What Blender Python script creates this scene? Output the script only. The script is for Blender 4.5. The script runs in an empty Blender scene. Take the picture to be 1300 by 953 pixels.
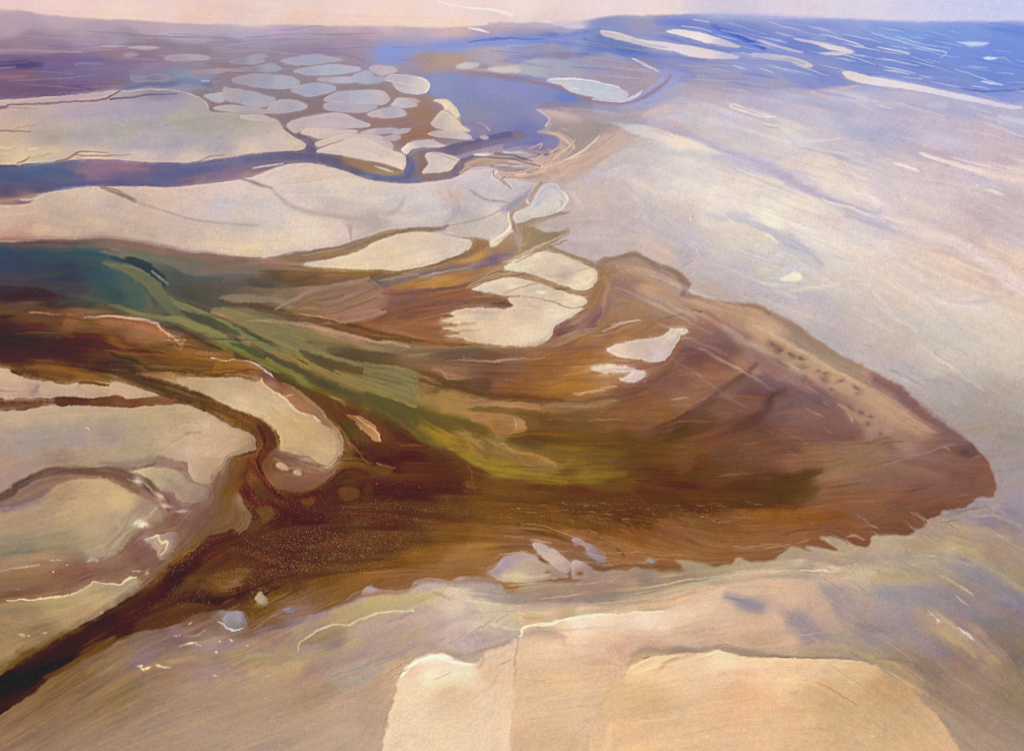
import math
import numpy as np

# ---------------------------------------------------------------- survey of the delta
# The delta was surveyed from one air photograph.  Every outline below is written in the
# survey's own sheets (A0..D3, 330 x 240 units each, drawn 3.94 times enlarged; E* and F* are closer looks) and is laid
# on the flat pan as real ground positions by to_ground() further down.
SC = 1300 / 330.0
SHEET = {r + str(i): ((0, 320, 640, 970)[i], (0, 210, 420, 630)['ABCD'.index(r)])
         for r in 'ABCD' for i in range(4)}
SHEET.update(E0=(250, 40, 5.909), E1=(430, 60, 5.909), E2=(560, 180, 5.909), E3=(560, 310, 5.909), F0=(0, 305, 2.477))
SHEET.update({'G%d' % i: (o[0], o[1], 4.293 if i == 11 else 10.725) for i, o in enumerate((
    (100, 470), (200, 550), (100, 620), (300, 450), (440, 500), (560, 470), (540, 310), (220, 660), (40, 770), (240, 0),
    (600, 0), (1000, 0), (430, 230), (860, 280), (570, 720), (340, 400)))})
U0, U1, V0, V1 = -200, 1500, -30, 1040
NW, NH = U1 - U0 + 1, V1 - V0 + 1
rng = np.random.default_rng(7)
f32 = np.float32


def rgb(*c):
    """'196,170,141' or three of them apart -> 0..1"""
    if len(c) == 1:
        c = c[0].split(',')
    return np.array([float(k) for k in c], f32) / 255


def parse(s):
    """'A0 x,y[,..] x,y B1 x,y' -> list of (u, v, *rest as strings)"""
    o = (0, 0)
    out = []
    for t in s.split():
        if t in SHEET:
            o = SHEET[t]
            continue
        p = t.split(',')
        k = o[2] if len(o) > 2 else SC
        q = tuple(p[2:])
        if len(q) == 1 and len(o) > 2:
            q = (str(float(q[0]) * SC / k),)
        out.append((o[0] + float(p[0]) / k, o[1] + float(p[1]) / k) + q)
    return out


def catmull(pts, closed, n=4):
    P = np.array(pts, float)
    N = len(P)
    out = []
    rngi = range(N) if closed else range(N - 1)
    for i in rngi:
        if closed:
            p0, p1, p2, p3 = P[i - 1], P[i], P[(i + 1) % N], P[(i + 2) % N]
        else:
            p0, p1, p2, p3 = P[max(i - 1, 0)], P[i], P[i + 1], P[min(i + 2, N - 1)]
        L = np.hypot(*(p2 - p1)[:2])
        k = int(min(max(2, L / 3), n))
        for j in range(k):
            t = j / k
            out.append(.5 * (2 * p1 + (p2 - p0) * t + (2 * p0 - 5 * p1 + 4 * p2 - p3) * t * t
                             + (3 * p1 - p0 - 3 * p2 + p3) * t ** 3))
    if not closed:
        out.append(P[-1])
    return np.array(out)


def up(a, h, w):
    """bilinear resize of a (H,W[,C]) field to h x w"""
    y = np.linspace(0, a.shape[0] - 1, h)
    x = np.linspace(0, a.shape[1] - 1, w)
    y0 = np.minimum(y.astype(int), a.shape[0] - 2)
    x0 = np.minimum(x.astype(int), a.shape[1] - 2)
    fy = (y - y0).astype(f32)[:, None]
    fx = (x - x0).astype(f32)[None, :]
    if a.ndim == 3:
        fy, fx = fy[..., None], fx[..., None]
    r0, r1 = a[y0], a[y0 + 1]
    return (r0[:, x0] * (1 - fx) + r0[:, x0 + 1] * fx) * (1 - fy) + (r1[:, x0] * (1 - fx) + r1[:, x0 + 1] * fx) * fy


def vnoise(step_v, step_u, seed):
    """smooth noise of about unit spread; step = feature size in survey units"""
    g = np.random.default_rng(seed).standard_normal((int(NH / step_v) + 3, int(NW / step_u) + 3)).astype(f32)
    y = np.arange(NH) / step_v
    x = np.arange(NW) / step_u
    y0, x0 = y.astype(int), x.astype(int)
    fy, fx = (y - y0).astype(f32)[:, None], (x - x0).astype(f32)[None, :]
    fy, fx = fy * fy * (3 - 2 * fy), fx * fx * (3 - 2 * fx)
    r0, r1 = g[y0], g[y0 + 1]
    return (r0[:, x0] * (1 - fx) + r0[:, x0 + 1] * fx) * (1 - fy) + (r1[:, x0] * (1 - fx) + r1[:, x0 + 1] * fx) * fy


UU, VV = np.meshgrid(np.arange(U0, U1 + 1, dtype=f32), np.arange(V0, V1 + 1, dtype=f32))
# shores are never drafting-clean: all outlines are read through a small random warp
depth = np.clip((VV - V0) / 500, .5, 1).astype(f32)
WU = UU + (vnoise(14, 26, 1) * 1.5 + vnoise(5, 8, 2) * .8 + vnoise(2.2, 3, 21) * .35) * depth
WV = VV + (vnoise(14, 26, 3) * 1.1 + vnoise(5, 8, 4) * .6 + vnoise(2.2, 3, 22) * .35) * depth * .9


def idw(points, fx, fy, step=3, power=3.6, stretch=2.2):
    """pigment field spread from surveyed samples (u, v, r, g, b), reaching further along the flow than across it"""
    pu = np.array([p[0] for p in points], f32)
    pv = np.array([p[1] for p in points], f32)
    pc = np.array([rgb(*p[2:5]) for p in points])
    gu = np.linspace(U0, U1, NW // step, dtype=f32)
    gv = np.linspace(V0, V1, NH // step, dtype=f32)
    out = np.empty((len(gv), len(gu), 3), f32)
    iu = np.clip((gu - U0).astype(int), 0, NW - 1)
    for j, v in enumerate(gv):
        iv = min(int(v - V0), NH - 1)
        cx, cy = fx[iv, iu][:, None], fy[iv, iu][:, None]
        du, dv = pu - gu[:, None], pv - v
        al = du * cx + dv * cy
        ac = dv * cx - du * cy
        w = ((al / stretch) ** 2 + (ac * 1.15) ** 2 + 9) ** (-power / 2)
        out[j] = (w @ pc) / w.sum(1)[:, None]
    return out


def seg_bbox(P, pad):
    x0 = int(max(U0, math.floor(P[:, 0].min() - pad)))
    x1 = int(min(U1, math.ceil(P[:, 0].max() + pad)))
    y0 = int(max(V0, math.floor(P[:, 1].min() - pad)))
    y1 = int(min(V1, math.ceil(P[:, 1].max() + pad)))
    return x0, x1, y0, y1


def sl_of(b):
    return (slice(b[2] - V0, b[3] - V0 + 1), slice(b[0] - U0, b[1] - U0 + 1))


def sdf(P, pad):
    """signed distance (negative inside) to closed outline P on the grid window around it"""
    b = seg_bbox(P, pad)
    if b[1] <= b[0] or b[3] <= b[2]:
        return None, None
    s = sl_of(b)
    X, Y = WU[s], WV[s]
    st = 2 if X.size > 120000 else 1
    Xs, Ys = X[::st, ::st], Y[::st, ::st]
    d = np.full(Xs.shape, 1e9, f32)
    ins = np.zeros(Xs.shape, bool)
    A, B = P, np.roll(P, -1, 0)
    for (ax, ay), (bx, by) in zip(A, B):
        ex, ey = bx - ax, by - ay
        L = ex * ex + ey * ey + 1e-9
        px, py = Xs - f32(ax), Ys - f32(ay)
        t = np.clip((px * f32(ex) + py * f32(ey)) / f32(L), 0, 1)
        np.minimum(d, (px - t * f32(ex)) ** 2 + (py - t * f32(ey)) ** 2, out=d)
        if ay != by:
            c = (Ys < ay) != (Ys < by)
            ins ^= c & (Xs < f32(ex) * (Ys - f32(ay)) / f32(by - ay) + f32(ax))
    d = np.sqrt(d)
    d[ins] *= -1
    if st > 1:
        # put the coarse window back on the fine one
        hh, ww = X.shape
        yy = np.minimum(np.arange(hh) / st, d.shape[0] - 1.001)
        xx = np.minimum(np.arange(ww) / st, d.shape[1] - 1.001)
        y0, x0 = yy.astype(int), xx.astype(int)
        fy, fx = (yy - y0).astype(f32)[:, None], (xx - x0).astype(f32)[None]
        r0, r1 = d[y0], d[y0 + 1]
        d = (r0[:, x0] * (1 - fx) + r0[:, x0 + 1] * fx) * (1 - fy) + (r1[:, x0] * (1 - fx) + r1[:, x0 + 1] * fx) * fy
    return s, d


def strip(P, pad):
    """distance to a tapering line (u, v, width) minus half its width"""
    b = seg_bbox(P, pad + P[:, 2].max())
    if b[1] <= b[0] or b[3] <= b[2]:
        return None, None
    s = sl_of(b)
    X, Y = WU[s], WV[s]
    d = np.full(X.shape, 1e9, f32)
    for (ax, ay, aw), (bx, by, bw) in zip(P[:-1], P[1:]):
        ex, ey = bx - ax, by - ay
        L = ex * ex + ey * ey + 1e-9
        px, py = X - f32(ax), Y - f32(ay)
        t = np.clip((px * f32(ex) + py * f32(ey)) / f32(L), 0, 1)
        q = np.sqrt((px - t * f32(ex)) ** 2 + (py - t * f32(ey)) ** 2) - (f32(aw) + t * f32(bw - aw)) / 2
        np.minimum(d, q, out=d)
    return s, d


def cover(d, soft):
    a = np.clip(.5 - d / f32(2 * soft), 0, 1)
    return a * a * (3 - 2 * a)


OPS = []          # everything that is laid on the pan, in order
ISLANDS = []      # (name, label, category, group, outline, height)
ZONES = []        # (zone name, outline) : which sheet of the setting a spot belongs to
BASE, MUD = [], []


def base(s):
    BASE.extend(parse(s))


def mud(s):
    MUD.extend(parse(s))


def outline(path):
    return catmull([(p[0], p[1]) for p in parse(path)], True)


def poly(path, fill, soft=1.5, op=1., rim=None, rw=2., streak=.0):
    P = outline(path)
    OPS.append(('poly', P, fill, soft, op, rim, rw, streak))
    return P


def isl(label, path, fill, soft=1.0, rim=None, rw=2., h=.5, name='sandbar', cat='sandbar',
        group='pale bars and islands of the delta', op=1., streak=0., grow=.3, fringe=2.2):
    P = poly(path, fill, soft, op, rim, rw, streak)
    ISLANDS.append((name, label, cat, group, P, h, grow, fringe))


def stroke(path, col, op=1., soft=1.2, streak=.25):
    p = parse(path)
    w, pts = 2., []
    for q in p:
        if len(q) > 2:
            w = float(q[2]) / SC
        pts.append((q[0], q[1], w))
    OPS.append(('stroke', catmull(pts, False, 5), col, soft, op, streak))


def blob(path, col, op=1.):
    for q in parse(path):
        rx, ry, an = (float(k) for k in q[2:5])
        OPS.append(('blob', (q[0], q[1], rx / SC, ry / SC, math.radians(an)), col, op))


def zone(name, path):
    ZONES.append((name, outline(path)))
# ---------------------------------------------------------------- pigment samples: dry pan and far flats
base("""A0 50,10,232,202,191 400,30,235,205,193 800,40,244,215,199 1200,60,243,215,200 100,100,183,160,173 100,130,180,157,170 500,150,179,159,173
900,170,187,169,183 700,125,186,166,177 300,90,190,168,176 100,230,155,129,145 500,240,156,135,149 800,235,146,127,140 1200,230,166,152,172
350,350,120,99,138 700,300,138,118,140 1000,260,147,129,142 1150,330,143,124,133 60,390,131,100,123 200,440,113,88,117 600,380,131,114,140
800,420,129,133,156 950,410,139,150,173 1100,400,145,126,137 1060,500,142,121,123 20,290,127,105,131 200,300,114,96,133 1861,30,244,213,199
2261,40,254,226,209 1861,100,241,210,190 1861,150,187,162,175 2261,160,205,178,182 1761,220,162,144,168 1611,270,149,132,154 1761,300,156,137,151
1961,260,146,154,203 2261,230,152,158,207 1661,400,149,131,137 1861,480,150,126,126 1561,540,141,119,122 2111,560,158,124,104 1961,620,151,120,117
2111,650,157,117,96 2161,300,168,143,144 2261,300,182,154,138 2461,260,180,165,177 2461,300,176,164,175 2461,430,136,140,191 2511,580,138,139,178
2411,380,156,135,149 1461,500,136,119,123 1761,610,141,120,123 1411,640,136,117,119 2211,430,133,136,183 2111,510,155,126,118 2261,640,152,130,135
2411,660,141,135,168 3121,30,234,217,214 3621,30,235,218,218 2821,90,223,203,199 2871,130,207,195,207 3021,120,142,147,190 3221,120,159,155,188
2921,180,139,146,195 2621,210,121,136,204 2821,210,125,138,202 3021,200,111,127,189 2671,260,152,148,180 3421,110,126,134,198 3421,230,139,142,195
3521,200,128,137,196 3771,230,127,141,209 3221,300,146,139,171 3421,320,149,146,188 3621,330,154,154,193 3171,380,164,142,154 3021,340,163,148,167
2771,330,167,167,183 3221,430,174,156,154 2621,430,133,137,188 2771,480,129,134,186 2571,560,140,141,182 2821,500,140,135,161 3071,520,160,152,177
3221,500,165,165,203 3321,420,168,167,201 2821,560,192,169,166 2821,640,161,143,143 2621,600,139,139,180 3121,600,176,162,158 3321,550,206,187,185
3521,480,194,179,188 3521,550,207,192,194 3721,480,189,179,199 3621,650,211,196,198 3771,650,207,195,199 2921,780,198,166,147 3221,750,208,197,198
3121,850,209,195,194 3321,850,216,204,199 3421,800,221,209,201 3521,780,218,208,206 3621,880,227,214,204 3771,800,198,188,205 3721,920,232,219,207
4021,50,237,223,227 4621,50,237,228,233 4421,140,142,163,224 4721,140,132,157,225 4021,220,118,133,205 4321,250,126,142,208 4721,230,121,146,219
5021,250,119,144,223 3971,350,144,152,200 4121,400,133,143,204 4321,330,122,138,205 4621,330,115,134,209 4921,380,117,139,213 5071,400,121,141,211
3921,430,169,162,191 4021,480,187,178,198 4521,500,188,181,201 4821,530,184,180,204 5071,560,187,182,205 4321,560,197,187,200 4621,600,196,182,198
4921,650,198,182,195 4421,680,184,180,200 4021,640,204,194,201 3921,700,223,210,204 4221,750,201,190,199 4121,850,226,210,201 4221,880,225,209,199
4521,850,211,194,195 4721,820,203,186,193 5021,780,202,183,191 5071,860,229,208,200 3921,880,208,196,206 4421,900,210,196,196 4821,900,209,192,193
3121,977,203,187,188 2921,1027,200,184,179 2871,1097,199,180,174 3121,1127,199,181,180 2921,1227,195,176,173 3321,1077,205,190,186
3221,927,215,201,194 3421,907,226,214,205 3621,947,232,220,209 3721,1027,238,224,207 3521,1027,230,215,202 3421,1157,204,188,188 3721,1407,194,181,181
3771,1477,194,180,177 3921,927,235,219,205 3921,1047,241,227,208 4121,1027,229,212,204 4321,887,225,209,203 4421,947,213,196,199 4621,977,215,196,196
4821,887,210,194,202 5021,977,204,185,187 4921,1077,205,184,187 4621,1077,218,199,192 4821,1177,216,193,184 5021,1277,225,197,181
4771,1327,227,199,183 4871,1357,217,191,176 4321,1227,230,214,204 4121,1177,230,215,206 4421,1327,225,207,193 4621,1427,225,205,191
4221,1427,214,199,190 4421,1527,212,195,182 4121,1527,200,186,183 4021,1477,195,184,186 4721,1527,220,203,190 5071,1507,225,200,183
4821,1677,213,201,187 4521,1677,207,190,175 4321,1757,194,178,172 5021,1727,218,202,184 4671,1757,210,193,175 4521,1705,200,184,176
4721,1735,206,193,181 5021,1805,207,193,177 4521,1855,190,177,176 4721,1955,180,168,166 4921,2005,176,161,155 5071,1955,183,169,156
4821,2105,169,155,151 5071,2355,168,152,152 4971,2305,164,148,146 5071,2505,161,144,152 4821,2575,167,148,140 4821,2642,173,150,131
4721,2662,174,151,132 4621,2702,180,153,123 4421,2712,193,167,136 4421,2762,183,162,142 4221,2782,189,166,141 4021,2772,183,159,133
3921,2842,193,169,141 4821,2832,158,144,135 4921,2902,146,134,135 5071,2882,161,142,113 5071,2982,141,130,132 4921,2962,150,134,127
4621,2952,153,140,140 4471,2952,166,151,148 4421,2902,197,170,133 4571,2882,181,158,132 4221,3032,173,151,146 4521,3082,157,140,144
4621,3142,167,142,128 4671,3102,179,150,125 4871,3282,160,133,115 5021,3332,152,126,99 4421,3182,163,146,139 4221,3182,170,151,135
4071,3172,155,132,138 3971,3052,174,148,142 4121,3082,186,155,138 3921,2932,233,193,154 3871,3082,229,188,150 3971,3182,224,185,148
3871,3182,226,186,151 4071,3252,177,153,122 3871,3252,192,164,134 4321,3272,170,150,121 4521,3282,158,134,116 4621,3342,146,124,106
4821,3362,154,126,104 4021,3342,227,192,148 3921,3372,219,181,140 4271,3332,216,180,137 4421,3382,191,155,113 4121,3432,226,187,139
4721,3482,155,129,109 5071,3482,148,125,100 4421,3532,198,162,118 2721,2832,176,148,122 2621,2882,188,163,124 3121,2882,166,139,117
3021,2902,171,141,118 2721,2952,165,139,120 3221,2902,152,129,113 3421,2882,156,134,108 3521,2862,166,144,115 3621,2842,171,149,120
3771,2822,177,155,128 2571,2982,170,148,136 3021,2982,156,131,118 3221,2982,190,160,127 3421,2932,191,162,129 3721,2882,201,171,138
3721,2932,225,184,148 3521,2962,217,179,147 3421,3002,222,184,151 3121,3082,227,190,156 2921,3132,239,201,160 3721,3082,211,174,146
3751,3012,160,139,136 3621,3132,205,168,137 3421,3182,189,157,133 3221,3212,177,147,123 2721,3162,182,153,123 2621,3162,176,159,156
2821,3242,240,202,154 2671,3282,241,201,152 2971,3282,237,199,154 3021,3342,232,193,146 2621,3362,236,196,146 3221,3352,231,193,143
3421,3342,235,196,146 3621,3332,234,195,146 3771,3312,224,187,139 3721,3252,162,137,111 3421,3242,157,130,106 3121,3282,203,166,128
3421,3482,228,189,138 2921,3482,224,185,136 1661,3042,173,147,148 1861,2962,182,158,162 2161,2922,188,168,170 2461,2922,177,156,153
2511,2982,193,171,144 1961,3022,194,169,128 1861,3022,192,164,115 2161,2972,208,185,140 1711,3082,182,154,111 1561,3182,165,135,97
1661,3202,151,128,110 2061,3082,187,162,153 1961,3182,178,153,147 2161,3182,188,164,159 2361,3182,195,172,169 2461,3122,211,186,159
1611,3332,171,143,129 1861,3302,180,155,132 1911,3382,189,154,122 1291,3332,173,143,107 2061,3282,192,162,139 1561,3482,174,143,114
900,3162,140,112,107 700,3202,133,105,90 1150,3072,149,124,127 1100,3242,155,127,130 600,3262,140,108,77 700,3282,143,116,116 900,3272,149,120,100
1000,3302,156,123,102 800,3372,151,119,91 1200,3282,167,137,97 1100,3362,161,133,126 350,3382,131,98,58 600,3482,147,117,80 100,2932,139,104,81
600,2822,136,99,82 700,2722,137,100,86 950,2602,133,97,77 200,2822,147,111,86 800,2542,142,104,90 900,2555,132,94,81 950,2485,140,103,85
1000,2555,128,91,75 600,2435,114,81,63 177,217,152,133,149 142,268,138,114,144 197,268,142,116,136 236,295,122,100,130 276,303,122,100,138
95,327,80,68,112 217,327,117,100,138 284,351,116,93,136 110,362,125,96,114 2324,453,136,141,181 2364,481,141,139,180 2423,492,142,139,186
2482,481,141,144,187 2364,532,138,136,168 2423,540,140,136,170 2482,555,134,136,170 2364,563,141,134,158 4786,295,127,150,220 4845,315,124,148,218
4688,362,129,146,212 4708,398,138,146,210 4767,418,134,144,205 4826,386,128,148,206 2955,926,198,183,184 3033,945,204,186,184 2974,997,204,185,173
3014,1016,202,183,171 3073,1005,204,184,184 2915,1072,195,176,164 3033,1064,201,181,180 4570,725,191,178,200 4688,721,208,196,214 4629,745,197,182,192
4589,784,192,182,194 4708,784,196,172,184 4589,827,217,198,198 4688,835,217,202,200 4727,855,212,199,192 4798,1426,232,207,192 4905,1426,226,198,186
4845,1462,224,204,186 4786,1497,220,202,191 4865,1528,227,211,201 4944,1418,215,189,177 4924,1528,221,208,190 4188,1607,196,181,184
4274,1595,205,189,178 4373,1607,204,186,178 4223,1694,196,178,176 4314,1694,197,180,170 4381,1674,202,185,170 4195,1725,185,175,174
4373,1733,197,177,169 4885,2068,170,157,146 4964,2088,173,156,146 5042,2127,169,153,143 4905,2159,168,150,137 5023,2178,160,148,138
4905,2198,166,147,146 4345,3014,179,154,136 4392,3014,172,156,136 4471,3010,159,146,146 4400,3033,170,149,154 4452,3092,162,144,137
4491,3065,164,146,142 4392,3144,151,132,134 4511,3144,157,138,134 886,3136,116,84,68 965,3132,135,100,86 867,3191,133,100,96 965,3163,147,117,96
1032,3211,165,139,126 886,3238,149,125,104 985,3230,160,132,120 1005,3092,122,90,60 2206,3152,195,168,149 827,2561,151,112,98 3545,985,239,222,213
3742,835,205,193,206 3333,977,220,205,196 453,213,165,147,164 591,225,167,151,170 512,268,140,118,136 583,276,147,122,138 650,209,160,143,152
433,295,127,113,148 406,355,118,104,144 512,347,128,111,140 552,343,128,112,144 532,382,125,103,136 425,445,110,84,128 492,425,125,102,130
599,406,128,112,127 591,335,134,118,142 678,394,138,132,158 729,410,125,122,148 729,331,148,130,152 689,256,140,120,136 780,441,117,117,138
1221,260,152,136,156 1379,276,150,134,154 1477,276,150,131,154 1359,295,148,134,142 1418,335,148,133,148 1458,347,146,132,143 1300,441,147,126,136
1359,453,140,122,132 1438,465,140,125,128 1300,358,146,131,140 2777,244,162,154,180 2876,244,148,156,208 2982,244,106,122,184 2915,264,106,120,176
2828,284,140,134,160 2856,299,170,164,186 2935,303,170,157,172 3104,256,98,114,176 3053,284,162,159,189 2797,461,140,138,188 2856,488,116,128,186
2777,512,148,131,158 2923,496,144,138,160 3467,213,142,142,190 3664,189,118,137,204 3723,177,124,136,204 3427,280,149,144,196 3467,319,160,152,180
3545,339,156,148,184 3565,358,168,162,192 3396,374,154,155,207 3683,355,155,160,204 3723,366,149,149,200 3703,343,158,164,212 3664,394,165,156,184
3486,414,168,158,180 3427,422,170,170,191 3506,441,184,166,176 3979,410,144,150,202 4077,406,144,152,204 4038,429,140,140,196 4156,410,140,148,204
4117,433,154,148,184 3998,449,176,169,190 3959,481,186,186,204 4077,469,201,185,198 4136,473,205,191,202 4195,469,192,190,204 4255,492,200,195,208
4128,524,176,174,198 4235,552,176,176,200 4077,552,198,186,204 3998,611,194,188,203 4136,603,198,192,208 4215,591,188,184,200 4294,583,201,188,206
4117,662,207,192,198 4314,654,182,180,202 3959,662,216,207,200 3368,575,207,196,212 3447,571,205,196,196 3368,650,210,180,184 3396,662,184,168,170
3486,638,198,188,184 3526,650,207,192,190 3565,642,214,198,196 3644,630,210,201,206 3565,571,207,195,200 3644,591,214,200,216 3585,618,218,207,201
3605,701,214,197,196 3605,729,200,188,198 3683,733,205,195,194 3388,721,244,226,218 3419,725,245,228,210 3368,768,208,202,200 3447,768,212,205,200
3526,808,217,206,200 3565,776,198,188,204 3624,788,194,192,210 3683,804,197,186,204 3427,827,226,212,210 3723,768,216,202,198 2695,599,140,134,176
2691,697,124,128,180 2718,713,127,122,160 2746,729,136,122,152 2781,611,180,162,160 2836,583,191,176,173 2856,599,204,171,172 2915,630,167,152,150
2895,650,174,156,156 2994,650,156,143,144 2974,670,160,146,143 2915,678,166,150,148 2876,662,163,149,146 2817,670,160,144,143 2935,709,168,152,140
2864,693,160,144,136 2955,579,176,160,164 3033,571,179,168,180 2817,729,194,169,160 2844,748,196,172,154 2895,748,165,146,144 3014,709,208,170,164
3053,729,205,179,168 2994,733,180,160,156 2915,808,201,169,156 2974,788,195,167,150 2797,827,205,170,156 2856,823,201,171,155 3014,808,205,186,168
3053,800,198,185,186 2994,827,200,187,196 3979,1024,234,218,205 4058,1005,242,228,212 4176,1032,238,223,216 4038,1064,234,218,206
3998,1103,230,214,200 4058,1123,229,213,201 3998,1154,246,230,220 4077,1174,242,226,210 4097,1209,238,226,208 4018,1202,232,214,216
4195,1005,200,188,200 4255,1036,191,178,192 4294,1052,183,173,196 4314,997,248,228,214 4235,997,224,210,200 4176,1253,232,216,202
3959,1241,197,191,200 3987,1229,184,180,180 4156,1083,229,207,200 3230,1205,203,184,176 3309,1209,195,180,182 3368,1221,196,181,185
3447,1194,200,183,188 3329,1288,208,180,171 3301,1280,210,181,170 3368,1268,198,182,168 3408,1280,192,178,180 3435,1300,191,176,172
3506,1300,197,181,186 3514,1359,192,179,176 3498,1371,198,176,176 3506,1426,184,169,152 3486,1398,192,176,174 4747,2561,168,144,136
4786,2580,165,148,138 4727,2600,176,149,124 4688,2620,172,144,136 4786,2620,168,142,134 4845,2541,154,140,148 4865,2553,164,149,142
4944,2541,176,150,140 5003,2553,147,132,144 4905,2600,150,134,140 4964,2608,146,132,142 4944,2632,144,128,136 4845,2604,165,149,143
4775,2647,179,155,128 4786,2687,174,148,120 4885,2659,170,148,136 4727,2738,192,166,136 4668,2718,181,154,116 4826,2738,187,166,124
4747,2730,198,176,132 4853,2777,186,160,126 4806,2793,148,136,138 5003,2738,166,142,124 4964,2777,168,142,120 5003,2659,160,138,124
4676,2785,163,154,134 4688,2679,171,146,130 4235,2730,189,164,128 4215,2718,178,154,128 4195,2750,194,165,128 3979,2758,176,152,120
4058,2789,170,148,120 4176,2789,174,150,121 4274,2781,174,150,133 4195,2821,170,147,128 4097,2758,182,154,136 3998,2809,208,181,160
4136,2825,200,172,152 4156,2848,223,200,164 4018,2836,168,149,138 4176,2805,166,146,120 3979,2915,210,180,146 3998,2947,212,176,144
4058,2915,198,170,146 4136,2895,204,170,146 4195,2888,207,174,148 4255,2895,204,180,154 4314,2876,208,184,152 4117,2943,174,160,144
4156,2974,170,150,143 4215,2982,165,151,143 4255,2931,176,154,146 4294,2915,198,172,150 3959,2974,214,176,152 4018,2974,208,174,156
4077,2986,206,172,146 4314,2986,176,152,144 4255,2962,190,162,142 4767,3065,148,134,140 4747,3041,150,138,136 4826,3045,152,128,128
4885,3065,152,132,128 4964,3053,148,130,138 5062,3053,138,122,132 4845,3081,140,127,140 4806,3100,156,128,120 4905,3104,134,128,122
4983,3112,132,124,118 5062,3100,136,120,112 4905,3132,146,122,112 4964,3140,134,122,128 5003,3171,140,124,108 5062,3171,133,120,104
4944,3171,143,119,106 4747,3132,190,160,124 4739,3163,194,159,116 4786,3199,189,162,122 4767,3179,184,160,136 4885,3171,168,139,122
4905,3211,164,140,120 4826,3183,176,164,154 4845,3230,161,133,112 4885,3258,170,143,116 4806,3250,154,126,108 4747,3230,147,124,120
4747,3270,140,124,128 4786,3289,160,124,112 4845,3301,154,124,112 4924,3301,180,152,120 4944,3250,166,136,122 5023,3230,141,108,92
4983,3270,160,128,122 5082,3250,134,120,100 5082,3218,149,117,96 5042,3309,128,116,96 2620,2939,169,143,112 2679,2943,179,147,122
2758,2947,168,142,112 2777,2923,165,137,111 2836,2947,168,143,116 2876,2915,163,126,112 2935,2907,164,130,116 2895,2943,165,132,120
2955,2935,168,133,120 2915,2970,168,138,116 2718,2982,160,132,104 2817,2982,162,133,106 2836,2998,148,120,106 2955,2994,147,122,110
2639,2994,165,142,134 2758,3010,165,143,136 2895,3010,163,144,132 2639,3029,200,176,160 2758,3041,210,184,152 2836,3033,198,176,144
2718,3061,224,192,154 2620,3073,226,192,154 2836,3053,200,164,124 2935,3029,216,187,146 2915,3081,251,228,204 1871,3124,187,160,144
1970,3124,187,163,140 2029,3124,195,166,146 2127,3124,198,172,154 1792,3140,181,156,120 1852,3159,186,157,143 1812,3175,178,154,144
1871,3191,179,152,136 1911,3199,182,154,140 2048,3199,186,158,136 2068,3211,179,154,132 2127,3230,182,154,140 2088,3183,198,169,144
1785,3218,192,162,128 1812,3230,176,148,128 1852,3238,176,148,138 1792,3270,168,142,132 1871,3270,176,149,136 1911,3289,176,150,127
1950,3309,178,154,144 2009,3289,174,144,130 2029,3301,205,170,128 1970,3329,194,165,130 1930,3356,188,159,128 2009,3348,201,167,132
1852,3360,178,152,138 1792,3368,176,160,136 1241,3163,133,98,76 1379,3132,127,96,72 1359,3163,157,122,102 1418,3163,156,122,104 1477,3132,154,120,120
1465,3159,152,122,116 1300,3183,150,116,114 1379,3199,162,126,108 1438,3211,174,137,110 1280,3230,168,136,110 1359,3238,163,138,120
1221,3250,162,132,124 1458,3211,168,142,116 1300,3297,174,146,108 1359,3309,176,148,110 1418,3301,174,144,116 1221,3329,174,144,116
1261,3348,178,152,116 1458,3329,185,156,120 1418,3356,189,159,120 1497,3341,195,162,122 1202,3360,164,132,120 1300,3376,181,152,120
1477,3368,184,150,108 1556,3329,173,140,120 1556,3368,164,128,120 1536,3270,176,150,124 1517,3238,168,144,128 1497,3152,179,154,126
118,2805,165,135,106 138,2797,160,132,104 197,2793,171,140,106 158,2876,148,114,80 118,2895,143,109,76 236,2856,150,117,90 236,2907,138,100,72
276,2888,130,89,63 217,2923,131,94,72 177,2935,132,90,80 197,2947,128,87,72 158,2974,130,88,64 236,2955,135,96,72 315,2903,135,98,74
355,2888,133,90,74 414,2876,127,86,72 433,2848,133,96,85 87,2974,122,84,56 118,2836,165,131,106 810,2479,138,98,88 898,2479,142,106,96
651,2736,128,88,76 706,2766,128,88,78 724,2648,146,108,92 816,2626,138,98,80 853,2498,140,96,92 853,2589,134,88,76 431,2773,154,124,106
903,2637,127,90,72 958,2630,126,86,72 1050,2637,122,88,60 1124,2637,122,88,56 903,2692,124,92,60 977,2703,116,84,42 562,3239,138,108,88
598,3210,144,112,96 488,3302,128,96,63 580,3346,148,116,84 488,3364,140,106,72 268,3173,140,108,76 378,3107,165,134,108 194,3231,110,80,32
341,3162,138,108,56 982,37,224,197,191 1092,44,226,197,191 1166,37,228,200,196 1276,55,228,201,194 1368,44,228,203,190 1129,99,223,195,198
1239,110,224,205,196 1313,110,230,201,198 1019,147,184,167,180 1092,139,188,170,181 1166,169,179,168,184 1294,162,179,168,184 1221,147,188,169,180
1386,158,188,166,188 982,202,176,162,178 1276,206,165,152,172 1129,213,160,149,165 1386,213,162,150,170 2437,22,240,220,218 2511,55,238,218,212
2602,52,244,216,206 2694,22,232,218,219 2768,30,238,220,216 2437,77,238,210,198 2584,88,232,218,204 2731,84,238,224,220 2584,136,184,170,192
2676,117,191,176,186 2731,125,188,174,194 2786,154,168,164,192 2621,169,170,157,176 2474,147,184,168,184 2437,176,172,156,178 2437,206,142,152,208
2547,220,152,164,216 2676,213,108,130,212 2749,191,106,118,180 2584,202,138,146,196 3985,55,226,213,224 4215,46,214,208,228 4490,55,216,208,230
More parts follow.
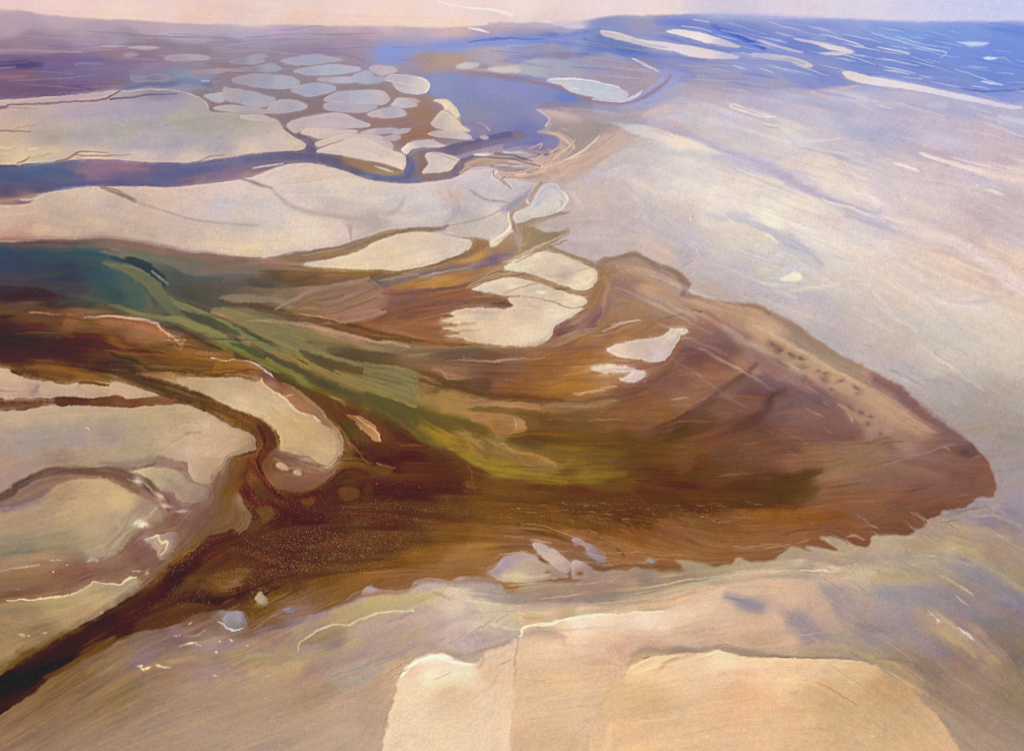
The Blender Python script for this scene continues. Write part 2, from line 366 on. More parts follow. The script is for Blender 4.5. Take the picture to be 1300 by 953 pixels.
4765,55,203,203,234 5040,46,189,198,236 4123,110,144,152,212 4490,147,132,160,224 4765,156,127,155,224 5040,165,124,148,220 4031,137,138,148,210
3571,1140,224,210,200 3700,1158,224,212,200 3774,1176,226,210,194 3810,1231,221,208,196 3645,1206,224,208,196 3674,1224,212,204,192
3608,1220,210,196,188 3627,1250,204,190,188 3443,1287,192,179,174 3516,1280,198,184,186 3608,1312,195,182,186 3700,1323,200,186,188
3571,1360,197,184,182 3682,1371,200,184,186 3755,1323,202,188,188 3498,1378,196,176,172 3553,1434,201,178,168 3498,1426,191,174,160
3737,1434,200,184,186 3810,1323,207,195,186 3829,1360,210,198,184 3718,1114,201,192,200 3792,1140,203,194,202 3840,1114,246,236,216
2356,2910,179,156,150 2411,2939,180,156,140 2484,2954,168,154,148 2448,2972,179,160,144 2558,2958,160,134,111 2613,3002,168,143,130
2613,2947,174,148,112 2282,2965,228,206,176 2337,2994,220,196,172 2448,3009,218,195,176 2429,3035,216,196,164 2484,3046,216,194,158
2282,3042,220,194,168 2374,3064,203,176,160 2503,3086,212,190,172 2374,3105,214,188,170 2411,3127,226,202,178 2558,3112,207,191,159
2301,3108,207,184,176 2282,3156,201,173,162 2429,3167,191,164,154 2503,3160,205,174,160 2613,3057,226,195,156 2668,3075,210,173,128""")

# ---------------------------------------------------------------- pigment samples: the wet brown delta and its green water
mud("""A0 20,1257,28,60,82 450,1257,48,78,78 50,1307,25,49,80 200,1327,48,57,66 500,1377,49,72,74 600,1387,64,83,79 650,1427,74,87,72 700,1397,78,93,80
100,1467,64,43,47 350,1427,63,55,54 450,1487,79,73,56 550,1447,53,71,65 600,1517,65,78,62 700,1507,73,90,73 800,1387,74,81,65 900,1427,77,78,64
1200,1427,98,84,73 1200,1387,107,93,79 600,1227,150,114,98 800,1247,149,114,101 1000,1277,138,104,101 1250,1302,145,112,103 900,1327,117,105,88
1000,1337,126,109,93 1250,1347,134,112,100 700,1277,108,114,84 300,1220,113,83,78 100,1224,99,72,72 1250,1527,131,113,87 50,1557,100,71,43
500,1557,110,89,61 500,1627,145,97,66 700,1657,160,110,75 600,1707,130,84,44 100,1647,68,34,29 150,1727,59,29,26 20,1627,68,38,33 50,1727,54,26,29
1200,1677,88,79,42 850,1747,113,75,41 60,1685,55,32,31 300,1715,64,32,28 300,1785,79,40,25 500,1735,83,45,27 650,1695,113,66,41 250,1845,132,82,34
550,1845,76,56,31 650,1835,84,63,32 1100,1815,141,98,49 1200,1825,135,87,43 1100,1745,133,101,62 1000,1855,115,80,34 750,1855,106,81,47
1000,1995,90,61,32 1100,2055,107,67,35 1200,2115,135,82,34 1150,2075,98,62,30 100,1855,86,49,26 250,1885,105,69,28 350,1905,101,61,27
200,2005,105,60,42 50,2005,96,54,39 100,2445,119,87,73 300,2355,116,89,81 500,2355,119,92,82 700,2405,104,78,69 800,2485,119,88,76
100,2495,138,111,107 1250,2305,132,79,33 1050,2505,125,92,81 900,2525,136,103,95 1000,2575,126,97,74 1321,2175,98,60,30 1311,2255,133,87,46
1281,2215,92,52,19 1291,2355,114,69,25 1361,2405,128,87,61 1591,2275,156,119,105 1711,2215,117,90,44 1711,2135,84,49,18 1661,2055,118,69,18
1861,2125,117,75,17 1811,2255,83,43,13 1961,2295,82,37,10 2161,2335,93,50,12 2261,2275,105,66,15 2361,2255,123,81,19 2361,2355,104,63,16
2511,2445,111,75,23 2261,2435,86,46,13 2061,2455,83,40,10 1861,2435,84,42,10 1961,2515,89,50,14 2261,2535,106,68,20 2461,2525,116,77,25
1611,2555,90,49,11 1461,2505,87,42,13 1321,2525,91,47,18 1411,2555,77,33,11 1761,2575,92,53,11 1761,2355,92,48,18 1281,1675,82,77,34
1361,1755,112,101,51 1311,1785,91,85,38 1661,1905,126,107,57 1711,1955,108,91,40 1961,1955,139,116,71 2261,2055,149,119,62 1911,2055,93,79,18
2061,2075,102,86,22 1881,1985,97,85,36 2211,2215,142,111,30 2361,2275,152,119,37 2511,2355,156,125,38 2461,2235,138,108,52 2511,2205,140,110,54
1961,1845,116,83,49 2161,1885,109,72,34 2511,1955,139,84,45 2161,1715,164,110,67 1961,1675,171,116,82 1861,1715,145,115,77 2161,1805,129,97,65
2261,1775,120,84,58 2461,1785,118,80,59 2261,1845,148,105,71 2511,1905,142,97,64 2571,1805,131,95,74 2721,1955,157,103,55 3221,1835,159,114,83
3321,1825,148,103,81 3121,1775,163,115,77 3371,1835,146,100,78 3421,1755,124,88,84 3521,1715,141,105,95 3621,1725,130,99,91 3421,1875,135,93,74
3121,1975,128,85,62 2821,2025,150,108,65 3021,2015,144,104,63 2721,2095,113,77,44 2921,2095,119,85,52 3121,2055,142,96,70 3421,1985,151,106,84
3621,1805,147,107,88 3621,1885,144,102,81 3721,1825,154,117,96 3751,1905,120,90,77 3021,2135,127,86,53 3421,2155,117,80,57 3571,2055,133,93,74
3721,2035,143,103,86 3621,2135,117,78,59 3721,2105,106,71,54 3771,2205,116,78,61 3521,2225,119,76,45 2821,2195,110,79,34 3021,2195,112,76,37
3121,2215,105,72,33 2821,2255,122,91,29 3021,2275,116,85,30 3221,2275,107,72,26 3321,2215,107,73,40 2771,2305,132,96,34 2921,2375,138,103,28
3121,2395,114,75,19 3321,2355,104,61,19 3421,2305,124,79,47 3771,2275,119,80,60 3771,2375,104,67,50 3421,2415,91,51,24 3721,2455,95,55,27
3521,2485,102,61,25 3221,2475,99,58,19 2721,2455,115,75,19 3121,2515,102,62,22 2821,2535,105,67,22 2621,2525,113,75,23 3721,2555,113,72,35
3021,2575,110,67,29 3971,1985,125,96,93 3871,1955,117,89,85 4171,2075,132,96,87 4021,2075,140,102,90 3871,2055,127,92,82 4021,2175,134,91,77
4171,2155,129,90,82 3921,2255,122,82,65 4121,2255,149,108,77 4021,2305,140,97,73 4121,1835,187,154,127 4221,1915,188,152,126 4321,1985,186,148,123
4421,2035,184,145,121 4521,2085,182,142,121 4621,2125,177,138,120 4321,2085,175,136,110 4421,2125,176,136,119 4071,1715,164,140,123
4221,1785,157,130,116 4321,1855,166,134,117 4421,1915,156,120,114 4571,2025,141,104,100 4671,2105,140,105,100 4771,2175,134,101,93
4521,2195,158,122,105 4621,2195,152,116,102 4721,2215,141,102,90 4821,2255,124,88,79 4871,2255,120,83,76 4921,2355,134,92,75 4941,2435,134,93,77
4821,2435,133,91,76 4821,2355,134,93,81 4621,2305,138,100,91 4471,2295,144,108,89 4321,2255,151,115,90 4221,2305,147,111,78 4171,2375,157,115,84
4321,2375,142,104,83 4471,2395,136,97,84 4621,2455,131,90,79 4421,2475,140,99,77 4171,2455,145,100,69 3921,2415,88,63,27 3871,2495,94,68,32
4021,2395,93,66,42 3971,2485,102,74,43 3871,2575,146,92,39 4121,2535,142,91,59 4321,2535,142,96,69 4621,2535,129,86,68 4071,2585,143,91,53
3871,2512,92,60,31 3921,2542,113,73,39 4021,2562,140,89,49 4121,2582,142,91,59 3921,2612,146,95,53 4321,2562,139,93,67 4521,2542,129,87,67
4721,2512,128,87,69 4821,2502,130,88,72 4421,2622,128,85,59 4221,2642,138,90,59 4121,2712,134,89,59 3921,2702,141,94,60 3851,2762,138,94,61
4521,2632,126,82,58 4301,2702,133,85,61 2621,2522,109,71,22 2821,2542,98,60,19 3021,2512,97,61,21 3321,2512,94,58,26 3721,2522,95,59,27
2721,2602,117,76,30 2921,2602,118,73,34 3121,2602,116,68,29 3721,2572,137,87,53 2571,2682,144,96,60 2721,2682,143,99,68 2921,2682,141,92,56
3021,2732,147,100,62 3121,2782,150,103,66 3321,2802,146,96,59 3521,2732,146,99,62 3621,2792,140,94,56 3171,2822,150,106,68 3771,2752,142,95,60
1361,2582,80,38,11 1561,2582,83,39,3 1861,2532,90,51,9 2161,2542,100,61,16 2461,2562,118,78,25 1661,2682,86,44,9 1861,2702,96,56,16 1461,2732,84,43,13
2061,2682,101,63,21 2261,2662,121,80,32 2411,2662,136,91,44 2361,2762,153,108,59 2161,2782,138,92,41 2261,2832,153,108,64 1961,2822,121,77,32
1761,2832,105,68,19 1561,2852,98,60,19 1411,2812,84,44,13 1461,2922,103,65,21 1661,2932,119,79,29 1561,2982,132,93,64 1611,2982,131,91,54
1361,2982,113,74,31 1311,3042,113,76,25 1511,3042,144,107,90 1361,3082,142,103,77 1711,2992,136,94,49 1861,2882,135,91,46 2011,2922,141,98,66
2161,2882,146,99,60 1961,2872,140,94,53 1311,2832,89,47,14 1711,2762,93,54,16 1100,2682,82,43,12 1200,2682,87,45,15 1250,2582,89,48,8
1200,2532,112,75,48 1050,2602,123,94,59 1000,2542,127,96,84 1100,2782,98,58,16 1200,2832,99,59,15 800,2862,108,69,21 1000,2882,98,61,18
900,2902,70,33,11 800,2962,67,32,11 1000,2962,83,47,14 1050,2992,73,38,12 1200,2962,80,43,14 700,3002,72,36,13 600,3062,68,33,11 400,3172,65,31,12
300,3242,57,24,10 200,3312,45,17,9 100,3372,39,12,9 900,3042,103,65,15 800,3082,94,58,13 700,3112,96,59,16 450,3232,96,61,19 1000,3032,101,64,18
1150,3022,91,54,17 900,2972,83,47,15 1100,2902,117,76,32 1150,2922,134,93,62 1250,3042,104,67,25 1250,2962,88,49,16 1100,3002,75,40,13
1361,1307,156,117,102 1561,1307,154,117,91 1311,1337,143,112,97 1461,1347,152,121,90 1561,1387,125,93,68 1361,1387,102,83,63 1291,1417,86,72,53
1461,1417,121,89,66 1311,1467,112,95,71 1561,1447,145,114,91 1411,1477,129,102,72 1511,1527,143,111,84 1361,1507,141,118,89 1311,1547,118,104,73
1291,1517,88,70,46 1311,1607,126,112,69 1461,1657,139,117,72 1361,1657,127,114,69 1411,1607,139,117,81 1961,1697,160,114,80 1281,1697,77,71,36
1291,1757,89,83,39 1361,1747,111,100,47 1911,1732,143,115,80 2111,1747,135,108,73 1861,1627,152,100,58 2061,1627,159,104,65 2161,1677,158,106,69
2211,1607,160,102,66 1961,1567,128,87,75 2111,1417,167,119,77 2541,1197,168,137,109 2511,1427,148,109,84 1661,1477,135,105,76 2511,1527,147,108,77
1611,1517,134,103,74 1561,1267,145,114,90 1711,1237,152,118,92 2061,1145,153,127,99 2621,1177,167,139,111 2581,1197,165,134,108 2671,1167,170,144,119
2561,1247,160,131,107 2621,1237,170,142,116 2721,1197,164,136,112 2771,1227,177,151,130 3001,1347,162,127,100 3021,1427,157,119,91
2971,1507,155,115,84 2921,1567,147,103,74 3001,1567,132,99,106 3021,1527,153,115,102 3051,1307,171,141,120 3121,1387,170,137,117 3101,1427,154,121,115
3121,1527,166,128,102 3321,1507,175,142,115 3171,1567,169,128,96 3081,1597,163,117,87 3421,1547,172,139,118 3501,1527,188,153,135
3621,1547,173,137,121 3721,1547,175,140,120 3771,1567,187,153,126 3801,1627,199,167,138 3671,1607,176,139,116 3571,1587,158,120,103
3521,1657,142,105,96 3571,1697,135,98,97 3421,1627,158,117,87 3721,1677,151,119,110 3121,1687,163,117,78 3021,1707,159,112,71 3221,1657,167,121,88
3801,1727,187,150,121 3621,1757,139,103,99 2821,1427,147,110,79 847,3092,92,52,12 926,3081,102,61,10 87,1280,30,47,66 138,1268,35,61,72
217,1268,39,70,74 295,1268,51,68,76 158,1292,60,61,72 150,1328,46,49,70 236,1328,47,52,64 236,1300,56,56,56 118,1398,68,52,56 197,1418,64,50,50
276,1395,60,64,60 295,1359,43,48,64 926,1402,79,74,76 965,1395,83,86,76 1032,1406,86,84,72 1072,1426,98,78,66 1111,1426,94,78,70 945,1465,80,68,60
993,1489,85,76,50 1044,1497,87,76,56 1095,1489,90,80,64 1024,1536,92,78,58 1674,1753,108,84,50 1718,1781,92,76,48 1757,1785,100,74,46
1792,1796,92,76,42 1852,1792,96,74,44 1871,1749,146,122,80 1832,1737,150,122,82 1674,1824,99,77,34 1733,1840,110,77,34 1812,1852,111,82,34
1871,1859,109,72,44 1714,1875,148,120,63 1753,1883,145,120,66 1812,1891,146,115,74 2758,2336,160,120,68 2722,2383,160,120,46 2777,2383,138,99,26
2836,2372,112,74,10 2718,2411,133,96,26 2698,2435,101,56,14 2758,2450,99,64,16 2817,2474,106,64,24 2895,2442,104,56,15 2856,2490,95,64,18
3506,2253,112,77,46 3565,2226,125,77,52 3486,2305,107,61,26 3545,2324,103,70,42 3624,2265,107,72,53 3664,2285,110,74,50 3475,2356,98,66,30
3644,2364,111,76,47 3565,2375,110,64,40 4452,2245,147,109,94 4530,2238,159,122,106 4392,2285,148,117,90 4432,2305,147,106,92 4511,2305,140,104,92
4550,2332,143,105,92 4491,2356,140,106,87 4353,2344,147,111,84 4404,2372,138,102,80 1773,2541,87,53,15 1871,2561,87,51,14 1930,2541,92,50,16
1792,2620,95,61,20 1891,2600,96,48,16 1753,2600,94,52,16 709,1359,102,104,73 1300,2462,96,61,26 3171,1280,166,137,123 3211,1300,168,138,128
3250,1332,161,133,122 3309,1371,156,131,118 3368,1371,162,133,122 3211,1379,189,156,132 3250,1398,194,159,132 3171,1418,165,124,104
3230,1458,192,154,124 3309,1398,178,152,138 3388,1398,168,136,120 3427,1418,163,132,120 3435,1359,164,140,128 3341,1426,181,154,136
3447,1458,160,128,120 4708,2541,122,79,60 4660,2561,119,80,63 4058,2746,135,89,58 4136,2738,133,87,60 4018,2726,141,98,64 2895,2876,138,95,72
2955,2817,138,98,68 1320,3116,128,96,60 1261,3140,122,82,48 1280,3124,139,92,68 118,1505,72,52,52 197,1509,64,48,52 276,1528,64,44,48
335,1505,70,60,60 414,1528,72,68,58 453,1517,70,74,60 110,1532,94,70,64 158,1540,98,74,48 236,1544,100,73,44 118,1568,110,74,36 177,1588,116,76,52
236,1584,110,70,52 295,1595,112,72,40 315,1615,96,64,42 362,1595,138,90,64 362,1623,154,96,64 347,1647,111,76,32 414,1623,122,90,42
433,1595,138,100,68 177,1623,90,48,40 118,1607,100,60,34 98,1694,56,40,42 138,1674,72,48,40 256,1674,74,56,44 268,1686,68,64,47 217,1753,74,36,20
276,1733,76,36,24 118,1741,60,28,28 110,1773,72,28,28 394,1694,78,40,28 414,1733,72,40,28 433,1686,84,40,32 453,1773,92,52,32 335,1733,74,36,28
394,1655,88,48,24 768,1588,127,108,72 808,1595,138,111,68 835,1588,74,76,60 898,1595,125,116,64 945,1584,60,72,56 1024,1595,74,74,56
1064,1623,122,112,72 945,1619,127,108,64 1005,1647,134,112,74 1044,1670,143,115,63 1083,1698,143,112,46 886,1627,72,64,38 847,1643,80,68,54
906,1655,86,72,64 985,1674,90,70,52 748,1635,154,100,76 768,1674,158,106,68 808,1682,156,106,60 827,1682,160,114,88 847,1694,168,124,92
729,1714,143,95,44 748,1733,122,74,26 788,1722,112,84,42 886,1722,143,96,48 788,1753,122,85,40 729,1761,102,58,20 729,1781,112,58,28
808,1792,127,85,32 847,1781,120,80,28 886,1800,122,80,18 945,1804,127,87,20 985,1781,138,96,36 965,1765,152,102,52 1024,1773,165,116,68
1064,1792,159,111,64 1044,1820,125,79,24 808,1824,104,58,20 748,1804,90,54,8 867,1844,122,82,40 985,1828,107,68,16 729,1832,92,63,28
906,1852,114,74,20 965,1714,122,80,52 1005,1714,117,82,44 1064,1722,88,80,44 1044,1753,102,72,42 1714,1359,148,104,74 1753,1379,146,106,58
1832,1367,150,116,58 1871,1375,160,112,72 1930,1347,154,116,72 1733,1402,120,88,76 1852,1391,107,90,84 1891,1383,106,92,76 1930,1387,160,140,120
1970,1391,127,108,94 1930,1402,116,96,90 1911,1410,105,86,88 1989,1371,147,122,98 2029,1375,160,132,104 2048,1391,143,116,102 2068,1406,168,120,72
2029,1418,168,124,68 1989,1426,164,124,88 1970,1442,160,108,80 1773,1426,160,134,96 1832,1418,168,127,88 1733,1458,128,96,76 1792,1446,122,90,92
1722,1497,160,124,96 1773,1489,165,127,112 1832,1477,160,122,110 1891,1485,162,128,112 1907,1465,142,106,90 1832,1536,148,112,88 1891,1536,151,112,96
1733,1556,179,128,96 1781,1568,176,125,100 1832,1580,164,124,82 1871,1568,160,116,100 1970,1465,138,96,80 1989,1497,134,92,84 1970,1536,128,88,76
2029,1477,133,98,78 2009,1536,131,86,76 2068,1458,133,92,96 2068,1536,127,84,80 2048,1556,128,84,64 1911,1584,122,82,68 1950,1595,116,80,60
2009,1588,119,80,56 2068,1595,148,98,56 1733,1607,127,84,52 2805,1662,124,84,80 2836,1682,169,138,110 2895,1666,176,142,124 2876,1694,149,100,72
2915,1686,168,122,68 2955,1674,168,120,76 2935,1718,139,94,76 2994,1686,165,116,90 3033,1674,154,108,88 2836,1722,140,96,72 2856,1753,149,102,72
2935,1757,160,108,68 2947,1781,154,106,56 3014,1757,170,120,88 2797,1792,148,100,60 2817,1832,150,102,64 2856,1836,154,100,60 2895,1820,153,102,60
2915,1852,176,130,74 2856,1911,176,120,52 2895,1899,176,116,60 2935,1911,168,120,60 2955,1891,174,126,80 3014,1911,173,128,88 2738,1832,142,96,56
2718,1871,143,98,56 2797,1891,148,102,58 2758,1918,154,104,58 2817,1934,168,112,48 3014,1871,179,132,90 3309,1871,133,89,90 3289,1891,125,86,74
3329,1891,128,90,82 3250,1930,122,76,68 3301,1930,120,80,74 3368,1918,128,96,74 3368,1950,133,96,72 3427,1911,142,96,72 3486,1891,143,96,72
3506,1871,143,96,80 3506,1930,150,106,82 3211,1970,125,76,64 3309,1989,143,100,52 3348,1989,148,100,64 3467,1989,160,114,96 3506,2001,160,116,100
3408,2029,150,98,72 3447,2041,148,100,76 3329,2048,146,102,60 3250,2048,138,96,56 3191,2029,138,92,56 3171,2068,138,95,52 3250,2088,133,87,60
3309,2088,134,96,68 3230,2115,133,85,64 3348,2108,90,60,36 3427,2076,82,56,28 3408,2115,96,63,44 3486,2088,106,76,56 3506,2048,106,76,72
3506,2115,112,76,52 3447,2127,106,68,44 3526,2029,108,80,64 3821,1753,180,144,122 3841,1781,168,136,122 3880,1745,179,144,112 3939,1773,179,149,120
3979,1765,184,154,122 3979,1796,184,150,122 4038,1812,191,156,120 3979,1852,184,150,124 4077,1844,186,152,120 4136,1918,182,150,122
4156,1852,184,150,108 4058,1749,156,128,114 4117,1765,147,128,116 4156,1773,160,141,124 3802,1804,160,124,112 3861,1840,160,116,104
3900,1871,156,120,104 3979,1891,164,124,116 3821,1891,124,92,94 3861,1911,122,92,96 3939,1930,119,90,88 3841,1970,119,82,88 3939,1970,119,86,88
3979,1950,125,95,85 4038,1970,124,95,100 4077,1950,128,92,104 4117,1970,122,96,88 4077,1997,119,87,92 3802,1970,110,74,72 3802,2009,120,80,64
3880,1989,122,88,76 4144,1970,150,120,104 4156,2001,138,100,96 4097,1911,174,128,122 4038,1911,172,132,112 3171,2541,96,54,28 3230,2541,100,58,31
3348,2533,94,58,24 3427,2533,88,48,21 3506,2541,94,56,32 3191,2600,99,60,15 3230,2580,122,76,28 3289,2580,111,64,34 3348,2592,115,74,34
3427,2600,134,92,48 3467,2584,135,88,50 3348,2632,133,82,52 3309,2628,135,86,48 3230,2659,134,84,44 3211,2679,134,82,46 3171,2718,133,86,40
3348,2679,140,88,52 3427,2687,140,92,58 3467,2718,143,100,60 3348,2738,143,100,58 3270,2718,140,95,54 3309,2769,146,102,60 3230,2758,148,100,60
3427,2777,143,104,64 3388,2659,138,92,58 3506,2679,138,94,54 3171,2758,150,100,64 1359,2226,106,72,24 1363,2253,108,68,32 1398,2245,133,87,60
1418,2285,143,94,68 1371,2293,124,76,42 1477,2277,134,100,80 1517,2312,132,100,84 1477,2332,128,88,74 1556,2324,133,98,78 1536,2352,128,96,78
1458,2364,140,108,84 1398,2356,138,95,64 1359,2364,138,90,52 1438,2403,140,96,80 1517,2411,140,95,80 1536,2395,142,98,88 1418,2423,131,88,56
1477,2423,122,76,46 1556,2423,138,92,80 1576,2383,144,100,78 1595,2403,144,96,64 1635,2364,154,106,72 1655,2344,156,108,76 1694,2364,85,48,24
1674,2395,78,48,24 1615,2442,90,56,24 1536,2450,112,72,31 1398,2462,112,72,32 1458,2470,85,44,20 1576,2470,90,42,20 1655,2462,92,48,14
1714,2442,110,74,34 1725,2305,122,80,32 1674,2285,148,106,68 412,2009,89,48,26 467,2009,111,70,40 522,2009,107,66,38 600,2006,122,74,56
669,2009,116,72,42 761,2009,133,89,58 827,2006,140,90,60 412,1866,122,84,32 431,1888,138,96,48 486,1859,85,44,32 522,1888,122,92,48
570,1896,138,104,76 614,1907,127,92,60 600,1874,79,60,28 651,1888,90,68,38 724,1907,92,64,32 798,1936,95,69,44 835,1874,148,108,60 780,1881,154,112,68
853,1903,176,138,88 761,1899,92,58,24 835,1943,78,58,28 1063,2424,138,102,96 1074,2479,122,80,72 1174,2295,140,92,64 1155,2343,133,80,56
1210,2314,133,86,44 1192,2372,124,79,40 1118,2394,122,86,52 1155,2416,112,76,28 1229,2431,86,48,15 1247,2387,127,82,48 1118,2461,108,74,40
1155,2497,106,70,24 1247,2446,92,32,20 1439,1887,90,74,40 1512,1945,95,70,28 1586,2000,100,67,15 1623,2030,102,64,16 1549,1975,92,68,24
1439,1802,138,117,64 1549,1835,143,119,64 1641,1883,148,119,63 1384,1787,74,76,48 1512,1861,76,72,32 1807,2190,108,74,28 1991,2061,102,82,24
2064,2036,106,90,28 2027,2098,111,90,20 2100,2098,116,96,15 2138,2091,95,82,16 2156,2135,138,108,20 2174,2175,148,116,28 2100,2175,108,90,24
1991,1992,143,115,64 2100,1999,160,124,72 2174,2025,152,116,58 1770,2061,106,60,16 1862,2098,102,68,16 1899,2135,110,64,12 1954,2124,90,66,22
2027,2175,90,52,20 2064,2205,86,44,16 1917,2264,92,52,15 2100,2234,96,54,15 1844,2245,90,52,24 2064,2282,84,40,12 2174,2293,92,56,16
2156,2256,95,60,16 1755,2135,90,74,28 1744,2227,122,84,48 2243,1874,168,116,90 2298,1877,138,100,68 2372,1874,128,88,74 2445,1874,112,72,47
2555,1863,122,82,68 2628,1874,138,90,56 2555,1918,140,90,52 2647,1943,138,92,52 2426,1907,108,74,42 2334,1907,112,76,48 2298,1929,95,64,18
2243,1932,106,76,24 2372,1962,99,73,28 2463,1969,132,84,40 2518,1995,112,64,26 2628,2006,124,79,36 2225,1976,160,124,72 2298,2006,160,118,70
2390,2009,168,122,80 2500,2017,176,134,96 2573,2028,184,138,92 2647,2032,168,124,84 2243,2028,166,126,72 2316,2050,168,124,68 2426,2079,164,116,68
2537,2105,160,118,72 2592,2116,188,140,92 2481,2127,146,106,52 2537,2145,148,104,56 2390,2041,116,96,44 2463,2046,120,90,44 2555,2057,127,88,52
2610,2072,116,88,44 2665,2109,122,82,48 2225,2127,108,82,12 2261,2101,114,90,28 2316,2116,116,88,30 2372,2145,106,76,20 2445,2175,128,96,42
2573,2182,110,76,26 2665,2175,106,71,24 2225,2182,160,120,32 2372,2182,168,132,76 2403,1243,156,118,92 2329,1276,160,124,98 2347,1309,184,132,80
2385,1291,176,134,80 2274,1324,138,102,80 2458,1251,160,128,95 2494,1243,168,134,95 2476,1302,125,95,114 2385,1328,134,104,112 2347,1339,150,126,114
2193,1419,184,138,76 2238,1412,176,128,72 2347,1379,172,128,88 2440,1350,176,144,106 2403,1368,176,136,98 2494,1328,176,144,108 2238,1486,148,104,72
2164,1493,150,100,68 2347,1471,160,104,76 2458,1478,150,104,78 2385,1501,132,104,74 2256,1523,128,88,78 2149,1534,120,76,64 2164,1555,154,99,64
2458,1526,136,100,72 2347,1534,124,86,68 874,2813,138,76,16 995,2776,86,44,15 1050,2762,108,60,16 940,2828,60,28,10 903,2864,56,24,8 889,2839,68,36,15
1161,2710,92,58,16 1234,2666,92,60,16 1105,2728,92,52,16 1234,2721,92,48,16 1161,2758,108,64,36 1234,2776,100,56,28 1124,2839,106,60,20
1032,2864,92,58,28 958,2894,106,74,16 922,2923,95,68,16 1050,2912,106,68,22 1197,2879,112,76,20 1289,2806,108,60,24 1307,2875,92,48,15
1289,2919,80,48,12 378,3217,56,24,12 268,3254,52,18,12 194,3346,36,16,8 488,3125,64,30,8 562,3100,68,34,10 305,3309,40,12,12 598,3144,68,32,10
507,3243,102,70,16 415,3283,104,68,16 360,3327,92,64,16 580,3191,116,84,31 470,3261,116,68,12 1804,1222,168,131,106 1878,1185,168,134,108
2024,1152,148,120,95 2116,1141,152,128,108 2337,2858,143,98,54 2422,2858,160,112,72 2429,2888,160,120,68 2481,2903,160,112,64 1358,1620,138,122,80
1450,1620,140,118,72 1523,1631,152,124,80 1597,1642,176,136,100 1670,1660,184,136,106 1762,1679,176,127,92 1578,1605,127,86,72 1670,1616,124,82,60
1780,1649,138,84,48 1541,1587,138,106,74 1707,1590,148,122,84 1486,1675,133,112,80 1615,1686,143,124,72 1707,1704,138,118,72 1762,1715,146,122,80
1486,1712,128,112,79 1560,1715,132,112,76 1567,1741,140,120,84 1615,1752,140,116,80 1707,1745,104,82,50 1707,1770,92,72,40 1762,1781,92,74,42
1578,1785,80,76,40 1615,1803,96,74,40 1663,1807,96,80,28 1744,1826,110,76,30 1688,1792,138,114,72 1762,1814,143,120,80 1468,1759,140,120,60
1523,1796,143,119,64 1395,1767,138,116,56 1560,1814,146,119,63 1450,1796,148,116,60 1597,1851,146,120,60 1707,1888,148,119,63 1358,1781,76,76,40
1431,1826,90,76,42 1505,1862,90,74,28 1597,1895,100,72,26 1376,1814,128,112,47 1450,1862,127,112,56 1516,1903,134,120,63 1361,1848,102,68,32
1431,1892,108,64,24 1512,1807,92,66,16""")
# ---------------------------------------------------------------- far flats, lakes and the plain on the right
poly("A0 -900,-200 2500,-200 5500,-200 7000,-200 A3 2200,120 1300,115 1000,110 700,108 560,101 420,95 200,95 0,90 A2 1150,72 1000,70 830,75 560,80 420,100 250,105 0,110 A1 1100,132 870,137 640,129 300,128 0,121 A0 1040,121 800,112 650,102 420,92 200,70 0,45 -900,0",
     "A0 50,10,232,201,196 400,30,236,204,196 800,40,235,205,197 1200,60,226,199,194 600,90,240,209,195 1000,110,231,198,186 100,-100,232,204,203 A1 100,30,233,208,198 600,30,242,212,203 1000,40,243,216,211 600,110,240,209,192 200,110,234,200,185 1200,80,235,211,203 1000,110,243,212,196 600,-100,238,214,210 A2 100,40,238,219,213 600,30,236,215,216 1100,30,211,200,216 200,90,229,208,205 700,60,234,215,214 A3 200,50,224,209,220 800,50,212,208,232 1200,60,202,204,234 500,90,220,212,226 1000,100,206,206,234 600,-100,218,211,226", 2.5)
stroke("A1 930,10,6 1050,35,10 1180,48,12 1300,75,16", "252,232,225", .8)
stroke("A1 1080,140,5 1130,150,12 1180,162,5", "247,224,219", .9)
stroke("A1 1250,110,6 1180,122,10 1320,130,12", "200,174,183", .7)
stroke("A2 250,120,20 330,128,24 400,135,10", "208,201,218", .8)
stroke("A1 0,60,4 400,75,6 900,90,5", "226,192,186", .35)
stroke("A0 0,35,5 500,70,8 1200,95,6", "227,197,189", .3)
# purple flat
stroke("A0 -300,330,50 20,326,28 110,325,30 210,326,16", "79,68,116", .9, 4)
stroke("A0 -300,300,20 100,292,26 400,300,30 700,325,14", "117,94,136", .5, 4)
stroke("A0 380,325,10 420,318,12 520,322,8", "152,139,169", .6, 2)
stroke("A0 -300,255,40 200,258,20 405,259,6", "176,149,156", .7, 2)
stroke("A0 450,238,5 560,234,10 630,234,4", "185,168,184", .7)
stroke("A0 -300,440,70 100,440,60 400,452,30 550,440,14", "112,86,112", .5, 5)
stroke("A0 -200,380,20 50,385,14 130,380,6", "152,115,130", .6, 2)
stroke("A0 330,350,12 480,350,18 620,350,10", "134,118,149", .5, 3)
stroke("A0 640,320,5 780,322,8 800,330,4", "150,132,156", .6)
stroke("A0 600,450,16 720,430,22 850,420,18 930,405,24 1040,420,30", "90,99,145", .6, 4)
stroke("A0 920,415,20 1000,405,40 1060,385,16", "133,148,184", .6, 4)
stroke("A0 1010,405,8 1040,405,8", "194,193,213", .9)
stroke("A0 760,455,8 900,445,20 980,445,8", "148,140,160", .8)
stroke("A0 560,500,8 700,490,9 850,478,6", "109,90,119", .8)
stroke("A0 650,350,6 665,385,16 720,400,22", "138,138,163", .6, 3)
stroke("A1 280,260,5 450,275,6 560,310,8 520,330,6", "143,121,147", .5)
stroke("A0 780,200,12 950,225,16 1200,205,14", "152,131,153", .6, 4)
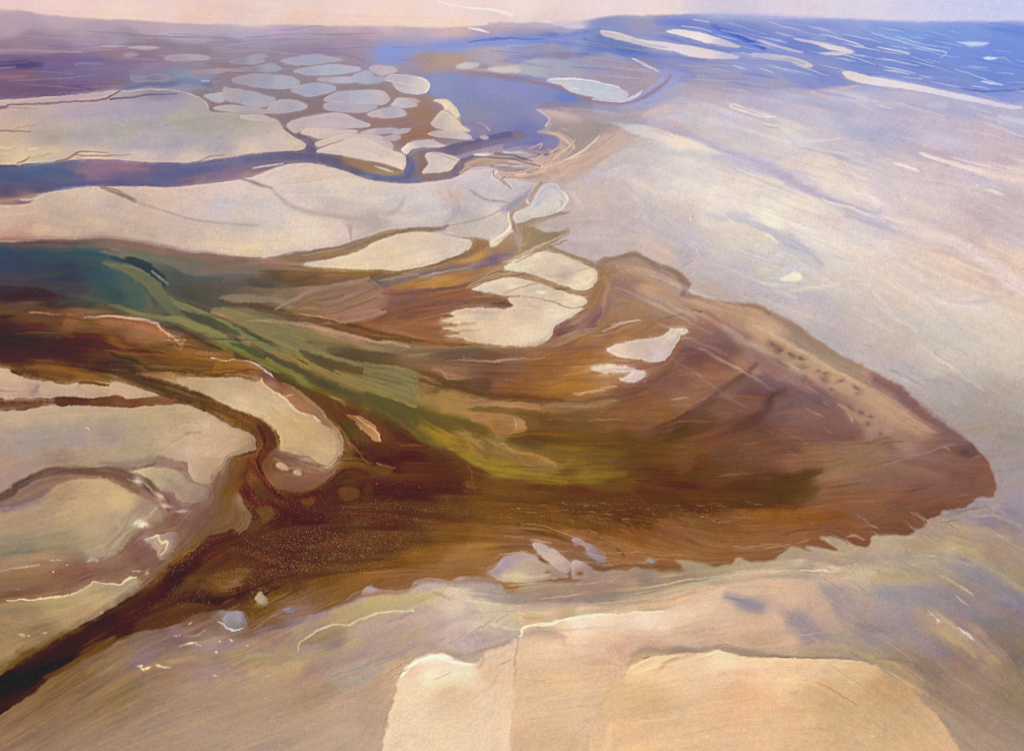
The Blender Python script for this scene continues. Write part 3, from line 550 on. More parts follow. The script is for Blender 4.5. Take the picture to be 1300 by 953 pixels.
# lakes
poly("A1 880,385 950,366 1060,375 1200,390 A2 0,395 100,405 200,420 280,445 330,470 372,492 340,508 230,508 160,530 175,560 222,600 205,640 165,665 230,690 262,705 240,740 180,735 100,725 0,745 A1 1250,690 1150,700 1100,690 1085,650 1040,590 1030,560 1000,520 940,490 890,470 895,430",
     "A1 950,400,142,146,190 1050,470,139,139,181 1200,430,146,146,193 1250,580,139,138,174 1100,560,143,139,165 1150,640,147,132,159 A2 100,430,142,144,191 200,480,139,140,185 320,490,114,128,195 50,560,141,138,177 100,650,121,123,173 180,560,147,143,183 150,700,124,120,167 230,720,137,132,168 A1 1200,680,133,126,157", 2)
stroke("A2 -40,385,10 60,395,12 200,420,16 330,462,16 430,500,14", "154,125,130", .85, 3)
stroke("A1 620,262,10 700,255,40 780,245,36 900,238,38 1050,222,34 1200,205,46 1300,205,50 A2 100,210,40 240,195,22 420,180,14", "139,151,211", .8, 4)
stroke("A1 640,300,26 740,300,44 790,290,16", "139,147,208", .8, 4)
stroke("A1 1080,215,6 1200,195,14 1300,192,8 A2 120,198,6 230,190,5", "103,120,198", .8)
stroke("A2 400,185,10 450,230,16 560,260,26 700,280,20 860,290,14 1000,300,12", "106,126,198", .8, 3)
stroke("A2 560,250,10 640,262,20 720,270,10", "90,112,192", .8, 2)
stroke("A2 300,180,8 420,160,14 480,150,10", "111,129,205", .7, 3)
stroke("A2 760,110,20 900,120,22 1060,160,26 1250,200,26", "110,131,214", .7, 4)
stroke("A2 1040,130,14 1160,175,20 1300,240,22", "49,77,192", .7, 3)
stroke("A2 780,180,6 860,200,12 1000,235,10 1150,262,8", "108,125,199", .7)
stroke("A2 700,290,8 860,340,20 950,380,24 880,400,18", "128,133,197", .6, 4)
stroke("A2 870,400,30 800,440,36 700,490,30 640,520,14", "160,164,215", .7, 4)
stroke("A2 830,380,10 800,420,16 720,475,18 640,510,14 480,515,10 360,490,8", "149,123,139", .75, 3)
stroke("A2 0,300,10 150,280,16 330,275,14 380,280,8", "140,133,167", .6, 3)
stroke("A2 130,250,12 280,245,18 400,262,14 470,275,8", "154,151,184", .6, 3)
stroke("A2 130,345,5 180,350,9 190,350,5", "220,216,226", .9)
stroke("A2 280,370,7 318,369,7", "230,228,235", 1)
poly("A2 -160,345 0,345 60,325 140,300 200,295 330,300 460,315 600,320 700,340 760,375 765,410 720,440 690,470 640,480 610,470 560,440 470,405 330,395 215,395 130,380 50,365 -60,362",
     "A2 -60,352,189,174,174 100,340,177,178,186 300,320,164,166,187 450,340,164,156,182 650,380,166,150,166 730,400,173,157,167 300,375,170,165,179 600,440,172,153,169 500,400,168,151,168", 3)
stroke("A2 690,455,5 670,475,16 620,497,16 550,508,8 440,500,5", "216,205,215", .95)
stroke("A2 640,296,8 700,325,12 770,360,6", "212,205,218", .9)
stroke("A2 1060,100,6 1120,112,26 1180,132,8", "149,158,206", .85, 2)
stroke("A2 945,98,6 1020,112,8", "209,211,232", .8)
stroke("A2 1090,152,5 1180,175,9 1300,212,10", "165,168,212", .95)
stroke("A2 890,130,5 960,140,8 1040,160,6", "195,199,227", .6)
stroke("A2 1130,265,6 1200,280,28 1290,302,6", "167,165,200", .8, 2)
stroke("A3 20,110,5 120,140,8 300,188,8", "184,178,212", .85)
stroke("A3 230,135,5 300,152,10 385,178,5", "189,187,218", .8)
stroke("A3 280,172,4 400,200,10 495,232,8", "199,194,220", .85)
stroke("A3 60,165,5 100,175,10 150,186,6", "189,182,213", .9)
stroke("A3 280,265,4 350,270,18 440,268,6", "211,203,213", .9)
stroke("A3 540,165,5 680,208,8 800,243,9 905,262,7 880,288,4", "206,214,236", .9)
stroke("A3 660,185,3 800,222,6 930,243,4", "184,196,232", .8)
stroke("A3 570,238,4 640,250,9 718,268,10", "212,213,234", .9)
stroke("A3 560,297,5 650,303,5", "204,206,231", .8)
stroke("A3 600,350,4 650,355,10 720,368,5", "207,209,228", .85)
stroke("A3 690,383,4 790,395,6", "199,203,228", .8)
stroke("A3 960,350,3 1080,390,5 1190,425,6", "200,205,231", .8)
stroke("A3 1090,410,5 1130,415,10 1180,424,4", "213,214,234", .9)
stroke("A3 1130,292,4 1200,290,8 1240,310,5", "209,216,240", .85)
stroke("A3 1040,430,4 1120,441,7", "189,194,226", .8)
stroke("A3 1020,335,3 1060,337,7 1115,340,3", "187,199,233", .8)
stroke("A3 1160,362,4 1250,370,6", "190,198,234", .7)
stroke("A3 830,110,6 900,125,14 980,130,6", "134,156,228", .5, 3)
stroke("A3 1000,125,8 1150,135,24 1300,170,34", "98,129,214", .5, 5)
stroke("A3 150,330,20 300,370,50 420,420,30", "127,135,191", .5, 6)
stroke("A3 0,340,6 120,350,12 230,378,8", "163,162,199", .6, 2)
stroke("A3 990,440,5 1100,458,10 1300,448,8 1600,440,8", "102,104,180", .8)
stroke("A3 0,400,10 100,430,20 0,440,20", "169,157,170", .7, 4)
stroke("A3 230,460,14 400,440,18 480,428,8", "215,188,184", .8, 3)
stroke("A3 0,455,8 200,455,10 380,430,6", "179,170,194", .6, 3)
# right-hand plain: streaks running away to the lower right
stroke("A2 1100,440,5 1180,452,10 1240,470,6", "208,195,208", .7)
stroke("A2 1000,430,18 1150,450,20 1300,470,20", "175,160,180", .6, 5)
stroke("A3 150,500,20 400,540,40 650,560,24 1000,560,16", "183,176,200", .5, 6)
stroke("A3 600,540,14 900,545,30 1080,580,16 ", "172,171,201", .5, 6)
stroke("A3 0,490,14 200,540,18 400,570,10", "211,191,196", .6, 4)
stroke("A3 560,520,5 620,535,12 655,548,5", "222,205,212", .8)
stroke("A3 600,535,3 650,548,5", "168,154,172", .7)
stroke("A3 450,690,14 560,660,50 660,640,30 700,690,20", "178,178,202", .5, 7)
stroke("A3 830,525,20 900,525,30", "207,200,214", .6, 4)
stroke("A3 1180,590,16 1300,615,26 1500,640,30", "214,207,222", .8, 4)
stroke("A3 800,720,14 870,735,20 940,750,8", "217,199,206", .7, 3)
stroke("A3 740,740,14 900,800,26 1100,850,20 1300,890,14", "193,175,192", .6, 4)
stroke("A3 0,615,5 80,640,9 190,700,20 230,705,16 380,694,5", "220,209,212", .9)
stroke("A3 0,630,3 70,645,6", "164,154,164", .7)
stroke("A3 240,740,6 360,765,10 500,775,5", "219,203,209", .7)
stroke("A3 150,720,10 320,770,14 420,800,8", "185,175,194", .6, 3)
stroke("A3 0,570,6 20,582,14 52,587,5", "233,221,216", .9)
stroke("A3 650,815,5 710,835,14 778,860,5", "230,217,214", .95)
stroke("A3 930,785,4 1080,825,9 1280,872,6", "231,210,207", .8)
stroke("A3 870,870,30 1000,890,40 1200,930,30", "204,189,201", .5, 6)
poly("A3 100,800 260,760 340,790 400,840 450,890 470,940 B3 400,40 440,60 480,130 540,190 640,245 570,250 430,200 330,150 290,120 260,60 150,20 A3 50,880",
     "A3 200,820,226,207,198 300,850,237,218,205 380,900,237,219,204 B3 400,100,236,219,205 500,200,214,199,197 330,120,235,217,206", 6, .75)
stroke("B3 320,0,8 400,20,10 450,70,9 470,130,8 530,175,8", "198,181,181", .35, 3)
poly("A2 1020,800 1120,810 1200,850 1300,900 1500,990 B3 330,150 300,165 320,180 370,200 480,240 560,280 300,230 100,160 0,120 B2 1100,60 1000,0",
     "B2 1100,30,220,207,199 1200,100,231,214,202 1280,120,236,220,206 B3 100,120,234,220,209 200,170,239,223,211 400,230,225,208,198", 7, .6)
poly("A2 540,613 620,609 720,628 860,676 980,722 1095,766 1040,768 920,740 800,715 720,695 620,658 570,630",
     "A2 580,620,195,191,200 650,635,211,206,212 740,660,224,211,206 850,690,242,223,205 950,725,238,220,202 1040,755,226,214,205", 2.5, .95)
stroke("A2 600,650,5 680,650,10 760,655,14 840,690,6", "203,192,200", .5, 2)
stroke("A2 570,605,10 700,605,16 820,635,18 960,690,20 1100,750,26 1250,810,40 A3 100,880,56 B3 150,95,46 300,155,34 450,222,26 570,268,14 680,300,6", "189,176,198", .85, 4)
stroke("B3 190,120,10 280,150,14 360,195,6", "182,170,195", .5, 3)
stroke("A2 1160,840,5 1190,855,9 1300,900,6", "246,229,206", .8)
stroke("B3 300,160,5 320,178,9 380,200,8 450,215,4", "242,228,215", .8)
stroke("B3 600,255,24 700,285,46 800,322,52 900,360,52 1050,440,54 1160,510,60 1230,580,66 1330,640,60", "235,212,204", .85, 5)
stroke("B3 850,420,14 960,460,26 1080,530,26 1180,610,24 1240,640,14", "207,184,174", .6, 6)
stroke("B3 930,690,10 1000,685,16 1080,680,16 1220,655,12 1260,640,8", "196,182,180", .5, 4)
stroke("B3 840,700,8 920,760,14 1000,830,10", "190,179,176", .5, 4)
stroke("B3 800,640,6 900,690,12 1080,705,10", "226,218,220", .6, 4)
stroke("B3 660,-5,5 720,10,9 778,28,6", "235,225,226", .95)
stroke("B3 1110,125,8 1150,133,18 1200,150,8", "235,216,209", .85)
stroke("B3 780,20,8 900,55,12 870,70,30", "190,181,199", .45, 5)
stroke("B3 1050,130,10 1200,170,30 1300,190,30", "196,176,174", .5, 5)
stroke("B3 600,600,20 700,680,40 760,740,40", "216,198,188", .5, 9)
stroke("B3 430,420,30 600,560,50 760,660,60", "232,209,198", .5, 10)
# lavender swirl in the plain
stroke("B2 1120,268,12 1180,280,22 1250,300,22 B3 20,325,34 110,380,36 190,430,34 260,470,26 300,500,12", "193,188,200", .8, 3)
stroke("B3 100,395,6 170,420,10 250,455,8 290,490,5", "182,180,185", .8, 2)
stroke("B3 0,340,14 30,360,14 60,385,5", "238,229,209", .8, 2)
stroke("B3 40,560,24 90,530,34 160,510,30 240,510,22 250,560,30", "204,199,205", .8, 3)
poly("B3 80,568 120,545 150,527 185,540 187,570 150,580 105,578", "242,229,203", 2.5)
stroke("B3 110,630,5 220,612,12 340,600,16 400,575,14 450,565,14 510,585,16 560,640,20 640,740,12", "229,213,194", .8, 3)
stroke("B3 300,470,5 330,530,8 340,570,8", "218,208,198", .7)
stroke("B3 -40,440,20 20,470,24 80,440,26 60,480,20", "219,215,209", .5, 5)
stroke("B3 0,590,8 80,600,18 150,600,10", "218,208,209", .5, 4)
stroke("B2 930,238,5 932,275,8", "223,213,213", .8)
stroke("B2 1010,245,12 1080,260,26 1120,275,12", "189,182,196", .6, 4)
stroke("B2 1060,240,8 1100,255,14 1150,290,10", "232,223,216", .7, 2)
stroke("B2 925,388,4 958,415,7 968,450,8 950,480,7 915,500,5", "213,199,192", .8)
stroke("B2 940,390,6 990,387,9 1015,410,14 1040,445,6", "203,193,195", .75)
stroke("B2 880,430,40 920,470,50", "174,163,177", .5, 8)
stroke("B2 640,145,6 675,200,12 705,260,16 720,330,12", "206,198,192", .6, 4)
stroke("B2 720,140,20 745,220,26 740,280,16", "188,180,192", .4, 6)
stroke("B2 325,135,10 350,165,16 375,185,6", "208,198,191", .7, 3)
stroke("B2 230,360,6 400,370,12 600,375,8", "210,192,192", .6, 4)
stroke("B2 800,250,10 900,320,16 1100,390,24 1300,480,20", "205,196,199", .4, 6)
stroke("B2 1000,640,16 1150,660,10 1250,685,6", "170,155,156", .4, 5)
# shore between the lake and the braided outlet
stroke("A2 165,552,5 200,570,10 228,600,10 205,632,6 235,618,4", "220,200,192", .9)
stroke("A2 180,555,20 270,570,36 370,600,26", "209,182,174", .7, 4)
stroke("A2 240,610,20 320,630,60 450,640,70 560,650,24", "169,150,146", .6, 6)
stroke("A2 700,575,10 760,555,20 850,535,12", "216,187,186", .8, 4)
stroke("A2 800,600,12 880,640,26 900,660,10", "210,178,174", .6, 4)
stroke("A2 340,555,10 460,570,18 560,600,22 700,610,16", "169,155,157", .6, 4)
stroke("A2 170,662,6 260,672,24 320,715,22 350,740,14", "213,180,163", .85, 2)
stroke("A2 265,655,6 330,700,10 345,740,8 310,790,8", "211,180,164", .8)
stroke("A2 590,660,22 520,720,44 420,790,40 330,850,36 280,900,20", "200,170,156", .75, 5)
stroke("A2 480,680,8 420,735,12 350,780,10 300,800,6", "223,198,181", .85)
stroke("A2 560,670,6 480,730,9 400,775,8", "172,148,141", .6, 2)
stroke("A2 -100,870,26 50,885,24 180,880,26 270,850,18", "190,156,136", .8, 3)
stroke("A2 0,800,5 100,815,12 190,835,12 240,830,6", "211,180,164", .9)
stroke("A2 -60,830,14 80,848,10 170,850,8", "141,120,123", .7, 2)
stroke("A2 60,895,6 130,870,9 210,850,8", "221,193,173", .8)
stroke("A2 10,855,5 120,865,8 190,868,4", "142,119,117", .7)
stroke("A2 0,770,6 60,768,18 115,772,8", "200,187,194", .9)
stroke("A2 130,745,6 190,722,14 180,745,10", "192,166,163", .8)
stroke("A2 150,770,6 220,775,10 270,755,6", "118,102,120", .6)
stroke("A2 220,750,8 260,700,18 200,680,10", "136,130,164", .7, 3)
stroke("A2 215,800,5 240,760,14 255,745,4", "201,166,143", .7)
stroke("A2 290,640,10 340,660,6", "200,173,164", .5)
stroke("A2 -10,900,14 30,905,6", "221,205,200", .6)
# ---------------------------------------------------------------- the river across the upper left
RIVER = ("A0 -900,830 0,826 130,820 350,800 500,797 700,810 880,816 1050,800 1300,773 A1 150,758 235,752 235,715 285,700 310,730 335,756 370,766 "
         "440,777 540,797 640,812 720,837 755,848 766,800 758,782 790,752 820,741 870,735 960,733 1100,700 1200,680 1260,662 1350,655 1370,690 1300,705 "
         "1200,728 1110,752 1060,770 1010,778 900,765 868,775 880,820 858,864 900,867 960,860 1022,837 1050,795 1110,775 1200,765 "
         "1310,778 1400,805 1300,800 1130,800 1075,850 1000,892 860,916 740,917 580,899 480,862 330,820 200,818 0,868 B0 1300,42 1200,72 1000,98 870,110 "
         "700,107 500,108 330,122 200,150 170,175 0,202 -900,215")
RIVER_FILL = """A0 30,850,78,73,98 80,880,65,73,104 200,850,80,92,120 150,930,83,75,102 300,880,87,92,122 450,860,133,106,128 500,830,142,105,128 650,830,138,101,124 700,880,116,91,120 600,910,106,87,122 800,880,97,91,126 900,850,91,89,132 1000,850,95,93,132 1100,830,110,100,134 950,890,113,88,112 1200,810,117,109,139 1150,870,142,111,132 1280,800,118,106,134 -200,860,87,86,136 A1 100,790,120,103,128 200,780,109,95,120 300,780,110,89,122 400,810,101,89,104 500,860,102,94,108 600,890,107,103,130 700,895,109,107,148 780,880,110,109,156 800,830,123,116,152 770,790,114,103,136 850,750,130,115,127 950,745,122,106,125 1000,740,114,98,121 1100,715,123,102,130 1200,690,120,111,145 500,800,149,110,86 600,830,162,125,79 700,860,168,141,100 850,790,151,112,100 850,830,145,112,98 900,880,144,114,103 1000,870,139,110,114 1040,820,132,113,128 1100,785,144,119,138 1200,790,171,138,120 1100,830,180,141,122 820,770,149,125,120 B0 30,185,164,113,97 150,155,156,113,105 30,130,84,64,97 200,120,90,74,107 -300,170,133,101,120 400,110,94,81,129 1000,85,146,114,125 1250,45,157,127,126 250,740,123,97,128"""
# channels among the upper islands
stroke("A1 110,600,10 135,612,20 165,645,24 215,675,34 260,700,46 275,760,60", "130,109,118", .9, 2)
stroke("A1 175,640,8 215,668,10 260,690,14", "116,95,108", .8)
stroke("A0 960,592,4 1010,565,9 1050,545,14 1085,550,12 1200,566,7 1300,574,6 A1 60,580,5 110,590,8", "132,111,118", .9)
stroke("A0 900,480,4 960,478,6 1010,505,14 1045,535,24 1065,560,12", "139,119,121", .9)
stroke("A0 940,497,3 990,515,5 1030,525,4", "148,129,137", .7)
poly(RIVER, RIVER_FILL, 1.1)
stroke("A0 -200,850,40 80,870,60 250,855,30 420,880,14", "68,78,122", .6, 5)
stroke("A0 -200,905,14 100,910,18 300,925,14 560,915,20 800,930,8", "78,74,118", .6, 3)
stroke("A0 380,865,8 480,835,22 620,832,26 740,850,10", "147,106,116", .7, 3)
stroke("A0 720,900,12 850,885,26 960,850,26 1080,835,10", "92,93,136", .6, 4)
stroke("A0 900,895,8 1000,885,20 1130,865,24 1220,850,14 1300,846,8", "136,106,125", .7, 3)
stroke("A0 850,905,6 920,890,8 1000,870,6 1100,855,5", "104,86,128", .6)
stroke("B0 -300,190,30 0,180,22 150,158,18 260,140,8", "168,125,110", .8, 2)
stroke("B0 100,172,6 150,172,14 200,158,10 215,150,4", "223,194,168", .9)
stroke("B0 185,150,3 215,172,5 240,195,3", "146,117,102", .7)
stroke("A1 -40,800,20 150,782,24 280,778,28 380,798,26 450,838,26 550,880,24 690,896,24 785,880,34 795,820,34", "94,89,116", .65, 4)
stroke("A1 200,764,5 330,768,6 440,790,8 520,812,6", "129,107,112", .6)
stroke("A1 560,868,8 680,885,10 770,862,18 785,820,12", "103,109,165", .6, 3)
stroke("A1 455,790,10 520,812,40 600,838,40 700,862,24 755,862,8", "154,117,88", .85, 3)
stroke("A1 610,862,6 690,866,14 755,862,10", "160,142,93", .8, 2)
stroke("A1 620,832,4 660,846,14 700,858,6", "213,192,169", .95)
stroke("A1 540,800,5 640,830,12 740,852,6", "147,116,102", .8)
stroke("A1 765,860,10 770,800,20 785,770,10", "90,84,123", .7, 2)
stroke("A1 775,790,4 800,765,10 850,745,12 940,738,6", "161,146,152", .6)
stroke("A1 840,775,16 865,800,30 850,850,26 800,880,8", "144,110,91", .8, 3)
stroke("A1 880,868,8 950,872,14 1010,850,10 1040,812,8", "135,108,89", .7)
stroke("A1 860,905,6 960,888,10 1030,858,12 1065,812,14 1110,782,10", "120,106,121", .8)
stroke("A1 960,742,6 1060,725,14 1180,692,22 1290,672,26", "101,91,132", .8, 2)
stroke("A1 1070,845,8 1110,810,22 1200,800,30 1270,808,10", "173,138,120", .8, 3)
stroke("A1 1120,800,8 1180,796,10 1260,804,6", "198,168,144", .7)
stroke("A1 1040,862,12 1090,858,14 1150,846,8", "202,164,143", .8)
stroke("A1 1100,780,5 1200,768,8 1300,778,8 1400,805,5", "109,95,113", .8)
stroke("A1 0,862,16 60,852,16 130,834,12 200,817,6", "141,115,111", .95)
stroke("A1 0,842,5 80,830,9 150,821,5", "219,197,184", .95)
stroke("A1 1130,610,3 1165,628,4 1190,655,6", "211,196,196", .8)

# ---------------------------------------------------------------- the big pale bars left of the delta
isl("wide lavender grey salt bar north of the winding river, reaching the left edge",
    "A0 -900,560 -300,530 0,505 200,488 420,470 560,455 600,455 800,450 920,460 1000,490 1035,520 1045,545 1060,562 1190,570 1300,580 A1 60,585 110,595 130,610 165,652 215,690 255,712 266,738 235,752 150,757 0,768 A0 1050,797 880,815 700,809 500,796 350,799 130,819 0,825 -900,828",
    "A0 50,520,199,174,175 400,490,190,163,171 800,470,145,134,158 800,540,171,161,176 400,560,177,162,174 600,580,173,162,174 100,560,185,164,158 50,600,196,168,154 100,640,203,176,157 200,660,186,166,157 250,700,176,163,149 400,640,182,168,166 600,650,178,169,159 900,600,177,169,156 1000,650,173,163,155 1200,600,176,165,151 1100,720,178,167,170 700,720,178,168,177 900,710,173,164,172 450,700,180,164,161 100,780,218,191,154 250,760,214,189,158 450,780,225,197,173 700,780,210,186,177 950,790,211,186,175 1250,750,219,194,178 20,740,205,176,144 -200,600,190,166,152 -200,760,214,184,162 A1 50,640,188,175,167 100,720,206,187,176 200,720,216,194,174 150,670,208,187,168 30,600,180,167,162",
    rim="217,198,180", rw=2.2, name="salt_bar", cat="salt bar", h=.6)
stroke("A0 -300,560,16 0,545,14 60,528,10 250,518,9 420,508,8 500,500,10 560,478,9 600,455,6", "132,105,111", .95)
stroke("A0 0,555,5 60,543,6 180,546,4", "165,138,134", .7)
stroke("A0 400,500,4 500,488,7 570,465,5", "203,181,176", .7)
stroke("A0 550,497,9 650,490,9 760,478,7 880,474,4", "107,90,111", .9)
stroke("A0 -300,662,10 0,657,10 60,658,9 150,660,5", "146,109,98", .9)
stroke("A0 40,655,4 100,640,5 180,625,3", "161,128,117", .8)
stroke("A0 150,660,4 350,662,6", "186,158,150", .6)
stroke("A0 0,738,4 30,745,10 60,742,5", "224,200,172", .9)
stroke("A0 145,745,5 170,748,10 195,745,5", "225,205,171", .9)
stroke("A0 10,772,4 50,768,8", "224,200,170", .8)
stroke("A0 280,808,8 340,795,9 380,768,9 420,757,6 540,765,4", "150,115,101", .9)
stroke("A0 370,775,6 450,780,7 650,778,4", "156,120,109", .85)
stroke("A0 380,790,4 420,795,4", "157,124,107", .7)
stroke("A0 90,818,6 130,806,8 150,788,5", "145,114,92", .85)
stroke("A0 130,800,4 260,772,3", "168,140,116", .6)
stroke("A0 1000,805,5 1050,785,5 1120,778,3", "148,115,109", .8)
stroke("A0 300,690,20 600,640,30 850,620,20 1150,640,12", "170,162,151", .4, 7)
stroke("A0 240,590,20 500,560,40 900,545,30", "170,156,174", .5, 9)
stroke("A0 750,650,6 900,620,10 1100,580,8", "160,148,140", .4, 3)
stroke("A0 800,640,20 900,635,16", "184,179,188", .5, 5)
stroke("A0 580,620,5 630,632,6", "204,192,173", .5)

isl("very broad cream bar between the winding river and the green channel",
    "B0 -900,210 0,202 170,175 200,150 330,122 500,108 700,107 870,110 1000,98 1200,72 1300,45 B1 130,10 A1 200,820 330,822 480,865 580,901 740,919 860,917 1000,895 1070,858 1130,840 1215,850 B2 0,65 60,70 140,88 160,95 138,128 100,165 40,212 20,250 30,290 20,320 10,345 B1 1250,390 1210,410 1175,415 1190,365 1040,355 970,325 985,298 960,302 900,308 740,316 640,331 520,372 380,408 200,430 100,455 0,459 B0 1300,466 1000,440 850,415 700,392 580,370 400,368 200,370 80,377 0,384 -900,400",
    "B0 50,260,207,176,155 300,180,204,178,160 450,150,211,186,167 300,250,191,169,151 200,310,208,173,150 500,310,211,183,157 700,320,203,176,158 900,330,207,180,164 550,220,201,177,164 800,150,211,183,168 1000,180,213,188,176 1150,130,217,194,184 1250,180,205,191,186 1100,200,202,187,190 1200,300,201,186,176 1100,390,218,194,168 1250,440,224,199,168 350,130,219,192,165 100,360,191,146,133 500,355,181,153,138 B1 100,60,222,198,188 300,40,223,198,180 200,130,217,198,188 450,120,225,205,184 600,160,220,201,186 700,170,207,194,191 400,210,199,184,177 600,260,186,170,168 250,280,222,202,185 100,250,210,196,190 100,350,223,203,185 300,350,226,206,186 450,330,219,194,182 200,400,226,201,177 560,330,205,183,170 850,150,211,200,198 900,220,208,196,195 800,270,213,196,186 950,270,200,186,183 1010,160,203,179,172 1060,130,197,183,187 1100,50,210,196,196 1150,100,205,191,194 1200,150,205,190,191 1100,200,202,188,188 1200,220,217,200,192 1030,230,179,166,171 1100,270,191,175,168 1150,320,208,193,177 1230,280,208,192,178 1000,320,196,176,167 B2 80,90,206,194,196 120,110,196,182,188 30,210,203,187,184",
    rim="221,201,182", rw=2.5, name="salt_bar", cat="salt bar", h=.7)
stroke("B0 510,110,16 600,142,26 680,180,16", "152,123,113", .95)
stroke("B0 680,178,14 800,222,10 950,268,12 1100,290,10 1300,300,8", "172,152,145", .75, 2)
stroke("B0 230,180,12 300,240,16 400,280,10", "179,161,143", .45, 4)
stroke("B0 1200,66,12 1260,85,18 1300,100,20 B1 90,115,14 140,165,16 225,222,24 400,255,26 600,268,30 720,225,20 760,170,8", "181,165,162", .75, 3)
stroke("B0 1200,66,10 1260,85,12 1300,102,12 B1 100,118,6", "147,126,123", .8)
stroke("B1 150,100,5 350,75,6", "192,172,162", .6)
stroke("B1 60,115,6 300,60,10 600,60,8", "203,182,168", .4, 3)
stroke("B1 170,190,8 350,180,12 600,200,10", "206,191,182", .4, 4)
stroke("B1 490,310,24 492,345,14 496,375,8", "175,155,148", .8, 2)
stroke("B1 480,290,40 600,300,60 660,290,30", "183,166,160", .6, 6)
stroke("B1 640,262,10 780,262,14 900,250,10 990,225,8", "219,204,192", .6, 4)
stroke("B1 700,285,8 830,288,14 950,285,8", "210,194,185", .6, 3)
stroke("B1 970,290,8 1012,255,14 1030,200,18 1020,150,10", "177,165,169", .75, 3)
stroke("B1 975,125,5 1000,150,40 1040,172,16", "211,178,165", .8, 3)
stroke("B1 980,130,6 1000,165,12", "191,165,167", .6, 2)
stroke("B1 1085,125,8 1115,150,10 1180,175,8 1290,190,6", "172,157,164", .8)
stroke("B1 960,305,8 1080,285,7 1200,248,6 1270,215,4", "170,155,143", .8)
stroke("B1 1050,215,5 1150,190,6 1240,205,5", "217,202,196", .4)
stroke("B2 10,60,5 -10,70,6 20,105,6 35,120,4", "140,122,120", .8)
stroke("B2 -30,30,5 -40,60,6 -20,75,5", "233,220,216", .9)
stroke("B2 0,225,30 50,190,40 100,155,30 130,130,10", "174,160,172", .8, 4)
isl("curved white tip of crusted salt beside the braided tan outlet",
    "B1 1175,418 1195,380 1255,342 1287,300 1275,252 1292,243 1315,290 1312,320 1290,350 1240,388", "229,214,193", 1.6, h=1., name="salt_spit", cat="salt spit")

# ---------------------------------------------------------------- the brown delta itself
MUDPATH = ("B0 -900,395 0,386 80,380 200,373 400,371 580,373 700,395 850,420 1000,442 1300,469 B1 100,458 250,432 450,402 560,370 650,332 740,317 900,308 970,303 985,312 "
  "900,332 860,340 1040,362 1180,378 1190,415 1240,392 1300,340 B2 45,355 55,320 45,290 70,285 100,290 200,258 290,232 330,235 250,262 160,305 180,340 250,330 300,325 315,310 330,322 310,345 240,395 230,402 300,430 380,465 450,490 480,470 510,458 560,464 "
  "620,436 665,434 740,480 800,510 880,520 915,555 935,600 935,640 1080,675 1250,690 1300,706 B3 60,740 140,780 220,850 C3 220,18 330,92 500,180 600,230 690,280 740,330 "
  "800,390 870,440 960,500 1040,560 1100,640 1150,712 1162,770 1150,812 1130,828 1080,825 1060,840 1040,870 1000,890 930,895 D3 885,75 880,95 830,115 780,155 720,190 "
  "670,195 560,193 540,202 535,225 500,252 440,236 400,210 415,235 360,205 275,200 330,240 358,270 300,262 240,248 200,250 230,270 170,255 120,252 100,275 50,315 0,322 "
  "D2 1230,318 1175,300 1140,335 1090,345 1060,352 960,330 880,313 855,320 890,350 885,372 850,368 800,378 745,360 640,350 620,376 540,368 480,372 430,360 380,420 130,435 50,470 0,460 "
  "D1 1290,478 1265,455 1230,425 1200,412 1100,403 1040,400 990,422 940,410 860,407 800,428 790,458 740,466 640,460 600,445 565,455 548,498 510,525 440,542 330,590 200,610 "
  "100,635 0,665 D0 1230,622 1200,575 1100,566 1000,592 900,632 800,660 700,672 560,732 400,812 270,900 150,990 0,1090 -400,1330 -900,1500 -900,1350 -400,1120 0,888 100,828 250,738 400,650 520,580 640,512 "
  "720,455 G7 0,560 150,450 250,400 380,300 400,240 520,210 700,170 820,120 900,180 1010,90 1060,0 C0 1255,900 1200,820 1150,720 1140,640 1200,600 1270,515 890,362 650,380 300,372 0,398 -900,420")
poly(MUDPATH, 'mud', 2.2)
# soft wet margin round the tongue of land and the silt on the left bank
stroke("D0 700,370,60 860,250,90 950,150,110 980,50,90 C0 1030,860,60", "127,95,82", .6, 14)
stroke("C0 1120,900,60 1140,820,60 1160,740,50 1200,690,30", "117,82,47", .7, 8)
# outer edge of the lobe
stroke("B2 490,485,14 560,465,20 660,450,20 740,490,26 860,530,30 905,590,34 900,640,24", "140,115,100", .8, 3)
stroke("B2 560,500,8 590,540,5 610,520,8 640,530,4", "194,163,139", .7)
stroke("B2 930,650,10 1080,685,12 1250,700,16 1330,740,14", "137,108,86", .7, 3)
stroke("B3 20,740,16 120,790,26 220,860,30 C3 240,60,34 330,115,30 480,185,26", "153,126,106", .75, 5)
stroke("C3 560,240,40 680,310,50 760,390,50 850,450,40 960,530,40", "128,95,91", .8, 7)
stroke("B2 960,690,30 1100,720,50 1250,760,60 C3 0,40,70 120,100,90 260,150,80 400,240,90 540,320,90 650,410,80 780,490,50", "196,158,123", .6, 12)
stroke("B2 900,700,16 1000,720,22 1060,760,14", "159,121,98", .6, 3)
stroke("B2 940,715,5 985,728,8", "113,77,69", .8, 2)
blob("C3 65,105,27,37,25 40,70,33,19,25 82,160,38,19,24 130,125,27,18,14 190,180,36,16,12 180,137,23,14,14 270,205,19,11,10 310,235,30,18,13 310,215,18,10,0 380,255,28,11,0 460,285,26,14,18 470,312,18,18,18 345,290,16,9,8 430,378,28,14,25 480,412,20,18,10 525,432,22,8,0 520,465,28,10,11 590,512,24,18,52 630,542,22,10,22 620,565,42,10,17 560,560,34,9,12 660,585,32,7,17 240,250,20,11,20 200,240,17,25,2", "130,99,89", .75)
stroke("C3 100,190,10 250,260,16 340,320,12 400,370,8", "141,107,91", .6, 4)
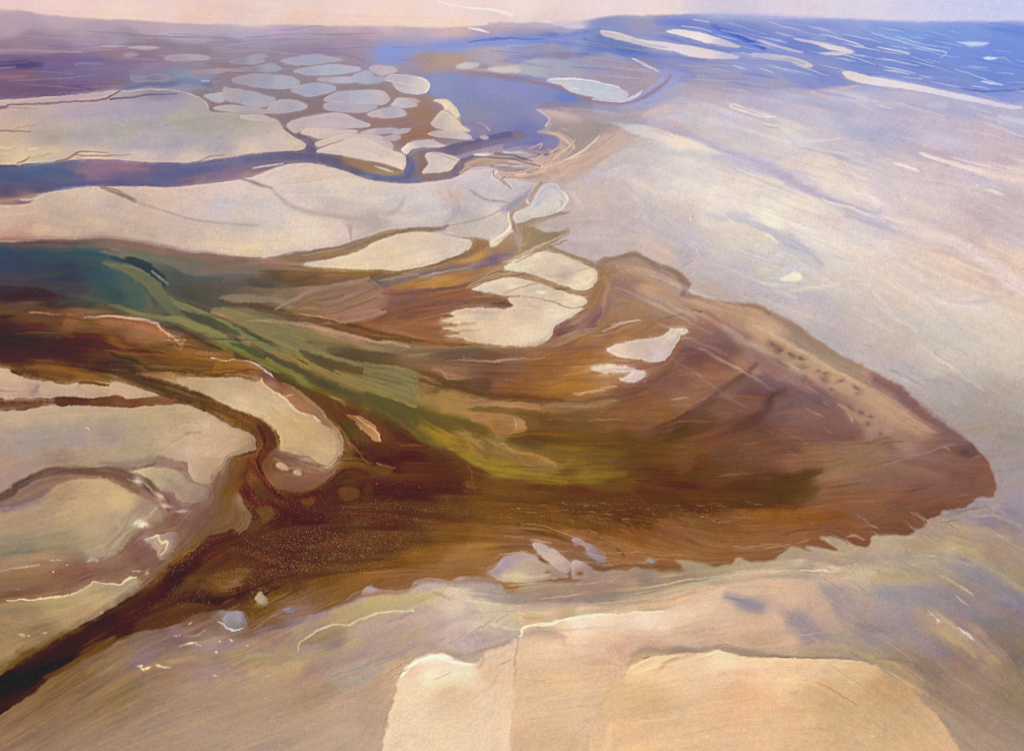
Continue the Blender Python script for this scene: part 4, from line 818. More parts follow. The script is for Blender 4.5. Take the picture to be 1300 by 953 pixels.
stroke("C3 375,365,12 420,395,26 440,450,8", "174,144,116", .8, 2)
stroke("C3 600,670,5 760,622,8 880,582,10 950,562,5", "162,130,128", .6, 2)
stroke("C3 640,640,5 720,600,6 840,560,5", "147,113,112", .5)
stroke("C3 400,640,20 520,570,50 640,560,30", "142,108,80", .5, 10)
stroke("C3 230,780,20 340,700,40 440,640,24", "153,115,77", .55, 8)
blob("C3 1010,610,34,24,0", "99,70,64", .8)
stroke("C3 -60,720,20 60,735,30 180,715,16 280,705,6", "91,63,34", .85, 5)
stroke("C3 -60,800,90 60,810,110 160,790,70 230,780,20", "85,58,24", .7, 14)
stroke("C3 200,860,26 400,820,40 700,800,20", "138,90,61", .5, 10)
stroke("D3 -60,130,26 100,120,40 280,110,30 420,90,14", "130,76,29", .6, 9)
stroke("C3 700,650,8 900,700,14 1050,740,20", "117,79,68", .5, 6)
# lobes on the right half
poly("C2 450,440 520,485 700,492 830,442 950,372 1020,312 1120,252 1210,192 1226,162 1160,125 1050,105 950,110 860,180 750,260 620,350 520,390",
     "C2 500,450,129,90,52 620,420,140,91,56 700,470,136,91,60 800,400,140,93,56 900,340,154,107,77 1000,260,145,101,79 1100,170,146,101,79 1200,160,163,120,93 960,130,125,84,72 860,240,128,88,78", 2.2, .85)
stroke("C2 700,505,14 850,455,26 960,390,28 1040,325,26 1140,265,24 1225,205,22 1255,165,12", "109,74,61", .75, 4)
poly("C2 800,545 960,522 1080,482 1200,432 1285,392 1305,355 1200,337 1080,345 1000,400 900,460",
     "C2 900,510,91,64,39 1000,460,104,70,47 1100,420,125,89,74 1200,380,127,87,73 1270,370,125,87,74 1150,460,106,71,56", 3, .85)
stroke("C2 960,555,10 1100,520,24 1220,465,36 1310,400,40 C3 40,330,40 100,300,20", "90,61,58", .65, 7)
stroke("C2 1230,60,40 1290,150,60 C3 60,200,60 200,260,50", "138,105,101", .55, 14)
stroke("C2 950,60,30 1060,80,40 1180,90,30", "124,89,79", .6, 9)
stroke("C2 830,348,4 870,340,9 920,335,4", "216,174,143", .9)
stroke("C2 760,365,10 900,330,30 1000,300,20", "159,110,81", .5, 8)
stroke("C2 820,645,8 880,635,12 1000,590,14 1070,550,8", "118,79,46", .6, 4)
stroke("C2 880,690,20 1000,640,40 1120,600,40 1250,570,20", "110,75,53", .5, 10)
stroke("C2 860,745,10 1000,740,16 1150,720,20 1300,730,20", "106,67,44", .5, 8)
stroke("C2 1000,810,20 1200,790,30 1300,780,24", "90,58,30", .6, 10)
# ochre basin with its pale spit
stroke("C2 -200,360,10 0,340,10 200,350,12 400,352,14 600,320,14 740,260,12 830,190,14 860,130,10", "124,88,65", .8, 2)
stroke("C2 820,190,12 850,120,20 890,50,20 B2 960,820,12 1060,770,8", "154,102,68", .8, 3)
stroke("C2 700,255,10 780,215,14 840,165,10", "142,92,67", .8, 2)
stroke("C2 -40,362,10 80,373,20 250,378,22 420,372,16 560,345,10", "161,125,91", .8, 3)
stroke("C2 -60,392,8 120,392,8 300,396,8", "146,106,70", .5, 3)
stroke("C2 -200,140,16 -60,148,10 60,146,7 160,138,6 230,120,4", "162,133,112", .8)
stroke("C2 250,280,30 330,240,60 400,210,30 380,260,50 450,300,20", "173,120,60", .55, 12)
stroke("C2 300,225,6 340,215,8 380,214,5", "181,134,89", .7)
stroke("C2 350,312,8 420,308,14 500,300,8", "214,174,141", .8, 2)
stroke("C2 480,290,6 540,282,10 570,280,4", "206,171,143", .7, 2)
stroke("C2 380,210,6 470,190,10 540,175,12", "187,148,116", .6, 3)
stroke("C2 330,100,5 430,85,12 520,90,10", "152,105,73", .6, 3)
stroke("C2 250,80,8 350,35,14 430,0,12 B2 500,790,8", "170,128,97", .8, 2)
stroke("C2 240,100,5 340,60,8 420,15,6", "140,93,62", .7)
stroke("C2 560,180,10 640,190,14 730,175,20 800,160,10", "139,93,85", .6, 3)
stroke("B2 480,820,5 560,793,13 620,780,10 680,773,6", "219,183,159", .95)
stroke("B2 440,850,4 520,835,8 620,800,8 700,785,4", "183,138,108", .7)
stroke("B2 500,810,6 700,740,10 860,700,12 950,690,10", "168,128,96", .6, 4)
stroke("B2 640,850,5 780,780,8 900,740,10", "131,95,71", .6, 3)
stroke("B2 520,620,10 505,680,16 485,740,20 470,780,12", "183,142,110", .8, 4)
stroke("B2 500,560,14 520,600,16 510,640,10", "181,144,112", .7, 4)
stroke("B2 560,580,40 640,600,50 600,560,24", "153,114,100", .5, 10)
stroke("B2 640,540,20 720,560,36 800,590,20", "169,132,109", .6, 8)
stroke("B2 380,830,10 440,790,26 480,750,22 490,715,8", "126,90,97", .85, 3)
stroke("B2 290,880,8 380,830,9 450,800,6", "177,145,138", .8)
stroke("B2 240,905,7 300,880,14 360,850,8", "167,144,141", .7)
stroke("B2 220,900,30 340,850,20 430,780,10 470,690,6", "152,104,72", .5, 5)
stroke("B2 480,520,30 470,600,40 440,680,30", "149,105,69", .6, 8)
stroke("B2 390,470,8 440,490,14 500,465,14", "160,133,116", .8, 3)
stroke("B2 230,408,14 300,436,12 380,468,14 440,490,14", "149,120,96", .9, 2)
# the purple-black patch to the right of the ochre basin
stroke("C2 920,80,60 1020,120,70 1130,100,50", "114,78,76", .35, 12)
# green water: branching olive shoals on dark teal
stroke("B0 -200,440,60 0,432,60 120,438,50 260,440,34", "30,52,72", .7, 8)
stroke("B0 -200,400,12 0,397,12 200,392,14 420,398,14 540,420,10", "100,77,63", .8, 2)
stroke("B0 100,440,14 300,430,26 480,440,20", "38,66,69", .7, 5)
stroke("B0 400,398,14 560,402,22 700,440,26 850,470,26 1000,500,24 1150,515,20 1300,520,16", "114,107,90", .75, 5)
stroke("B0 -50,375,10 200,368,12 420,372,14 560,376,24 760,408,36 1000,450,34 1200,470,24 1300,472,20", "135,104,94", .85, 4)
stroke("B0 1000,515,10 1080,495,24 1180,485,22 1300,480,12", "126,101,83", .8, 3)
stroke("B0 560,455,12 660,490,26 760,520,28 810,560,24 820,605,14", "38,51,52", .85, 3)
stroke("B0 530,482,14 600,505,40 680,545,56 760,595,66 800,650,56 850,705,50 905,768,44", "107,103,65", .9, 2.5)
stroke("B0 560,488,6 620,500,12 680,505,6", "113,110,80", .7, 2)
stroke("B0 720,500,6 760,530,12 810,560,6", "123,118,103", .8)
stroke("B0 700,585,20 750,640,24 780,700,12", "69,75,66", .6, 3)
stroke("B0 830,620,20 900,620,60 1000,620,60 1100,640,20", "74,71,50", .5, 9)
stroke("B0 820,650,14 880,690,34 960,730,30 1060,780,30 1150,830,34 1240,880,44 1310,920,50", "131,115,73", .9, 2.5)
stroke("B0 860,705,8 920,740,16 1020,775,16 1130,830,18 1200,870,10", "76,69,52", .85, 2)
stroke("B0 535,700,8 620,728,14 740,768,18 860,775,22 960,795,40 1060,845,50 1160,895,54 1260,935,60", "114,107,70", .9, 2.5)
stroke("B0 540,695,4 600,705,10 680,740,8 760,764,5", "152,120,96", .8)
stroke("B0 300,690,8 420,675,16 540,690,12", "83,87,72", .6, 4)
stroke("B0 760,775,5 860,800,12 980,860,16 1100,915,14", "78,54,41", .8, 3)
stroke("B0 880,790,8 980,830,10 1080,880,8", "95,76,45", .6, 2)
stroke("B0 1060,790,10 1140,830,26 1220,850,14", "150,126,77", .7, 3)
stroke("B0 1000,660,20 1120,690,20 1250,700,24 1300,710,20", "87,74,53", .75, 4)
poly("B0 1050,735 1120,710 1200,725 1300,768 B1 60,790 130,830 60,850 B0 1260,815 1180,790 1100,765", "162,126,86", 2, .9, streak=.3)
poly("B0 1100,668 1180,643 1290,655 B1 40,670 60,690 B0 1270,690 1180,685", "144,122,95", 1.6, .9, streak=.3)
stroke("B0 -100,500,14 100,480,20 300,520,22 500,520,10", "49,50,60", .6, 5)
stroke("B0 -100,600,30 200,580,40 450,560,20", "54,41,46", .5, 10)
stroke("B0 -100,660,20 100,650,26 300,640,20", "63,31,35", .6, 6)
stroke("B0 60,570,8 200,555,14 340,530,10", "73,56,46", .6, 4)
stroke("B0 90,740,10 200,715,20 300,712,14", "89,66,45", .6, 4)
stroke("B0 150,733,4 230,742,6 312,752,4", "169,129,101", .9)
stroke("B0 345,747,6 370,752,10 400,747,4", "156,109,74", .8, 2)
stroke("B0 330,800,20 350,770,30 380,780,16", "146,101,63", .7, 4)
stroke("B0 470,765,4 560,757,6 660,767,7 760,790,7 790,803,9 810,826,6 850,850,5", "222,174,155", .95, .8)
blob("B0 845,855,10,3,41 865,862,8,2,32 880,880,9,4,62 872,900,7,4,0 895,893,7,3,31 905,905,10,4,0", "201,158,134", .8)
stroke("B0 480,790,16 600,790,30 720,810,30 800,850,20", "167,104,69", .7, 6)
stroke("B0 300,850,20 450,820,26 600,850,26 700,900,20", "103,57,29", .6, 8)
stroke("B0 640,870,10 760,890,14 900,920,10", "168,118,83", .5, 4)
# dark left bay and its ochre rims
stroke("C0 -100,50,60 100,60,50 250,100,40 420,110,30", "57,30,25", .6, 12)
stroke("C0 -100,100,20 60,130,30 250,140,30 420,150,16", "69,34,22", .7, 8)
stroke("C0 -100,155,14 0,175,10 100,190,16 200,230,18 300,255,14 400,265,10 520,268,8", "92,55,20", .9, 3)
stroke("C0 130,180,10 250,182,26 360,205,26 460,235,18 540,262,8", "130,83,31", .85, 4)
stroke("C0 330,190,5 440,205,12 560,240,12 640,270,8", "97,63,22", .7, 3)
stroke("C0 420,160,10 540,165,30 640,190,34 720,225,30 800,270,24", "65,45,22", .8, 5)
stroke("C0 560,120,16 680,155,14 760,190,10 900,206,9 1080,212,8 1200,206,7 1290,195,5", "63,45,13", .85, 2)
stroke("C0 650,100,10 760,80,20 860,75,10", "94,61,28", .5, 4)
stroke("C0 700,145,12 850,165,30 1000,180,24 1120,185,10", "114,79,21", .7, 5)
stroke("C0 870,140,10 960,115,16 1100,135,20 1220,165,16", "132,86,46", .7, 4)
stroke("C0 1100,165,6 1130,150,14 1160,155,8", "76,45,16", .6, 2)
stroke("C0 800,0,4 840,14,6 880,42,5", "209,164,141", .9, .8)
blob("C0 870,30,9,2,42 890,42,9,4,22 905,60,8,4,41 878,48,8,3,2 915,45,8,3,2", "208,163,139", .85)
stroke("C0 980,106,3 1100,130,5 1140,138,4 1220,155,4 1300,188,5", "181,135,100", .85, .8)
stroke("C0 690,215,5 780,220,14 880,235,14 960,238,8", "154,117,88", .8, 3)
stroke("C0 1160,210,8 1220,205,14 1290,215,24", "124,84,53", .7, 4)
# channel between the bars
stroke("C0 560,205,16 660,250,36 800,305,54 900,345,56 1020,390,56 1120,440,56 1220,480,60 1290,500,56 C1 30,500,40", "97,65,28", .95, 3)
stroke("C0 700,255,8 850,315,16 1000,370,16 1120,430,14", "74,49,22", .6, 4)
stroke("C0 1040,395,8 1140,440,24 1240,490,20", "133,92,38", .6, 4)
stroke("C0 900,290,6 1000,330,10 1120,385,12 1240,430,8", "80,49,23", .8, 2)
stroke("C0 -400,372,60 0,365,62 150,358,56 300,350,40 430,350,44 580,350,50 700,355,44 800,345,40 880,350,24", "99,57,39", .95, 2)
stroke("C0 100,352,10 300,352,14 440,354,16 600,364,10", "84,45,28", .7, 3)
stroke("C0 700,340,16 800,335,26 880,335,20", "128,80,53", .8, 3)
stroke("C0 540,335,10 590,322,10 640,330,6", "114,74,50", .8)
stroke("C1 -10,430,30 50,455,44 90,510,50 95,560,56 70,620,66 40,680,60 90,750,40 150,830,24", "100,51,9", .9, 5)
stroke("C1 40,480,14 60,540,20 30,620,16 30,700,16 80,770,14 160,850,14", "74,27,0", .8, 3)
stroke("C1 30,520,5 50,560,8 20,640,6 30,700,5 100,780,4", "148,97,52", .6)
stroke("C1 0,430,20 70,470,40 120,540,34 130,590,16", "79,41,0", .7, 5)
stroke("C1 -20,640,14 20,720,20 70,790,14", "108,54,0", .6, 4)
stroke("C1 20,640,5 45,700,8 100,770,8 150,830,8", "57,11,0", .8, 1.5)
stroke("C0 1180,640,30 1220,700,40 1180,760,50 1120,820,30", "120,74,22", .6, 10)
stroke("C0 1210,730,16 1240,690,24 1250,650,16", "91,37,0", .5, 5)
# smooth silt apron round the tongue
poly("C1 -40,160 0,162 50,173 110,232 210,288 320,358 400,448 447,522 452,590 432,660 380,740 320,790 220,812 140,790 90,760 50,700 60,640 125,585 250,560 300,440 100,330 0,260 -60,240",
     "C1 20,190,132,90,58 100,240,147,108,86 200,300,159,122,96 300,380,165,129,101 400,480,162,123,90 430,560,149,114,82 400,660,144,99,67 330,740,149,101,73 220,780,145,100,77 140,740,142,96,69 100,680,126,79,47 180,620,123,85,66 260,620,138,100,74 330,650,146,108,79", 2, .95)
stroke("C1 130,600,14 220,640,34 320,660,24 380,690,10", "125,86,70", .7, 5)
stroke("C1 90,770,8 200,815,10 320,795,8 400,720,5", "115,62,27", .7, 3)
stroke("C1 0,163,4 50,175,6 85,200,7 110,232,4", "218,182,171", .9, .8)
stroke("C1 190,285,3 260,330,5 350,410,5 430,500,5 450,560,6 440,640,4", "190,151,115", .8)
stroke("C1 110,240,10 200,300,14 330,400,8", "141,101,70", .5, 3)
# brown sheet south of the green water
stroke("C1 0,90,14 80,130,14 200,190,14 300,255,10", "113,103,44", .9, 2)
stroke("C1 80,150,5 180,205,12 275,250,10 285,268,5", "135,113,55", .85, 1.5)
stroke("C1 -30,50,30 80,95,50 180,140,50 320,180,60 440,240,70 560,290,80 700,330,90 860,370,84 1000,410,70", "159,127,65", .6, 8)
stroke("C1 0,-10,20 120,50,40 260,110,36 380,180,20 420,215,8", "138,114,66", .7, 4)
stroke("C1 0,75,20 100,120,36 200,170,40 330,230,36 440,300,30 540,350,14", "90,72,22", .75, 5)
stroke("C1 250,90,8 300,120,24 360,170,20 400,190,8", "93,69,21", .75, 2)
stroke("C1 380,130,10 480,140,20 600,160,14 700,165,6", "110,78,34", .8, 2)
stroke("C1 390,95,8 470,95,24 560,110,10", "109,87,44", .75, 3)
stroke("C1 560,320,14 640,340,40 750,370,50 900,420,50 1050,460,30 1150,480,10", "96,80,18", .75, 7)
stroke("C1 570,350,8 640,395,16 740,460,14 830,520,10", "125,107,36", .8, 3)
stroke("C1 840,480,14 920,510,34 1010,570,44 1100,630,44 1200,680,46 1300,710,40 C2 100,720,34 300,738,30 480,735,16 600,715,8", "153,120,39", .85, 5)
stroke("C1 900,510,14 1000,580,20 1100,645,20 1200,700,20 1300,728,14", "154,131,51", .6, 4)
stroke("C1 840,520,5 900,560,12 960,590,8", "107,93,22", .7, 3)
stroke("C1 340,310,4 400,335,7 465,357,5", "177,140,83", .8)
stroke("C1 320,300,6 420,340,14 540,385,8", "140,98,38", .5, 4)
stroke("C1 560,360,20 570,390,30 540,420,10", "137,116,45", .5, 6)
stroke("C1 200,100,4 240,150,8 280,160,5", "118,84,34", .7)
stroke("C1 400,130,5 520,160,9 680,190,12 830,225,12 950,262,8", "157,119,83", .7, 2)
stroke("C1 380,165,5 500,190,14 640,200,16 760,235,16 900,265,12", "122,83,41", .75, 4)
stroke("C1 760,125,5 840,120,9 930,108,5", "155,129,93", .7)
stroke("C1 770,180,5 860,195,14 960,225,12", "139,105,71", .6, 4)
stroke("C1 900,195,4 950,200,10 985,235,14 1060,225,6", "176,137,97", .8, 2)
stroke("C1 970,150,5 1100,147,7 1250,145,7 1320,143,5", "167,138,106", .75)
stroke("C1 890,120,8 1000,108,22 1150,100,20 1300,92,12", "106,87,72", .7, 4)
stroke("C1 940,250,8 1040,290,18 1150,312,22 1300,325,22 C2 150,335,14 300,345,10", "102,62,30", .8, 4)
stroke("C1 830,270,5 960,292,9 1080,320,9 1200,345,8 1300,350,8", "169,134,87", .6, 2)
stroke("C1 1080,385,8 1180,380,16 1300,390,20", "117,91,48", .7, 4)
stroke("C1 840,110,8 980,90,6 1130,88,6 1300,95,6", "115,102,70", .7, 2)
stroke("C1 1040,530,6 1120,530,24 1170,560,14 1200,590,10", "123,99,48", .7, 4)
stroke("C1 1165,545,5 1200,560,20 1300,600,20 C2 80,640,18 180,690,14", "161,121,76", .8, 3)
stroke("C1 1050,530,5 1090,580,16 1160,640,16 1260,660,14", "163,135,66", .6, 3)
stroke("C2 -20,560,10 60,595,12 160,625,10 230,650,12 260,690,6", "191,142,80", .7, 2)
stroke("C2 -40,600,40 80,650,44 200,690,24", "167,125,65", .5, 7)
stroke("C2 -40,500,40 50,470,60 100,440,24 110,490,16", "162,119,78", .7, 4)
stroke("C2 60,425,6 100,440,14 120,470,12 100,495,6", "180,139,96", .7, 2)
stroke("C2 20,545,20 150,545,30 330,550,30 500,545,20", "100,72,28", .6, 8)
stroke("C2 130,540,5 300,575,6 450,580,5", "141,95,52", .5, 2)
stroke("C2 120,440,30 250,470,60 450,480,50", "104,74,42", .5, 14)
stroke("C2 150,700,10 330,680,18 520,640,14 620,620,6", "130,91,28", .5, 5)
stroke("C2 330,745,8 430,770,8 520,790,5", "111,72,8", .6, 3)
stroke("C2 460,760,5 600,790,8 720,860,5", "112,81,22", .4, 3)
poly("C1 470,428 500,428 545,432 600,470 635,522 640,556 600,552 555,505 515,462", "C1 500,440,151,99,53 560,480,179,125,81 610,530,191,136,93 540,440,167,115,71", 1.2, .95, rim="217,185,143", rw=1.2)
stroke("C1 520,435,3 570,470,5 620,510,5 642,556,4", "225,186,142", .9, .8)
poly("C1 605,680 650,665 700,685 695,712 650,725 610,705", "112,75,24", 2, .85)
poly("C1 430,800 470,778 520,782 535,810 500,845 455,840", "126,82,38", 2, .9)
poly("C1 550,790 590,770 615,790 590,812 560,812", "105,70,30", 3, .7)
poly("C1 250,845 330,830 300,862 255,868", "131,81,48", 2, .7)
poly("D1 40,60 95,50 110,100 60,130 35,100", "108,77,30", 3, .75)
stroke("C1 480,560,5 520,600,5 560,650,6 600,665,5", "179,128,66", .5, 1)
stroke("C1 620,662,4 680,682,4 715,690,5", "200,155,104", .7, 1)
stroke("C1 1085,650,5 1095,700,6 1105,780,5", "134,105,22", .5, 2)
# lower margin
stroke("D1 430,545,14 540,500,24 640,475,20 760,475,20 850,420,20 1000,430,16 1100,412,16 1230,430,16", "145,105,81", .75, 4)
stroke("D2 430,345,14 540,355,18 640,338,16 800,360,20 900,370,12", "108,80,49", .7, 4)
stroke("D1 560,380,4 720,370,5 900,372,5", "183,129,76", .5, 1.2)
stroke("D0 100,850,60 250,780,70 420,700,70 560,620,60 720,530,60 840,460,40 960,360,30", "84,47,22", .55, 14)
stroke("D0 620,690,10 780,630,24 960,580,24 1120,545,14", "85,52,6", .6, 6)
stroke("D0 940,510,14 1080,520,30 1240,490,24 ", "63,34,5", .7, 8)
stroke("D0 780,395,10 850,350,20 930,310,16", "116,76,20", .6, 4)
stroke("D0 840,460,10 930,400,22 1000,330,16", "66,32,10", .6, 5)
stroke("D1 0,250,60 120,300,80 250,320,60 450,330,40", "84,45,14", .45, 18)
stroke("D1 200,-20,50 450,0,60 700,-20,60 1000,-40,40", "81,42,9", .4, 18)
stroke("D1 500,60,30 900,40,50 1300,60,50 D2 200,70,30", "104,68,15", .4, 18)
stroke("D2 -40,120,20 200,110,30 400,130,14", "121,80,30", .5, 8)
stroke("D2 700,60,30 900,70,50 1100,50,40 1300,20,26 C3 60,900,20", "98,61,31", .5, 12)
stroke("D2 80,135,4 200,150,5 350,205,5 450,255,5 500,290,6 535,345,4", "193,144,84", .75, 1)
stroke("D2 370,170,4 480,198,5 560,245,6 600,292,4", "149,116,66", .65, 1.2)
stroke("D2 390,95,4 460,102,6 520,130,5 600,150,4", "157,117,65", .5, 1.2)
stroke("D2 560,260,8 590,280,14 600,300,6", "92,67,38", .6, 2)
stroke("D2 400,110,10 470,130,16 540,160,8", "124,89,53", .6, 4)
stroke("D2 0,200,4 100,205,5", "186,138,77", .5)

# channel threads by the braided outlet
stroke("B2 70,430,16 70,350,22 45,290,20 35,255,16 60,225,14 105,195,16 140,150,18 180,105,16 195,85,10", "158,128,110", .95, 1.6)
stroke("B2 75,350,6 60,290,7 42,250,5 70,215,5", "188,156,128", .8)
stroke("B2 110,200,8 130,165,18 170,115,18 190,95,10", "188,156,140", .8)
stroke("B2 108,190,5 122,175,16 128,160,6", "225,194,174", .9)
stroke("B2 55,300,8 130,278,14 210,248,12 285,235,8", "161,138,116", .9)
stroke("B2 80,420,10 90,380,16 80,345,10", "181,150,113", .8, 2)
stroke("B2 -10,495,30 90,450,34 180,405,30 260,370,22 315,340,10 320,316,6", "155,127,100", .85, 2.5)
stroke("B2 -40,510,8 100,445,9 210,390,10 300,345,9 320,315,7", "199,170,139", .85)
stroke("B2 0,480,5 110,425,6 240,375,6", "142,116,87", .7)
stroke("B2 110,390,12 140,350,22 170,330,14", "148,120,82", .7, 3)
stroke("B2 130,400,20 200,365,30 260,352,16", "149,124,92", .6, 5)
stroke("B2 120,305,10 200,295,24 300,300,24 330,310,10", "186,168,157", .7, 5)
stroke("B2 250,410,6 330,395,14 450,410,16 420,470,20", "184,166,166", .5, 6)
stroke("B2 300,-20,5 285,60,9 270,90,8", "202,177,157", .6)
# flow strands left of the cream islands
stroke("B1 860,325,6 780,330,16 660,352,28 560,385,36 450,418,38 300,442,34 150,468,24", "142,114,85", .9, 2)
stroke("B1 740,322,6 640,345,6 540,385,7 420,420,7 250,448,6", "171,143,115", .7)
stroke("B1 980,300,6 940,312,10 880,318,14 780,325,16", "139,113,93", .95)
stroke("B1 80,490,8 200,498,14 340,520,10 500,528,8", "155,115,80", .7, 2)
stroke("B1 0,480,24 160,482,20 260,488,8", "167,131,106", .7, 3)
stroke("B1 200,500,5 350,525,10 520,545,12 700,540,10 860,503,9 1000,470,10 1070,435,9 1110,395,6", "132,96,53", .85, 1.8)
stroke("B1 360,545,8 500,535,16 650,535,14 760,525,6", "140,107,63", .7, 3)
stroke("B1 0,570,24 100,575,34 210,580,30 320,555,16", "95,80,52", .75, 6)
stroke("B1 240,600,10 360,590,18 500,570,14 640,555,14 740,540,10", "114,84,60", .75, 3)
stroke("B1 615,585,16 650,605,12 660,590,18 740,565,28 860,545,24 1000,520,20 1120,490,14", "128,112,104", .8, 3)
stroke("B1 640,575,5 760,552,7 900,530,8 1050,505,7 1200,470,6", "181,154,135", .75)
stroke("B1 700,600,14 820,595,40 920,580,44 1020,555,36 1120,545,12", "182,128,74", .8, 5)
stroke("B1 960,480,20 1060,440,50 1130,400,40", "154,107,54", .55, 8)
stroke("B1 1000,560,14 1100,545,30 1180,510,40 1250,480,30", "148,108,74", .7, 5)
stroke("B1 1100,510,10 1170,480,26 1230,460,26 1300,448,12", "120,95,115", .85, 3)
stroke("B1 1040,525,6 1140,490,8 1260,450,6", "168,144,135", .6)
stroke("B1 1110,610,6 1200,545,7 1260,525,6 B2 60,500,4", "176,144,119", .7)
stroke("B1 640,640,10 850,635,16 1020,610,16 1120,580,14 1220,535,12 1300,520,10", "125,86,65", .8, 3)
stroke("B1 820,660,16 980,650,30 1150,640,30 1290,650,26", "147,96,69", .7, 5)
stroke("B1 620,790,30 760,720,60 900,690,60 1050,670,40 1200,665,40 1290,690,30", "127,86,67", .75, 8)
stroke("B1 1200,690,8 1270,685,20 1300,700,10", "98,59,44", .7, 2)
stroke("B1 700,760,20 850,800,80 940,820,60", "148,101,70", .6, 12)
poly("B1 280,660 340,625 460,595 600,585 630,605 560,640 460,660 380,700 300,690", "152,117,97", 2, .8, streak=.3)
poly("B1 390,710 500,660 640,635 655,660 620,700 650,740 600,775 520,785 430,770 385,745", "160,118,97", 2.5, .85, streak=.35)
stroke("B1 220,690,8 330,650,12 440,615,10 560,590,8", "129,97,72", .6, 3)
stroke("B1 380,705,5 480,670,12 560,640,12 640,605,8", "127,96,77", .7, 2)
stroke("B1 600,580,4 640,605,6 650,625,5", "157,127,119", .8)
stroke("B1 440,780,20 560,790,30 640,770,24", "119,73,44", .55, 6)
stroke("B1 0,660,10 100,670,18 220,710,12 330,722,8", "147,127,91", .7, 2)
stroke("B1 0,700,20 130,725,26 260,760,26 400,785,22 540,810,22 680,845,18 820,872,12 1000,893,8 1100,903,6", "91,58,22", .85, 3)
stroke("B1 200,735,4 330,758,6 470,788,5", "198,159,112", .85)
stroke("B1 160,730,5 300,775,8 420,800,6", "136,101,56", .6)
stroke("B1 560,800,20 720,820,40 880,850,40 1020,880,14", "147,98,65", .7, 7)
stroke("B1 700,820,5 800,850,6 900,880,6 1020,895,5", "175,129,85", .5)
stroke("B1 500,815,5 640,855,8 800,888,8 1000,903,6", "121,89,56", .7)
stroke("B1 300,800,8 480,845,20 640,885,16 760,910,8", "154,116,70", .6, 4)
stroke("B1 600,905,8 760,915,12 900,912,8 1100,905,10 1300,893,8", "149,122,90", .8, 2)
stroke("B1 0,760,24 120,800,40 240,850,40 380,890,40 500,930,30", "124,108,60", .6, 8)
stroke("B1 -20,850,20 60,880,34 150,930,24", "76,65,26", .7, 5)
stroke("B1 250,870,5 310,885,10 420,890,5", "115,91,42", .6, 2)
# ---------------------------------------------------------------- islands and bars
FIELD = 'pale oval islands in the upper channels'
N = dict(name='salt_island', cat='salt island', group=FIELD, h=.5, grow=.8, fringe=1.0)


def oval(label, path, fill, rim=None, soft=1.0, **k):
    d = dict(N, rw=1.6); d.update(k)
    isl(label, path, fill, soft * 1.25, rim, **d)


oval("thin faint mauve islet nearest the far purple flat", "A0 640,241 720,234 795,240 740,247", "181,167,181")
oval("small dim mauve islet left of the upper island field", "A0 618,280 655,269 690,277 645,288", "163,145,161")
oval("flat mauve oval island below the thin faint islet", "A0 830,291 950,278 1030,285 1042,294 980,303 860,304", "A0 860,295,164,148,166 1000,290,177,160,174", "185,169,181")
oval("hair-thin pale streak island near the purple shore", "A0 1128,262 1195,253 1262,260 1195,268", "160,144,163")
oval("blunt mauve half-oval island with a pointed right tip", "A0 955,360 1040,346 1152,344 1125,361 1030,372 965,369", "A0 980,364,157,140,155 1120,350,167,149,163")
oval("dark centred ring-edged oval islet beside the blue-grey pool", "A0 655,385 720,390 760,380 820,379 856,394 830,407 760,406 690,408", "A0 690,395,133,136,160 770,393,134,119,146 830,395,148,135,159", "161,149,170")
oval("narrow pale islet, upper of a stacked pair", "A1 -15,284 30,276 76,285 45,292 -10,291", "165,156,170")
oval("long blue-grey islet, lower of a stacked pair", "A1 -110,303 -30,294 40,296 62,306 20,318 -60,317", "A1 -80,305,147,141,163 20,306,163,157,172", "170,159,175")
oval("blue-grey oval islet above the largest oval island", "A1 -110,352 -20,338 40,326 110,325 145,344 110,358 20,358", "A1 0,348,152,137,154 80,342,164,161,177", "176,166,179")
oval("large smooth blue-grey oval island with a sharp left point", "A1 -97,404 -50,386 20,374 120,376 200,390 231,410 213,434 150,444 60,440 -30,426", "A1 -60,405,162,151,167 40,405,159,158,175 160,410,171,170,184", "184,172,184")
oval("long tapering blue-grey island in the top row", "A1 143,306 220,286 330,278 400,291 452,302 380,312 300,322 200,321", "A1 180,308,171,164,179 280,305,164,165,185 400,300,173,165,181", "183,174,189")
oval("wide pale-edged oval island in the second row", "A1 212,356 300,336 420,328 532,340 522,358 420,371 290,375 240,367", "A1 260,360,168,165,181 400,348,174,178,193 500,345,185,180,195", "192,183,197")
oval("bright-edged teardrop island below the wide second-row oval", "A1 188,450 260,425 350,420 417,440 390,462 300,481 240,471", "A1 230,450,174,165,180 310,448,161,164,187 380,445,174,170,191", "192,180,195")
oval("flat pale streak island between the second-row oval and the brick shape", "A1 320,400 400,388 500,390 532,405 460,416 380,413", "A1 350,400,170,161,179 460,402,182,176,195", "189,178,195")
oval("bluish stepped island touching a brown gap", "A1 500,386 540,365 600,360 615,382 662,390 640,413 560,419 522,406", "A1 540,385,171,173,190 620,402,168,166,182", soft=1.6)
oval("mauve cap-shaped island near the blue inlet", "A1 588,340 640,330 722,345 710,366 650,376 612,360", "A1 610,345,186,170,180 690,355,195,181,186")
oval("white-rimmed rounded island at the lake shore", "A1 663,400 700,379 780,378 860,395 892,426 870,460 820,470 750,460 710,436 700,413", "A1 690,395,186,174,182 760,420,190,180,186 840,430,207,195,192 870,430,224,208,195", "220,204,202")
stroke("A1 830,388,5 870,405,10 888,428,12 862,462,6", "238,224,211", .85)
stroke("A1 730,415,5 790,430,6 840,420,5", "214,199,199", .6)
stroke("A1 740,445,4 800,455,5", "208,194,196", .6)
